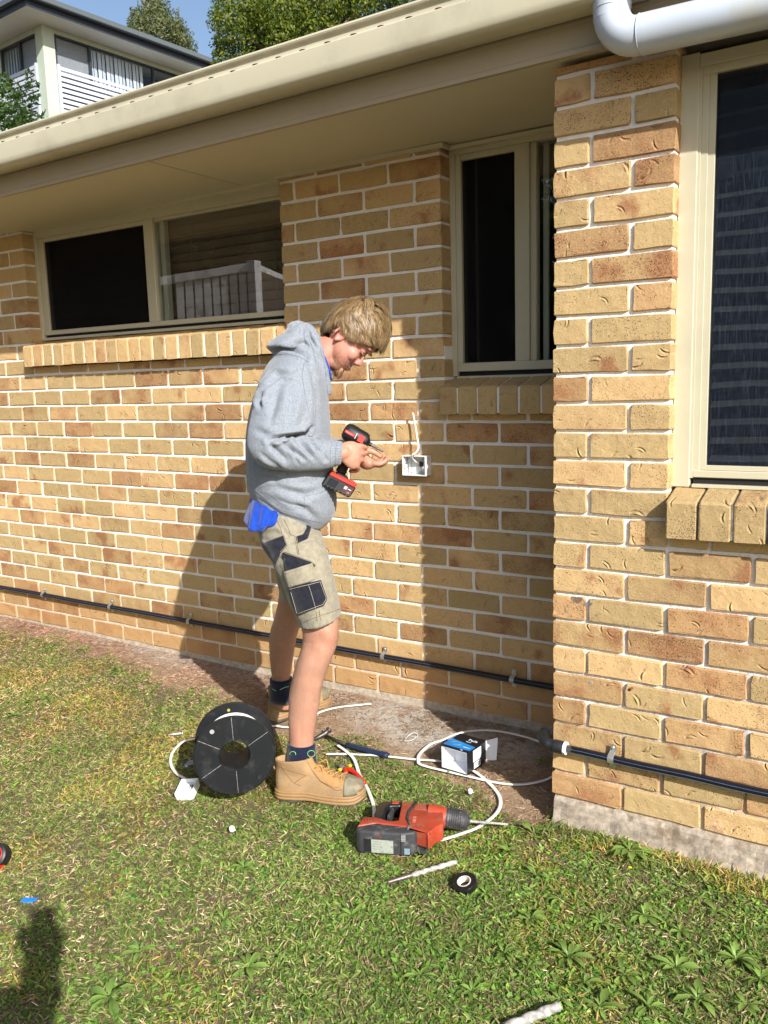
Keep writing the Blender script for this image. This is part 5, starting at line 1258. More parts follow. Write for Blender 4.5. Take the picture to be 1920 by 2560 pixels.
# ------------------------------------------------------------------ the man
AW=Vector((-.618,.786,0)).normalized()
def ring(l,r,dep,lat,n=28,ex=1.0,ddep=0.0):
    a=at(l[0],l[1],dep); b=at(r[0],r[1],dep+ddep); c=(a+b)/2; A=(b-a)/2; out=[]
    for k in range(n):
        q=2*math.pi*k/n; cs,sn=math.cos(q),math.sin(q)
        cs=math.copysign(abs(cs)**ex,cs); sn=math.copysign(abs(sn)**ex,sn); out.append(c+A*cs+AW*lat*sn)
    return out
def smooth_rings(R,m=4):
    # interpolate between rings with a catmull-rom curve
    n=len(R[0]); cols=[bez([r[j] for r in R],m) for j in range(n)]
    return [[cols[j][i] for j in range(n)] for i in range(len(cols[0]))]
def fuse(name,mb,voxel,mat,parent,smooth_it=3,disp=None,fac=.5):
    me=bpy.data.meshes.new(name); me.from_pydata([tuple(v) for v in mb.v],[],mb.f)
    bm=bmesh.new(); bm.from_mesh(me); bmesh.ops.recalc_face_normals(bm,faces=bm.faces); bm.to_mesh(me); bm.free()
    o=bpy.data.objects.new(name,me); COL.objects.link(o)
    m=o.modifiers.new('r','REMESH'); m.mode='VOXEL'; m.voxel_size=voxel; m.use_smooth_shade=True
    if smooth_it:
        s=o.modifiers.new('s','SMOOTH'); s.factor=fac; s.iterations=smooth_it
    dg=bpy.context.evaluated_depsgraph_get(); me2=bpy.data.meshes.new_from_object(o.evaluated_get(dg)); bpy.data.objects.remove(o)
    me2.name=name; n=len(me2.vertices); V=np.empty(n*3,dtype=np.float32); me2.vertices.foreach_get('co',V); V=V.reshape(-1,3).astype(float)
    if disp:
        N=np.empty(n*3,dtype=np.float32); me2.vertex_normals.foreach_get('vector',N); N=N.reshape(-1,3)
        V=V+N*disp(V,N)[:,None]; me2.vertices.foreach_set('co',V.astype(np.float32).ravel()); me2.update()
    me2.materials.clear(); me2.materials.append(mat); me2.shade_smooth()
    o=bpy.data.objects.new(name,me2); COL.objects.link(o)
    if parent is not None: setpar(o,parent)
    return o,V
def n3(V,s,seed):
    r=np.random.default_rng(seed); T=r.random((24,24,24)); U=V*s+50; I=np.floor(U).astype(int); f=U-I; f=f*f*(3-2*f); out=0
    for dx in(0,1):
        for dy in(0,1):
            for dz in(0,1):
                w_=(f[:,0] if dx else 1-f[:,0])*(f[:,1] if dy else 1-f[:,1])*(f[:,2] if dz else 1-f[:,2]); out=out+w_*T[(I[:,0]+dx)%24,(I[:,1]+dy)%24,(I[:,2]+dz)%24]
    return out*2-1
VR,VD=np.array(RIGHT),np.array(DOWN); 
def image_px(V):
    # image pixel coordinates of each vertex, projected through the camera
    P=V-np.array(CAM); z=P@np.array(FWD); return CX+F*(P@VR)/z, CY+F*(P@VD)/z
def folds(V,N,strokes,near=True):
    u,v=image_px(V); d=np.zeros(len(V)); face=np.clip(-(N@np.array(AW))*2+.3,0,1)
    for (P,w_,amp) in strokes:
        P=[np.array(p,float) for p in P]; best=np.full(len(V),1e9); sg=np.zeros(len(V)); tt=np.zeros(len(V)); L=len(P)-1
        for i,(a,b) in enumerate(zip(P,P[1:])):
            ab=b-a; t=np.clip(((u-a[0])*ab[0]+(v-a[1])*ab[1])/(ab@ab),0,1); dx=u-(a[0]+ab[0]*t); dy=v-(a[1]+ab[1]*t); dd=np.hypot(dx,dy); s=np.sign(ab[0]*dy-ab[1]*dx); k=dd<best
            best=np.where(k,dd,best); sg=np.where(k,s,sg); tt=np.where(k,(i+t)/L,tt)
        env=np.sin(np.pi*np.clip(tt*.92+.04,0,1))**.6
        g=np.exp(-(best/w_)**2)-.55*np.exp(-((best-w_*1.9)/(w_*1.1))**2)
        d-=amp*g*env*face
    return d
man=empty('person',at(770,1990,3.2)*1.0,'young man in grey hoodie and work shorts looking down at a drill in his hands','person')
man.location=Vector((man.location.x,man.location.y,-.1))
# ---- skin
def bvh_of_early(o): return BVHTree.FromPolygons([v.co for v in o.data.vertices],[tuple(p.vertices) for p in o.data.polygons])
def skin_material():
    m,t,p=NT('skin'); g=G(t); a=g.n('Attribute',attribute_name='tint').outputs['Color']; co=g.n('NewGeometry').outputs['Position']
    n=g.noise(co,38,4,.6); n2=g.noise(co,9,3,.5)
    c=g.mix(g.math('MULTIPLY',g.sm(n,.4,.7),.35),a,g.mix(.5,a,(.52,.17,.12))); c=g.mix(g.math('MULTIPLY',g.sm(n2,.4,.65),.25),c,g.mix(.6,a,(.54,.25,.17)))
    g.link(c,p.inputs['Base Color']); p.inputs['Roughness'].default_value=.5; p.inputs['Subsurface Weight'].default_value=.12; p.inputs['Subsurface Radius'].default_value=(.010,.004,.002); p.inputs['Subsurface Scale'].default_value=1
    b=g.n('Bump',i_Strength=.25,i_Distance=.002); g.link(g.noise(co,240,3),b.inputs['Height']); g.link(b.outputs[0],p.inputs['Normal']); return m
SKIN=skin_material()
HD=3.05; H0=at(843.5,939,HD); EU=(RIGHT*.82-DOWN*.572).normalized(); EF=(RIGHT*.572+DOWN*.82).normalized(); EL=EU.cross(EF).normalized()
if EL.dot(AW)<0: EL=-EL
def HP(s,t,l=0): return H0+EU*s+EF*t+EL*l
b=MB()
# head
prof=[(-.004,-.012,-.050,.024),(.004,-.002,-.064,.034),(.014,.001,-.080,.045),(.028,-.001,-.100,.054),(.040,-.002,-.112,.060),(.052,-.001,-.124,.064),(.066,.001,-.148,.067),(.082,.000,-.168,.070),(.098,-.003,-.178,.071),(.112,-.009,-.182,.072),(.124,-.013,-.184,.073),(.134,-.004,-.186,.074),(.142,.002,-.187,.075),(.160,.003,-.187,.076),(.182,-.001,-.184,.076),(.202,-.010,-.176,.073),(.220,-.025,-.162,.066),(.234,-.045,-.144,.054),(.244,-.070,-.122,.036),(.248,-.085,-.108,.018)]
rings=[]
for s,tf,tb,hw in prof:
    r=[]
    for k in range(32):
        q=2*math.pi*k/32; cs,sn=math.cos(q),math.sin(q)
        tm=(tf+tb)/2; hl=(tf-tb)/2; wx=1.0
        ex=.86 if cs>0 else 1.0
        r.append(HP(s,tm+hl*math.copysign(abs(cs)**ex,cs),hw*math.copysign(abs(sn)**.92,sn)))
    rings.append(r)
b.loft(smooth_rings(rings,2))
# nose, lips, brow, lids, cheek
b.loft([[HP(s,t0+dt*math.cos(q)*1.0,w_*math.sin(q)) for q in [2*math.pi*k/14 for k in range(14)]] for s,t0,dt,w_ in((.132,-.012,.008,.007),(.120,-.010,.012,.008),(.106,-.004,.014,.010),(.094,.002,.016,.014),(.086,.003,.017,.016),(.078,.000,.014,.017),(.070,-.004,.008,.013))])
b.ell(HP(.088,.0125),EF*.009,EL*.0095,EU*.008)
for s_ in(-1,1):
    b.ell(HP(.0815,.004,s_*.0125),EF*.009,EL*.0065,EU*.0075)
    b.ell(HP(.143,-.004,s_*.030),EF*.010,EL*.022,EU*.007)     # brow ridge
    b.ell(HP(.122,-.017,s_*.031),EF*.0135,EL*.0145,EU*.0125)   # closed lids
    b.ell(HP(.085,-.030,s_*.045),EF*.026,EL*.020,EU*.026)      # cheek
    b.ell(HP(.010,-.045,s_*.030),EF*.03,EL*.02,EU*.018)
b.ell(HP(.0505,.0005),EF*.0085,EL*.021,EU*.0052); b.ell(HP(.0405,-.0005),EF*.0085,EL*.019,EU*.0055); b.ell(HP(.012,-.004),EF*.012,EL*.018,EU*.014)
# ears
for s_ in(-1,1):
    er=[]
    for k in range(15):
        a=math.radians(-35+k*19); er.append(HP(.091+.031*math.sin(a),-.100-.017*math.cos(a)+.002*math.sin(a),s_*(.078+.006*math.cos(a*.6))))
    b.tube(er,[.004]+[.0052]*13+[.0045],8)
    b.ell(HP(.088,-.098,s_*.076),EF*.013,EL*.004,EU*.025); b.ell(HP(.066,-.094,s_*.078),EF*.007,EL*.0045,EU*.009)
# neck
b.loft(smooth_rings([ring((806,838),(868,872),3.05,.056),ring((790,842),(846,905),3.05,.057),ring((772,858),(828,925),3.05,.060),ring((750,880),(812,945),3.04,.075),ring((720,905),(800,960),3.03,.12)],3))
# trunk under the clothes, arms
b.loft(smooth_rings([ring((695,900),(795,930),3.03,.13),ring((665,960),(800,975),3.03,.175),ring((650,1030),(800,1040),3.03,.16),ring((645,1110),(800,1120),3.05,.14),ring((648,1190),(795,1210),3.06,.14),ring((660,1290),(785,1305),3.08,.145),ring((672,1350),(790,1365),3.08,.15),ring((690,1395),(790,1395),3.09,.13)],2))
def limb(pts,rad,flat=1.0): b.tube(bez([at(*p) for p in pts],4),[float(x) for x in np.interp(np.linspace(0,len(rad)-1,(len(pts)-1)*4+1),range(len(rad)),rad)],16)
limb([(735,955,2.93),(700,1040,2.88),(668,1118,2.85),(740,1130,2.86),(800,1134,2.885),(850,1133,2.905),(868,1133,2.92)],[.05,.047,.043,.042,.034,.0255,.026])
limb([(760,970,3.17),(755,1050,3.22),(745,1120,3.23),(800,1130,3.15),(860,1136,3.06),(895,1142,3.02)],[.05,.047,.043,.04,.031,.024])
# right hand round the grip
b.loft(smooth_rings([ring((845,1114),(843,1150),2.905,.020,16),ring((858,1106),(855,1156),2.912,.021,16),ring((874,1102),(868,1168),2.918,.020,16),ring((888,1104),(882,1174),2.922,.019,16),ring((901,1112),(896,1170),2.930,.016,16),ring((905,1120),(901,1162),2.936,.010,16)],3))
def fing(pts,rad): b.tube(bez([at(*p) for p in pts],4),[float(x) for x in np.interp(np.linspace(0,len(rad)-1,(len(pts)-1)*4+1),range(len(rad)),rad)],10); e=at(*pts[-1]); b.ell(e,Vector((rad[-1],0,0)),Vector((0,rad[-1],0)),Vector((0,0,rad[-1])),6,10)
fing([(888,1114,2.922),(904,1116,2.934),(914,1119,2.962),(905,1118,2.985)],[.010,.0105,.0090,.0078])
fing([(888,1130,2.922),(904,1133,2.934),(908,1136,2.965),(890,1132,2.985)],[.010,.0108,.0095,.008])
fing([(884,1146,2.922),(901,1149,2.934),(904,1152,2.963),(884,1148,2.982)],[.010,.0105,.009,.0078])
fing([(878,1160,2.920),(893,1165,2.930),(892,1176,2.955),(876,1178,2.966)],[.009,.0095,.0085,.0072])
fing([(862,1124,2.93),(874,1116,2.962),(888,1112,2.986),(902,1116,2.998)],[.013,.0125,.0105,.009])
for (x,y) in((903,1117),(904,1133),(901,1149),(893,1164)): b.ell(at(x,y,2.930),RIGHT*.008,DOWN*.009,AW*.009,6,10)
# left hand, palm up and cupped
b.loft(smooth_rings([ring((892,1130),(889,1156),3.02,.020,16),ring((902,1126),(899,1166),3.012,.028,16),ring((914,1130),(911,1174),3.005,.036,16),ring((928,1143),(925,1173),3.003,.038,16),ring((941,1150),(939,1167),3.003,.036,16)],3))
fing([(932,1158,2.972),(947,1160,2.968),(960,1155,2.970),(966,1149,2.976)],[.010,.0090,.0082,.0072])
fing([(932,1160,2.990),(950,1163,2.988),(964,1156,2.990),(970,1147,2.994)],[.010,.0092,.0084,.0074])
fing([(932,1158,3.010),(949,1160,3.010),(963,1152,3.010),(967,1142,3.010)],[.010,.0090,.0082,.0072])
fing([(932,1156,3.028),(945,1156,3.030),(956,1149,3.030),(960,1140,3.028)],[.009,.0080,.0072,.0064])
fing([(906,1134,2.985),(920,1127,2.972),(935,1130,2.970),(950,1140,2.975)],[.014,.0125,.0105,.0088])
# legs
b.loft(smooth_rings([ring((685,1400),(812,1400),3.02,.09),ring((735,1480),(838,1470),3.0,.075),ring((752,1535),(842,1520),3.0,.066),ring((755,1570),(846,1562),3.0,.061),ring((757,1600),(846,1592),3.01,.060),ring((751,1628),(839,1620),3.015,.060),ring((742,1655),(828,1648),3.02,.060),ring((733,1685),(815,1680),3.03,.057),ring((725,1722),(805,1718),3.04,.052),ring((721,1765),(798,1762),3.05,.047),ring((721,1808),(790,1806),3.06,.042),ring((723,1850),(784,1848),3.07,.038),ring((723,1890),(784,1890),3.08,.036),ring((718,1940),(790,1945),3.085,.038),ring((716,1965),(830,1975),3.085,.034)],2))
b.loft(smooth_rings([ring((680,1400),(790,1400),3.19,.09),ring((694,1440),(788,1440),3.25,.078),ring((697,1490),(780,1490),3.30,.070),ring((688,1535),(765,1535),3.36,.062),ring((677,1575),(746,1575),3.41,.060),ring((673,1605),(740,1605),3.44,.058),ring((674,1635),(735,1635),3.48,.053),ring((677,1670),(729,1670),3.52,.045),ring((680,1700),(725,1700),3.56,.039),ring((681,1735),(724,1735),3.60,.037),ring((680,1765),(735,1770),3.63,.036)],2))
def body_disp(V,N):
    u,v=image_px(V); leg=(v>1500)
    g2=lambda x0,y0,rx,ry,a: a*np.exp(-((u-x0)/rx)**2-((v-y0)/ry)**2)
    face=np.clip(-(N@np.array(AW))+.2,0,1)
    mus=g2(822,1590,16,18,.006)+g2(800,1600,14,14,-.003)+g2(752,1690,20,50,.004)+g2(790,1700,9,60,-.0025)+g2(805,1660,6,40,.002)+g2(770,1740,10,40,.0015)+g2(772,1610,14,22,-.003)+g2(752,1835,6,25,-.002)+g2(705,1600,12,30,.002)
    tend=g2(868,1124,3,16,.0012)+g2(879,1122,3,14,.0012)+g2(890,1140,4,5,-.0012)+g2(890,1155,4,4,-.0012)
    return np.where(leg,n3(V,22,5)*.0014+mus*face,n3(V,60,6)*.0004+tend*face)
body,BV=fuse('body',b,.0034,SKIN,man,2,body_disp,.45)
# tint per vertex: beard, lips, ears, knuckles
P=BV-np.array(H0); s_=P@np.array(EU); t_0=P@np.array(EF); l_=P@np.array(EL)
col=np.tile(np.array([.45,.225,.15]),(len(BV),1))
u,v=image_px(BV)
head=(s_>-.03)&(s_<.27)&(t_0>-.2)&(t_0<.04)&(v<965)&(np.abs(l_)<.1)
def bl(mask,c): 
    global col; col=col*(1-mask[:,None])+np.array(c)*mask[:,None]
ga=lambda x,c,w_: np.exp(-((x-c)/w_)**2)
col[head]=np.array([.45,.215,.15])
bl(head*ga(s_,.085,.035)*ga(t_0,-.035,.04)*.5,(.62,.24,.19))
bl(head*ga(s_,.088,.018)*(t_0>0.0)*.6,(.60,.22,.18))
brd=head*np.clip(1-(s_-.018)/.05,0,1)*np.clip((t_0+.085)/.03,0,1)*(.55+.45*(n3(BV,220,2)>0)); bl(np.clip(brd*1.25,0,1)*.85,(.13,.06,.03))
bl(head*ga(s_,.059,.006)*(t_0>-.016)*(np.abs(l_)<.03)*.85,(.18,.09,.04))
bl(head*ga(s_,.0455,.006)*(t_0>-.008)*(np.abs(l_)<.021)*.8,(.50,.17,.14))
bl(head*ga(s_,.0455,.0012)*(t_0>-.012)*(np.abs(l_)<.024)*.9,(.08,.03,.025))
bl((head&(np.abs(l_)>.074)&(s_>.05)&(s_<.13)).astype(float)*.6,(.60,.17,.13))
bl(head*ga(s_,.1165,.0022)*(t_0>-.03)*ga(np.abs(l_),.031,.013)*.9,(.07,.035,.02))
bl(head*ga(s_,.146,.004)*(t_0>-.02)*ga(np.abs(l_),.032,.016)*.7,(.30,.19,.09))
bl(((v>830)&(v<960)&(u<830)&(u>760)).astype(float)*.5,(.60,.22,.15))
bl((v>1500).astype(float)*.7,(.41,.235,.16))
bl(ga(u,903,7)*ga(v,1140,30)*.45,(.56,.19,.14))
lg=(v>1500).astype(float); bl(lg*ga(v,1590,26)*ga(u,825,22)*.5,(.55,.22,.16)); bl(lg*np.clip(n3(BV,14,31),0,1)*.45,(.42,.19,.12)); bl(lg*np.clip(n3(BV,40,32),0,1)*.30,(.56,.36,.27)); bl(lg*ga(v,1850,30)*.4,(.52,.24,.17))
a=body.data.attributes.new('tint','FLOAT_COLOR','POINT'); C4=np.ones((len(BV),4),dtype=np.float32); C4[:,:3]=np.clip(col,0,1); a.data.foreach_set('color',C4.ravel())
# fingernails
NAIL=simple('fingernail',(.75,.45,.38),.3)
# ---- strands (hair, beard)
def hairmat(name,attr='gc'):
    m,t,p=NT(name); g=G(t); g.link(g.n('Attribute',attribute_name=attr).outputs['Color'],p.inputs['Base Color']); p.inputs['Roughness'].default_value=.38; p.inputs['Specular IOR Level'].default_value=.6; p.inputs['Sheen Weight'].default_value=.1; return m
HAIR=hairmat('blond_hair')
def strands(name,paths,width,cols,parent,mat,seed=1):
    r=np.random.default_rng(seed); Vs=[];Fs=[];Cs=[]; n0=0
    for P in paths:
        k=len(P); c=np.array(cols[r.integers(0,len(cols))])*r.uniform(.75,1.2); P=[np.array(p) for p in P]; cen=np.array(HC)
        for i,p in enumerate(P):
            t=P[min(i+1,k-1)]-P[max(i-1,0)]; nn=p-cen; sd=np.cross(t,nn); L=np.linalg.norm(sd); sd=sd/L if L>1e-9 else np.array([1,0,0.])
            w_=width*(1-.85*(i/(k-1))**2)*.5*r.uniform(.9,1.1); Vs+=[p-sd*w_,p+nn/np.linalg.norm(nn)*w_*.5,p+sd*w_]; Cs+=[c,c,c]
        for i in range(k-1):
            a=n0+i*3; Fs+=[(a,a+1,a+4,a+3),(a+1,a+2,a+5,a+4)]
        n0+=3*k
    me=bpy.data.meshes.new(name); me.from_pydata([tuple(x) for x in Vs],[],Fs); me.materials.append(mat); me.shade_smooth()
    a=me.attributes.new('gc','FLOAT_COLOR','POINT'); C=np.ones((len(Vs),4),dtype=np.float32); C[:,:3]=np.array(Cs); a.data.foreach_set('color',C.ravel())
    o=bpy.data.objects.new(name,me); COL.objects.link(o); setpar(o,parent); return o
# scalp ellipsoid in the head frame
HC=HP(.148,-.093,0); RU,RF,RL=.118,.106,.088
def sph(du,df,dl,k=1.0): return HC+EU*(du*RU*k)+EF*(df*RF*k)+EL*(dl*RL*k)
W0=Vector((.50,-.86,0)).normalized()   # whorl near the crown
hr=random.Random(9); paths=[]
def hairline(p,tol=0.):  # p in unit frame (u,f,l): True where hair covers
    u_,f_,l_=p
    if f_>=0: lim=float(np.interp(f_,[0,.30,.50,.72,.85,1],[-.34,-.28,-.12,.08,.2,.3]))
    elif f_>-.32: lim=-.40+.10*max(0,(abs(l_)-.5))
    else: lim=float(np.interp(-f_,[.32,.45,.8,1],[-.62,-.86,-1.02,-1.05]))
    return u_>lim-tol
def hair_path(v0,jit,L,k0,n=6,wob=1.0):
    flow=(v0-W0); flow=flow-v0*flow.dot(v0)
    if flow.length<.02: return None
    flow.normalize(); fw=Vector((-.15,1.0,0)) if v0.y>-.5 else Vector((-1,.15,0)); fw=fw-v0*fw.dot(v0)
    d=(flow*.55+fw*.75+jit).normalized(); p=v0.copy(); P=[]
    for j in range(n+1):
        if j>1 and not hairline(p,.10): break
        t=j/n; lift=k0+.085*math.sin(math.pi*min(1,t*.9))*wob+.03*t
        P.append(sph(p.x,p.y,p.z,lift)); p=(p+d*(L/n)); p.normalize(); d=d-p*d.dot(p)+Vector((-.04,.0,0)); d.normalize()
    return P
CL=[]
while len(CL)<230:
    v0=Vector((hr.gauss(0,1),hr.gauss(0,1),hr.gauss(0,1))).normalized()
    if not hairline(v0): continue
    jit=Vector((mnoise.noise(v0*3.1),mnoise.noise(v0*3.1+Vector((9,0,0))),mnoise.noise(v0*3.1+Vector((0,9,0)))))*.9+Vector((hr.gauss(0,.16),hr.gauss(0,.16),hr.gauss(0,.16)))
    k0=hr.uniform(.975,1.055); L=hr.uniform(.45,.85); P=hair_path(v0,jit,L,k0,6,hr.uniform(.7,1.3))
    if P and len(P)>2: CL.append((v0,jit,L,k0,P))
CLa=np.array([c[0] for c in CL])
for i in range(15000):
    v0=Vector((hr.gauss(0,1),hr.gauss(0,1),hr.gauss(0,1))).normalized()
    if not hairline(v0): continue
    q=int(np.argmax(CLa@np.array(v0))); c=CL[q]
    jit=c[1]+Vector((hr.gauss(0,.05),hr.gauss(0,.05),hr.gauss(0,.05))); P=hair_path(v0,jit,c[2]*hr.uniform(.75,1.1),c[3]+hr.uniform(-.015,.012),6)
    if not P or len(P)<3: continue
    CP=c[4]; P=[p.lerp(CP[min(j,len(CP)-1)],.32*min(1,j/5)) if j<len(CP) else p for j,p in enumerate(P)]
    paths.append(P)
# fringe hanging free off the forehead
for i in range(1300):
    l0=hr.uniform(-.62,.62); r0=Vector((hr.uniform(.62,.82),hr.uniform(.55,.78),l0)).normalized(); p=sph(r0.x,r0.y,r0.z,1.05); P=[p]; dirv=(EF*.75-EU*.35+EL*(hr.uniform(-.25,.25))).normalized(); L=hr.uniform(.03,.078)
    for j in range(1,7):
        dirv=(dirv+(-EU*.22)+Vector((0,0,-.06))).normalized(); P.append(P[-1]+dirv*L/6)
    paths.append(P)
HB_=[(.30,.20,.095),(.22,.135,.058),(.27,.17,.075),(.19,.115,.045),(.42,.30,.15),(.12,.07,.03),(.15,.09,.038)]
cap=MB(); rr=[]
for i in range(13):
    th=math.pi*i/12
    rr.append(th)
vs=[];
bm=bmesh.new(); bmesh.ops.create_icosphere(bm,subdivisions=4,radius=1.0)
keep=[]
for f_ in list(bm.faces):
    c_=f_.calc_center_median().normalized()
    if not hairline(c_): bm.faces.remove(f_)
for v_ in list(bm.verts):
    if not v_.link_faces: bm.verts.remove(v_)
for v_ in bm.verts:
    p=v_.co.normalized(); q=sph(p.x,p.y,p.z,.985+.02*mnoise.noise(Vector(p)*7)); v_.co=q
me=bpy.data.meshes.new('hair'); bm.to_mesh(me); bm.free(); me.materials.append(simple('hair_base',(.13,.085,.042),.6,var=.3,vs=90)); me.shade_smooth()
ho=bpy.data.objects.new('hair',me); COL.objects.link(ho); setpar(ho,man)
hs=strands('hair_strands',paths,.0015,HB_,ho,HAIR,4); hs['kind']='stuff'
# fine hair on the shins
lh=[]
_lv=[i for i in range(0,len(BV),3) if 1560<v[i]<1858 and n3(BV[i:i+1],12,3)[0]>-.6]
for i in _lv[::2][:4200]:
    p=Vector(BV[i]); nr_=Vector(body.data.vertices[i].normal); d=(Vector((hr.uniform(-.3,.3),hr.uniform(-.3,.3),-1))+nr_*.5).normalized(); p=p-nr_*.0003; lh.append([p,p+d*.004+nr_*.0006,p+d*hr.uniform(.006,.010)])
# beard and brows
bp=[]; bbv=bvh_of_early(body)
def onface(s0,l0):
    h_=bbv.ray_cast(HP(s0,.12,l0),-EF); return None if h_[0] is None else h_[0]
for i in range(1500):
    s0=hr.uniform(-.004,.030); l0=hr.uniform(-.034,.034)
    if s0>.020 and abs(l0)<.016: continue
    p=onface(s0,l0)
    if p is None: continue
    d=(EF*.6-EU*.75+EL*l0*6).normalized(); L=hr.uniform(.006,.014); bp.append([p-d*.001,p+d*L*.5,p+d*L-EU*.002])
for i in range(420):
    l0=hr.uniform(-.030,.030); p=onface(.060+hr.uniform(-.004,.004)-.30*abs(l0),l0)
    if p is None: continue
    d=(EF*.5-EU*.75+EL*l0*10).normalized(); bp.append([p-d*.001,p+d*.004,p+d*.009])
for s0 in(-1,1):
    for i in range(160):
        l0=s0*hr.uniform(.012,.050); p=onface(.143+hr.uniform(-.003,.003)-.08*max(0,abs(l0)-.035),l0)
        if p is None: continue
        d=(EF*.25+EL*s0*.9+EU*.15).normalized(); bp.append([p-d*.001,p+d*.004,p+d*.009])
    for i in range(60):
        l0=s0*hr.uniform(.018,.044); p=onface(.1165,l0)
        if p is None: continue
        d=(EF*.9-EU*.5).normalized(); bp.append([p-d*.001,p+d*.003,p+d*.006])
lo_=strands('leg_hair',lh,.0005,[(.28,.15,.07),(.20,.10,.05),(.36,.22,.12)],man,HAIR,8); lo_['kind']='stuff'
bo=strands('beard',bp,.0013,[(.30,.15,.06),(.22,.10,.045),(.38,.20,.09)],man,HAIR,5); bo['kind']='stuff'
# ---- hoodie
def cloth_mat(name,c0,c1,sc=220,bump=.5,rough=.9,heather=.5):
    m,t,p=NT(name); g=G(t); co=g.n('NewGeometry').outputs['Position']; mp=g.n('Mapping'); mp.inputs['Scale'].default_value=(1,1,.45); g.link(co,mp.inputs[0])
    n=g.noise(mp.outputs[0],sc,3,.7); n2=g.noise(co,60,3,.6); f=g.math('ADD',g.math('MULTIPLY',g.sm(n,.35,.65),heather),g.math('MULTIPLY',g.sm(n2,.35,.65),1-heather))
    g.link(g.mix(f,c0,c1),p.inputs['Base Color']); p.inputs['Roughness'].default_value=rough; p.inputs['Sheen Weight'].default_value=.25; p.inputs['Sheen Roughness'].default_value=.5; p.inputs['Specular IOR Level'].default_value=.2
    b_=g.n('Bump',i_Strength=bump,i_Distance=.0012); g.link(g.math('ADD',n,n2),b_.inputs['Height']); g.link(b_.outputs[0],p.inputs['Normal']); return m
FLEECE=cloth_mat('grey_marl_fleece',(.17,.19,.22),(.275,.30,.34),sc=340,heather=.85)
h=MB()
T=[ring((640,1262),(806,1320),3.085,.150),ring((624,1238),(836,1288),3.08,.172),ring((616,1195),(842,1250),3.07,.180),ring((613,1150),(836,1195),3.06,.180),ring((614,1105),(830,1135),3.05,.180),ring((619,1060),(826,1075),3.04,.185),ring((628,1015),(823,1025),3.03,.192),ring((641,972),(820,980),3.03,.200),ring((655,935),(818,945),3.03,.195),ring((676,900),(812,915),3.03,.165),ring((700,872),(806,890),3.03,.125),ring((735,855),(800,872),3.03,.090)]
h.loft(smooth_rings(T,3))
SL=[ring((672,925),(772,922),2.93,.055),ring((650,958),(786,962),2.90,.072),ring((636,1000),(787,1005),2.875,.078),ring((625,1045),(781,1050),2.86,.078),ring((617,1092),(768,1078),2.85,.074),ring((622,1132),(742,1080),2.845,.070),ring((652,1164),(724,1084),2.845,.064),ring((694,1175),(735,1090),2.85,.058),ring((740,1177),(768,1096),2.86,.054),ring((785,1177),(800,1100),2.875,.050),ring((822,1172),(828,1102),2.89,.043),ring((833,1168),(838,1103),2.895,.040)]
h.loft(smooth_rings(SL,3))
CF=[ring((832,1169),(838,1102),2.895,.043),ring((846,1165),(850,1102),2.90,.041),ring((853,1163),(857,1105),2.905,.036)]
h.loft(smooth_rings(CF,2))
pts=bez([at(*p) for p in((765,960,3.17),(758,1050,3.23),(745,1120,3.24),(800,1128,3.15),(845,1128,3.08),(868,1130,3.055))],4); h.tube(pts,[float(x) for x in np.interp(np.linspace(0,5,len(pts)),range(6),[.075,.07,.062,.058,.045,.036])],20)
# hood lying on the back, collar round the neck
h.ell(at(722,857,3.02),RIGHT*.074-DOWN*.018,AW*.125,DOWN*.036+RIGHT*.006,16,24)
h.ell(at(692,866,3.02),RIGHT*.034,AW*.090,DOWN*.027,10,18); h.ell(at(738,838,3.02),RIGHT*.044-DOWN*.006,AW*.105,DOWN*.034,12,18)
for k,(dn,sg) in enumerate(((2.955,-1),(3.125,1))):
    h.tube(bez([at(742,828,3.03+sg*.03),at(768,832,3.03+sg*.065),at(788,862,3.03+sg*.085),at(800,900,3.03+sg*.085),at(812,940,3.03+sg*.07),at(820,985,3.03+sg*.045)],4),[.030]*4+[.030]*4+[.024]*4+[.020]*4+[.017]*4+[.014],14)
h.tube([at(745,824,3.03-.06),at(738,824,3.03),at(745,824,3.03+.06)],.030,14)
ST=[([(672,1102),(700,1094),(735,1088),(762,1084),(778,1068)],5,.021),([(700,1098),(712,1112),(735,1128),(760,1148)],5,.012),([(735,1094),(752,1112),(778,1140)],5,.013),([(762,1094),(778,1108),(800,1130),(812,1150)],5,.012),([(672,1108),(690,1126),(715,1150)],6,.010),([(795,1100),(806,1118),(818,1150)],4.5,.008),([(640,1075),(670,1090),(700,1094)],8,.006),
([(652,975),(668,962),(700,935),(735,928)],6,.011),([(651,1020),(648,1000),(655,985)],5.5,.014),([(668,880),(700,872),(735,875),(765,888),(780,910)],5.5,.019),([(762,895),(782,935),(790,985),(790,1050),(786,1080)],6,.006),([(655,1225),(690,1216),(740,1232),(765,1238),(800,1225)],9,.008),([(735,1262),(765,1275),(790,1296)],8,.008),([(640,1190),(680,1196),(730,1192)],14,.007),([(698,1249),(730,1262),(770,1270)],3.5,.003),([(650,1248),(700,1285),(770,1310)],3.5,.003),([(768,820),(774,845),(790,870)],5,.008),([(754,835),(762,815)],6,.006),([(700,950),(690,1000),(672,1040)],14,.009),([(770,1000),(760,1040),(745,1070)],10,.005),([(690,985),(684,1020),(676,1060)],7,.004),([(722,960),(728,1000),(724,1045)],9,.004),([(650,1130),(672,1150),(700,1166)],5,.005),([(716,1100),(728,1122),(745,1158)],4,.007),([(748,1096),(764,1116),(785,1150)],4,.007),([(640,1160),(690,1172),(720,1190),(760,1200)],8,.005),([(650,1185),(690,1200),(740,1210),(790,1205)],6,.003),([(800,960),(806,1010),(806,1060)],6,.003)]
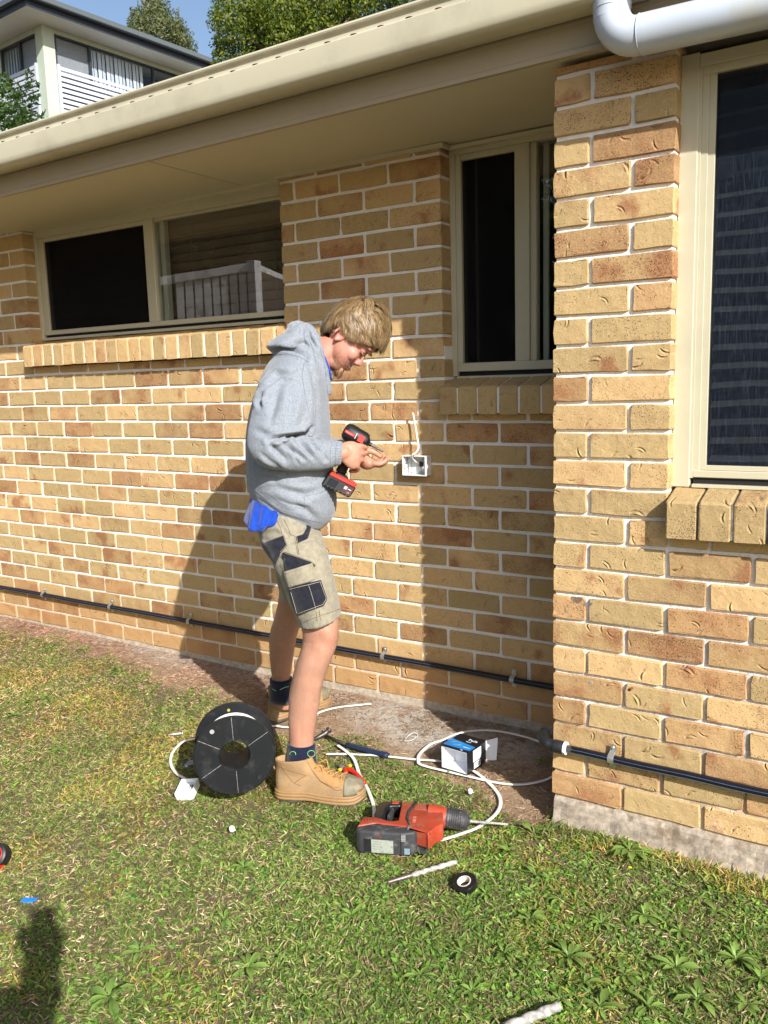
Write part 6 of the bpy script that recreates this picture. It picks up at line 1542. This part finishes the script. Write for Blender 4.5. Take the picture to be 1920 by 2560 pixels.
def hood_disp(V,N): 
    u,v=image_px(V); cuffm=(u>834)&(u<862)&(v>1095)&(v<1175)
    rib=np.where(cuffm,.0006*np.sin(v*1.6),0)
    return folds(V,N,ST)+n3(V,9,7)*.0030+n3(V*np.array([1,1,.55]),24,8)*.0012+n3(V,60,9)*.0003+rib
hoodie,HV=fuse('hoodie',h,.0048,FLEECE,man,3,hood_disp,.5)
hb=bvh_of_early(hoodie)
FS=cloth_mat('grey_seam',(.12,.135,.155),(.20,.22,.25)); 
def _hs(L,r=.0011): seam('seam',L,hb,.0002,r,FS,hoodie)
# ---- blue shirt tail
BLUE=cloth_mat('royal_blue_cotton',(.006,.040,.30),(.010,.062,.43),sc=500,bump=.2,heather=.3)
h=MB(); h.loft(smooth_rings([ring((640,1215),(770,1280),3.08,.14),ring((622,1255),(740,1300),3.08,.155),ring((611,1285),(715,1305),3.08,.162),ring((608,1302),(690,1308),3.08,.16),ring((613,1306),(668,1318),3.08,.155)],3))
def sdisp(V,N):
    u,v=image_px(V); return .0045*np.sin(u*.22+v*.03)*np.clip((v-1240)/50,0,1)+n3(V,30,3)*.002
fuse('shirt_tail',h,.005,BLUE,man,2,sdisp)
# collar of the blue shirt at the neck
h=MB(); h.tube(bez([at(796,868,2.99),at(812,905,2.985),at(822,936,3.0),at(826,945,3.05)],4),.010,10); h.build('shirt_collar',BLUE,man,smooth=True)
# ---- shorts
KH=cloth_mat('khaki_canvas',(.225,.200,.145),(.305,.275,.205),sc=420,bump=.45,heather=.3); NV=cloth_mat('navy_canvas',(.006,.007,.013),(.016,.018,.028),sc=420,bump=.4,heather=.3)
h=MB()
h.loft(smooth_rings([ring((645,1265),(800,1290),3.08,.155),ring((640,1305),(798,1312),3.08,.165),ring((648,1345),(808,1348),3.08,.175),ring((664,1382),(815,1385),3.08,.175),ring((690,1408),(805,1405),3.09,.14)],3))
h.loft(smooth_rings([ring((652,1350),(808,1345),3.0,.10),ring((672,1392),(821,1388),2.995,.104),ring((694,1430),(831,1425),2.99,.104),ring((709,1468),(839,1462),2.99,.104),ring((725,1515),(847,1500),2.995,.102),ring((740,1548),(851,1520),3.0,.099),ring((748,1566),(853,1532),3.0,.098)],3))
h.loft(smooth_rings([ring((656,1360),(800,1370),3.18,.095),ring((684,1415),(800,1420),3.22,.10),ring((693,1455),(800,1460),3.26,.098),ring((699,1498),(798,1500),3.29,.095)],3))
SST=[([(690,1412),(700,1398),(720,1392)],6,.009),([(702,1420),(706,1440),(712,1462)],6,.006),([(735,1338),(760,1332),(785,1326)],5,.004),([(760,1325),(785,1335),(800,1330)],4,.004),([(725,1520),(735,1545),(745,1560)],5,.004),([(660,1335),(690,1330),(705,1335)],6,.004),([(700,1310),(712,1330),(730,1352)],5,.003)]
def shd(V,N):
    u,v=image_px(V); return folds(V,N,SST)+n3(V,14,17)*.003+n3(V,34,18)*.0015
shorts,SV=fuse('shorts',h,.0045,KH,man,2,shd)
def bvh_of(o): 
    return BVHTree.FromPolygons([v.co for v in o.data.vertices],[tuple(p.vertices) for p in o.data.polygons])
def drape(x,y,bvh,off):
    d=ray(x,y).normalized(); hit=bvh.ray_cast(CAM,d)
    if hit[0] is None: return None
    return hit[0]+(hit[1] if hit[1].dot(d)<0 else -hit[1])*off
def patch(name,poly,bvh,off,mat,par,thick=.002,cuts=5):
    bm=bmesh.new(); vs=[bm.verts.new((x,y,0)) for x,y in poly]; bm.faces.new(vs); bmesh.ops.triangulate(bm,faces=bm.faces[:])
    for _ in range(3): bmesh.ops.subdivide_edges(bm,edges=[e for e in bm.edges if e.calc_length()>5],cuts=1,use_grid_fill=False); bmesh.ops.triangulate(bm,faces=[f for f in bm.faces if len(f.verts)>4])
    for _ in range(2): bmesh.ops.smooth_vert(bm,verts=[v for v in bm.verts if not v.is_boundary],factor=.3,use_axis_x=True,use_axis_y=True)
    dead=[]; last=None
    for v in bm.verts:
        x,y=v.co.x,v.co.y; p=drape(x,y,bvh,off)
        if p is None: dead.append(v)
        else: v.co=p
    if dead: bmesh.ops.delete(bm,geom=dead,context='VERTS')
    bmesh.ops.recalc_face_normals(bm,faces=bm.faces)
    me=bpy.data.meshes.new(name); bm.to_mesh(me); bm.free(); me.materials.append(mat); me.shade_smooth()
    o=bpy.data.objects.new(name,me); COL.objects.link(o); setpar(o,par)
    md=o.modifiers.new('t','SOLIDIFY'); md.thickness=thick; md.offset=0; return o
def seam(name,L,bvh,off,r,mat,par,n=6,closed=False,dash=False):
    P=[]; 
    for (a,b_) in zip(L,L[1:]):
        k=max(2,int(math.hypot(b_[0]-a[0],b_[1]-a[1])/3))
        for i in range(k): P.append((a[0]+(b_[0]-a[0])*i/k,a[1]+(b_[1]-a[1])*i/k))
    P.append(L[-1]); Q=[drape(x,y,bvh,off) for x,y in P]; Q=[q for q in Q if q is not None]
    if len(Q)<2: return
    m=MB(); m.tube(Q,r,5); return m.build(name,mat,par,smooth=True)
for L_ in ([(770,893),(760,910),(755,940),(762,985),(772,1030)],[(829,1104),(826,1130),(826,1166)],[(640,1228),(690,1268),(740,1292),(800,1306)],[(652,1228),(676,1236),(700,1257),(730,1267),(762,1272)],[(762,1272),(760,1240)],[(762,1240),(800,1232),(818,1224)],[(800,870),(812,915),(818,960),(820,1010)],[(768,835),(782,870),(790,910)],[(842,1106),(839,1130),(839,1164)],[(682,888),(715,884),(750,892),(772,906)]): _hs(L_)
for k_ in range(9):
    _y=1108+6.4*k_; seam('rib_knit',[(831,_y),(852,_y+.6)],hb,.0003,.0007,FS,hoodie)
sb=bvh_of(shorts)
Z=lambda L:[(580+x/5.028,1200+y/5.028) for x,y in L]
STI=simple('pale_thread',(.50,.44,.33),.8)
q=patch('navy_panel',Z([(352,800),(655,698),(693,822),(612,925),(585,975),(552,1062),(470,950)]),sb,.0022,NV,shorts)
patch('navy_panel',Z([(628,925),(660,902),(990,1022),(1045,1070),(1035,1095),(1000,1048),(670,1142),(640,980)]),sb,.0020,NV,shorts)
patch('navy_panel',Z([(932,545),(1003,558),(978,650),(948,735),(820,803),(803,715),(885,690),(935,605)]),sb,.0020,NV,shorts)
pk=patch('cargo_pocket',Z([(722,1352),(1105,1258),(1183,1490),(1150,1575),(828,1688),(782,1580)]),sb,.0055,NV,shorts,.006)
fl=patch('pocket_flap',Z([(667,1150),(1000,1048),(1040,1180),(1042,1240),(990,1275),(718,1350),(690,1250)]),sb,.0075,KH,shorts,.005)
for L in([(735,1372),(1095,1280)],[(1095,1280),(1165,1490),(1135,1560),(840,1668)],[(840,1668),(765,1400)],[(965,1320),(1050,1610)]): seam('stitching',Z(L),sb,.0098,.0006,STI,pk)
for L in([(690,1165),(990,1075)],[(735,1335),(985,1262)],[(1000,1080),(1020,1215),(985,1255)],[(740,1160),(765,1320)]): seam('stitching',Z(L),sb,.0112,.0006,simple('khaki_thread',(.33,.28,.19),.8) if 'khaki_thread' not in bpy.data.materials else bpy.data.materials['khaki_thread'],fl)
KT=bpy.data.materials['khaki_thread']
for L in([(575,480),(640,690)],[(660,490),(740,680),(810,720),(830,830),(850,940)],[(790,715),(835,940)],[(650,700),(690,820),(612,915)],[(640,905),(985,1030),(1035,1080)],[(855,1790),(1100,1700),(1362,1610)],[(1060,1640),(1080,1770)],[(1100,1630),(1115,1755)]): seam('stitching',Z(L),sb,.0048,.0007,KT,shorts)
# khaki belt loops
# ---- socks
NAVY=cloth_mat('navy_sock',(.004,.006,.022),(.010,.014,.040),sc=500,bump=.3); GRN=simple('green_ring_print',(.20,.55,.22),.8)
h=MB(); h.loft(smooth_rings([ring((717,1860),(789,1858),3.070,.043),ring((716,1885),(791,1885),3.078,.044),ring((714,1910),(794,1912),3.082,.045),ring((712,1940),(800,1945),3.085,.044)],3)); so=h.build('sock',NAVY,man,smooth=True)
sk=bvh_of(so)
for (x,y,r,a1,a2) in((732,1885,6.5,-20,200),(778,1884,8,0,360),(738,1905,8,180,360)):
    seam('sock_ring',[(x+r*1.15*math.cos(math.radians(a)),y-r*math.sin(math.radians(a))) for a in range(a1,a2+1,24)],sk,.0006,.0011,GRN,so)
h=MB(); h.loft(smooth_rings([ring((674,1697),(731,1694),3.553,.052),ring((674,1720),(731,1718),3.578,.055),ring((673,1750),(736,1750),3.61,.058)],3)); so2=h.build('sock',NAVY,man,smooth=True)
sk=bvh_of(so2)
seam('sock_ring',[(681,1722),(690,1727)],sk,.0008,.0016,GRN,so2); seam('sock_ring',[(700,1724),(712,1718),(722,1716)],sk,.0008,.0016,GRN,so2)
# ---- boots
NUB=simple('tan_nubuck',(.33,.205,.098),.8,var=.14,vs=18,dirt=(.30,.20,.11),ds=16,bump=.6,bs=140); CAPM=simple('scuffed_toe_rubber',(.21,.185,.125),.75,var=.25,vs=40,bump=.4,bs=160); SOLE=simple('gum_sole',(.31,.18,.075),.6,var=.12,vs=40,dirt=(.28,.2,.12),ds=20); SOLD=simple('dark_outsole',(.09,.08,.065),.85,var=.3,vs=50); LACE=simple('orange_lace',(.52,.28,.08),.8)
def boot(heel,ang,zb,L,label):
    f=Vector((math.cos(ang),math.sin(ang),0)); s=Vector((-f.y,f.x,0)); O=Vector((heel[0],heel[1],zb))
    def wid(x): # half width of the foot outline along its length, 0..1
        return float(np.interp(x,[0,.04,.12,.25,.4,.55,.7,.82,.92,.98,1],[.012,.029,.036,.036,.036,.044,.050,.049,.039,.023,.008]))
    def outline(x0,x1,k,z,n=40,push=0.,zf=None,round_=False):
        out=[]
        for i in range(n):
            q=2*math.pi*i/n; c=.5-.5*math.cos(q); x=x0+(x1-x0)*c; xr=c if round_ else x/L
            w_=wid(min(1,max(0,xr)))*k+push; sg=math.sin(q); w_=w_*(1 if sg>=0 else -1) if abs(sg)>1e-6 else 0
            w_=w_*min(1,abs(sg)*3)**.5 if round_ else w_
            zz=z if zf is None else zf(x/L,z)
            out.append(O+f*(x+(push*(2*c-1)))+s*w_+Vector((0,0,zz)))
        return out
    arch=lambda xr,z: z+.010*math.exp(-((xr-.36)/.12)**2)*(1 if z<.012 else .3)+.016*max(0,(xr-.86)/.14)**2
    B=MB(); B.loft([outline(0,L,1.0,.0,zf=arch,push=-.002),outline(0,L,1.0,.010,zf=arch,push=.001)]); so_=B.build('outsole',SOLD,man,auto=50)
    B=MB(); B.loft([outline(0,L,1.0,z,zf=arch,push=p) for z,p in((.010,.001),(.013,.004),(.018,.0045),(.020,.0025),(.022,.0025),(.024,.0045),(.030,.0045),(.032,.002),(.034,.002),(.036,.0035),(.041,.003),(.043,.0)) ]); B.build('midsole',SOLE,so_,auto=60)
    # upper: stacked outlines that pull back from toe to ankle
    st=[(.040,.003,.990,1.0),(.055,.002,.985,.99),(.070,.002,.965,.95),(.082,.003,.92,.90),(.092,.004,.83,.86),(.097,.005,.75,.83),(.104,.006,.67,.82),(.113,.007,.59,.83),(.124,.008,.52,.86),(.137,.006,.46,.90),(.149,.000,.43,.93),(.154,-.002,.425,.93)]
    rings=[]
    for z,xb,xf,k in st:
        n=40; out=[]
        for i in range(n):
            q=2*math.pi*i/n; c=.5-.5*math.cos(q); x=xb*L+(xf-xb)*L*c; 
            base=wid(x/L)*k; ell_=.040*k*math.sqrt(max(0,1-(2*c-1)**2)); t=min(1,max(0,(z-.07)/.06)); w_=base*(1-t)+ell_*t
            if c>.97 and t<1: w_=min(w_,.02*math.sqrt(max(0,(1-c)/.03))+.001) if t>.1 else w_
            sg=math.sin(q); w_=math.copysign(w_,sg) if abs(sg)>1e-6 else 0
            zz=z+(.012*(c-.35) if z>.14 else 0)+.016*max(0,(x/L-.86)/.14)**2*(1-t)
            out.append(O+f*x+s*w_+Vector((0,0,zz)))
        rings.append(out)
    # inner collar
    inn=[p+(sum(rings[-1],Vector())/40-p)*.12 for p in rings[-1]]; inn2=[p+Vector((0,0,-.025)) for p in inn]
    B=MB(); B.loft(smooth_rings(rings,3)+[inn,inn2],cap=True); 
    me=B.build('boot_upper',NUB,man,smooth=True); me['label']=label
    bv=BVHTree.FromPolygons([v.co for v in me.data.vertices],[tuple(p.vertices) for p in me.data.polygons])
    def onup(x,w_,z,off,dirv):
        h_=bv.ray_cast(O+f*x+s*w_+Vector((0,0,z))+dirv*.25,-dirv); return None if h_[0] is None else h_[0]+(h_[1] if h_[1].dot(dirv)>0 else -h_[1])*off
    # toe cap
    cap_=[]; 
    for i in range(9):
        row=[]
        for j in range(25):
            ph=-math.pi/2+math.pi*j/24; el=i/8*math.pi*.5
            dv=(f*math.cos(ph)*math.cos(el*.98)+s*math.sin(ph)*math.cos(el*.98)+Vector((0,0,math.sin(el*.98)))).normalized()
            cx=O+f*(L*.80)+Vector((0,0,.045)); h_=bv.ray_cast(cx+dv*.3,-dv); row.append((h_[0]+(h_[1] if h_[1].dot(dv)>0 else -h_[1])*.0022) if h_[0] is not None else cx+dv*.03)
        cap_.append(row)
    vs=[p for r_ in cap_ for p in r_]; fs=[(i*25+j,i*25+j+1,(i+1)*25+j+1,(i+1)*25+j) for i in range(8) for j in range(24)]
    o=mobj('toe_cap',vs,fs,CAPM,me,True); md=o.modifiers.new('t','SOLIDIFY'); md.thickness=.0015
    # seams on both sides
    DK=bpy.data.materials.get('boot_seam') or simple('boot_seam',(.16,.09,.04),.9)
    for sg in(-1,1):
        dv=s*sg
        for Lx in([(.10,.13),(.16,.10),(.24,.075),(.33,.066)],[(.24,.075),(.32,.095),(.40,.11)],[(.02,.13),(.10,.128),(.2,.12),(.3,.112),(.38,.105)],[(.45,.145),(.46,.12),(.55,.088),(.66,.072),(.74,.066),(.80,.070)],[(.06,.14),(.05,.10),(.04,.06)]):
            Q=[]
            for (a,b_),(c,d) in zip(Lx,Lx[1:]):
                for k in range(6):
                    p=onup((a+(c-a)*k/6)*L,0,b_+(d-b_)*k/6,.0004,dv)
                    if p is not None: Q.append(p)
            if len(Q)>2: m=MB(); m.tube(Q,.0009,5); m.build('seam',DK,me,smooth=True)
    # stitched eyestay panel down the lacing
    if 'front' in label: patch('eyestay',[(640+x/4.424,1560+y/4.424) for x,y in [(550,1478),(600,1462),(655,1500),(735,1590),(840,1690),(960,1700),(972,1758),(930,1812),(845,1808),(705,1735),(610,1610)]],bv,.0018,simple('orange_nubuck',(.36,.20,.075),.8,var=.15,vs=30,bump=.5,bs=140),me,.001)
    # eyelets and laces up the front
    topd=(f*.62+Vector((0,0,.78))).normalized(); prev=None; eye=[]
    for k in range(6):
        xx=.70-.052*k; zz=.092+.011*k; rowp=[]
        for sg in(-1,1):
            dv=(topd+s*sg*.75).normalized(); c0=O+f*(xx*L)+s*(sg*.006)+Vector((0,0,zz-.03)); h_=bv.ray_cast(c0+dv*.2,-dv)
            if h_[0] is None: continue
            p=h_[0]+(h_[1] if h_[1].dot(dv)>0 else -h_[1])*.002; rowp.append(p); m=MB(); m.obox(p,f*.0055,s*.005,topd*.0015,.001); m.build('lace_hook',LACE if k<4 else SOLE,me)
        if len(rowp)==2: eye.append(rowp)
    m=MB()
    for k in range(len(eye)-1):
        for a,b_ in((0,1),(1,0)):
            A,Bq=eye[k][a],eye[k+1][b_]; mid=(A+Bq)/2+topd*.005; m.tube(bez([A,mid,Bq],4),.0018,6)
    if eye:
        e=eye[-1][0]; m.tube(bez([e,e+topd*.015+f*.012,e+f*.03-Vector((0,0,.015)),e+f*.045-Vector((0,0,.035))],4),.0017,6); e=eye[-1][1]; m.tube(bez([e,e+topd*.02+f*.02,e+f*.04-Vector((0,0,.02)),e+f*.06-Vector((0,0,.045))],4),.0017,6)
    m.build('laces',LACE,me,smooth=True)
    m=MB(); c0=O+f*(-.004)+Vector((0,0,.148)); m.tube([c0+f*.004+Vector((0,0,.004)),c0-f*.007,c0-f*.009-Vector((0,0,.02)),c0+f*.002-Vector((0,0,.04))],.0035,8,flat=1); m.build('pull_tab',NUB,me,smooth=True)
boot((-.925,-.318),math.radians(22),-.103,.325,'front tan work boot')
boot((-1.318,.112),math.radians(71),-.052,.305,'rear tan work boot standing in the shade')
# ---- impact driver in his right hand
t_=empty('impact_driver',at(872,1140,2.955),'compact red and black cordless screwdriver held in his right hand','drill')
DB_=simple('driver_black',(.008,.0085,.0095),.5,var=.25,vs=30); DR=simple('driver_red',(.50,.030,.018),.35,var=.12,vs=30)
dd=2.958
A0=at(866,1078,dd); A1=at(922,1109,dd); ax_=(A1-A0).normalized(); hv=(at(851,1180,dd)-at(893,1100,dd)).normalized()
m=MB(); m.lathe(A0,ax_,[(.010,-.010),(.022,-.008),(.029,-.001),(.0325,.010),(.0325,.034)],28); m.build('motor_cap',DB_,t_,auto=40)
m=MB(); m.lathe(A0,ax_,[(.0310,.033),(.0310,.068),(.026,.080)],28); m.build('gear_case',DB_,t_,auto=40)
nz=-AW
for off in(0,):
    c0=A0+ax_*.056+nz*.0305+Vector((0,0,.002)); m=MB(); m.obox(c0,ax_*.011,hv*.013,nz*.0016,.001); m.build('red_cover',DR,t_)
    c0=A0+ax_*.012+nz*.0318; m=MB(); m.obox(c0,ax_*.019,hv*.0055,nz*.0016,.001); rc=m.build('red_badge',DR,t_); text('Milwaukee','badge_print',.0062,c0-ax_*.015+hv*.002+nz*.0018,ax_,-hv,simple('pink_print',(.7,.4,.38),.5),rc)
m=MB(); m.obox(A0+ax_*.034+nz*.0322+hv*-.002,ax_*.0009,hv*.010,nz*.001); m.build('white_stripe',simple('light_strip',(.75,.75,.75),.4),t_)
m=MB(); m.tube([A0+ax_*.046+hv*.016,A0+ax_*.044+hv*.040],[.020,.018],14,flat=1); m.build('red_neck',DR,t_,smooth=True)
m=MB(); m.tube([A0+ax_*.046+hv*.03,at(872,1142,dd),at(851,1182,dd)],[.018,.0165,.019],16); m.build('handle',DB_,t_,smooth=True)
m=MB(); m.lathe(A0,ax_,[(.022,.079),(.016,.086),(.010,.088),(.0075,.092),(.0075,.100)],20); m.build('nose',DB_,t_,auto=40)
m=MB(); m.lathe(A0,ax_,[(.0046,.098),(.0046,.118),(.0052,.120),(.0052,.127),(.0042,.129),(.0042,.140),(.0018,.1465)],10); m.build('screwdriver_bit',STL,t_,auto=40)
bx=lambda x,y: at(x,y,dd)
e1=(bx(888.6,1214.7)-bx(819,1180)); e2=(bx(802.5,1204)-bx(819,1180))*1.25; c0=bx(846,1212)
m=MB(); m.obox(c0,e1*.5,e2.normalized()*.022,AW*.034,.005); bt=m.build('battery_pack',DB_,t_)
m=MB(); m.obox(c0-e2.normalized()*.026,e1*.46,e2.normalized()*.0075,AW*.036,.003); ft_=m.build('red_foot',DR,t_)
m=MB(); m.obox(c0-e2.normalized()*.034-e1*.08,e1*.20,e2.normalized()*.006,AW*.026,.003); m.build('handle_base',DB_,t_)
m=MB(); m.obox(c0-e1*.22-AW*.0345,e1*.15,e2.normalized()*.013,AW*.0012,.001); m.build('side_latch',simple('glossy_black',(.006,.007,.012),.2),bt)
lp=c0+e1*.30-AW*.0345; m=MB(); m.obox(lp,e1*.17,e2.normalized()*.017,AW*.0012,.001); lb=m.build('battery_label',simple('dark_red_label',(.06,.012,.012),.4),bt)
m=MB(); m.obox(lp-e1*.09-e2.normalized()*.005-AW*.0016,e1*.045,e2.normalized()*.0048,AW*.0003); m.build('logo_tile',simple('logo_tile',(.75,.72,.72),.5),lb)
text('18','logo_print',.007,lp-e1*.125-e2.normalized()*.0025-AW*.0021,e1,-e2,RED,lb,.0001)
m=MB(); m.obox(lp+e1*.05-e2.normalized()*.0045-AW*.0016,e1*.06,e2.normalized()*.0010,AW*.0003); m.build('white_line',WPL,lb)
text('5.0','fine_print',.008,lp+e1*.02+e2.normalized()*.010-AW*.0016,e1,-e2,simple('grey_green_print',(.35,.45,.35),.6),lb,.0001)
for k in range(7):
    m=MB(); m.obox(c0-e1*(.42-.13*k)+e2.normalized()*.018-AW*.033,e1*.02,e2.normalized()*.0045,AW*.0025,.001); m.build('bottom_rib',DGR,bt)
# ------------------------------------------------------------------ the photographer, outside the frame: only the shadow of phone and forearm falls into view
ph=empty('person',(.98,-3.05,-.1),'person taking the picture seen only as the shadow at bottom left','person')
g_=MB(); 
def cr3(c,a,b_,up=(0,0,1),n=20):
    c=Vector(c); fw=Vector((FWD.x,FWD.y,0)).normalized(); sd=Vector((fw.y,-fw.x,0)); return [c+sd*a*math.cos(q)+fw*b_*math.sin(q) for q in [2*math.pi*k/n for k in range(n)]]
PX,PY=.98,-3.06
def loc(s,f_,z):
    fw=Vector((FWD.x,FWD.y,0)).normalized(); sd=Vector((fw.y,-fw.x,0)); return Vector((PX,PY,z))+sd*s+fw*f_
g_.loft(smooth_rings([cr3(loc(0,0,z),a,c) for z,a,c in((.72,.16,.12),(.85,.17,.125),(.98,.15,.11),(1.12,.165,.12),(1.27,.195,.12),(1.36,.17,.10),(1.40,.09,.07),(1.44,.055,.055),(1.50,.055,.055))],2))
g_.ell(loc(0,.03,1.585),Vector((.078,0,0)),Vector((0,.095,0)),Vector((0,0,.118)))
g_.ell(loc(0,.125,1.565),Vector((.012,0,0)),Vector((0,.014,0)),Vector((0,0,.018)))
for s in(-1,1):
    g_.loft(smooth_rings([cr3(loc(s*x,y,z),a,a) for x,y,z,a in((.09,0,.80,.09),(.095,.01,.60,.078),(.10,.01,.42,.058),(.10,0,.30,.057),(.10,-.01,.12,.042),(.10,-.01,.0,.038))],2))
    g_.ell(loc(s*.10,.06,-.055),loc(.05,0,0)-loc(0,0,0),loc(0,.13,0)-loc(0,0,0),Vector((0,0,.045)))
PHC=CAM-FWD*.028-Vector((0,0,.055))
def tb(P,R): g_.tube(bez(P,3),[float(x) for x in np.interp(np.linspace(0,len(R)-1,(len(P)-1)*3+1),range(len(R)),R)],12)
hand=PHC-FWD*.012-Vector((0,0,.050))
tb([loc(.18,0,1.32),loc(.21,.10,1.14),loc(.16,.22,1.06),hand-Vector((0,0,.13))-FWD*.03,hand-Vector((0,0,.03))],[.055,.050,.047,.036,.030])
tb([loc(-.18,0,1.32),loc(-.20,.12,1.13),loc(-.12,.25,1.08),hand+RIGHT*-.055-Vector((0,0,.11))-FWD*.03,hand-RIGHT*.035-Vector((0,0,.03))],[.055,.050,.045,.034,.028])
g_.ell(hand,RIGHT*.052,FWD*.020,Vector((0,0,.050)))
for sg_ in(-1,1): g_.ell(PHC-FWD*.02+RIGHT*sg_*.045-Vector((0,0,.01)),RIGHT*.022,FWD*.016,Vector((0,0,.05)))
for k in range(4):
    for sgn in(-1,1):
        a=hand+RIGHT*sgn*.035+Vector((0,0,-.03+.019*k)); g_.tube([a-FWD*.012,a+RIGHT*sgn*.010,a+FWD*.014-RIGHT*sgn*.004],[.009,.0085,.007],8)
body2,PV=fuse('body',g_,.008,SKIN,ph,2)
a=body2.data.attributes.new('tint','FLOAT_COLOR','POINT'); C4=np.ones((len(PV),4),dtype=np.float32); C4[:,:3]=(.55,.33,.24); a.data.foreach_set('color',C4.ravel())
DK2=cloth_mat('dark_jumper',(.03,.035,.05),(.05,.055,.075)); 
g_=MB(); g_.loft(smooth_rings([cr3(loc(0,0,z),a,c) for z,a,c in((.76,.185,.145),(.9,.188,.145),(1.05,.18,.138),(1.2,.20,.142),(1.32,.205,.132),(1.385,.13,.095),(1.41,.085,.075))],2))
tb([loc(.17,0,1.33),loc(.21,.10,1.14),loc(.16,.22,1.06),hand-Vector((0,0,.14))-FWD*.035],[.072,.070,.072,.062]); tb([loc(-.17,0,1.33),loc(-.20,.12,1.13),loc(-.12,.25,1.08),hand+RIGHT*-.055-Vector((0,0,.12))-FWD*.035],[.072,.070,.070,.060])
fuse('jumper',g_,.009,DK2,ph,3)
g_=MB(); g_.loft(smooth_rings([cr3(loc(0,0,z),a,c) for z,a,c in((.72,.175,.14),(.80,.185,.14),(.88,.18,.135))],2))
for s in(-1,1): g_.loft(smooth_rings([cr3(loc(s*x,y,z),a,a*1.05) for x,y,z,a in((.09,0,.80,.10),(.10,.0,.60,.09),(.10,0,.3,.075),(.10,-.01,.0,.068))],2))
fuse('trousers',g_,.009,NV,ph,2)
m=MB()
for i in range(1): m.ell(loc(0,.01,1.625),Vector((.088,0,0)),Vector((0,.100,0)),Vector((0,0,.095)))
m.build('hair',simple('brown_hair',(.07,.04,.02),.6,var=.4,vs=60),ph,smooth=True)
for s in(-1,1):
    m=MB(); m.ell(loc(s*.10,.06,-.06),loc(.055,0,0)-loc(0,0,0),loc(0,.145,0)-loc(0,0,0),Vector((0,0,.05))); m.build('shoe',RUB,ph,smooth=True)
m=MB(); m.obox(PHC,RIGHT*.037,DOWN*.074,FWD*.004,.003); o=m.build('phone',RUB,None); tag(o,'smartphone held up by the photographer','phone')
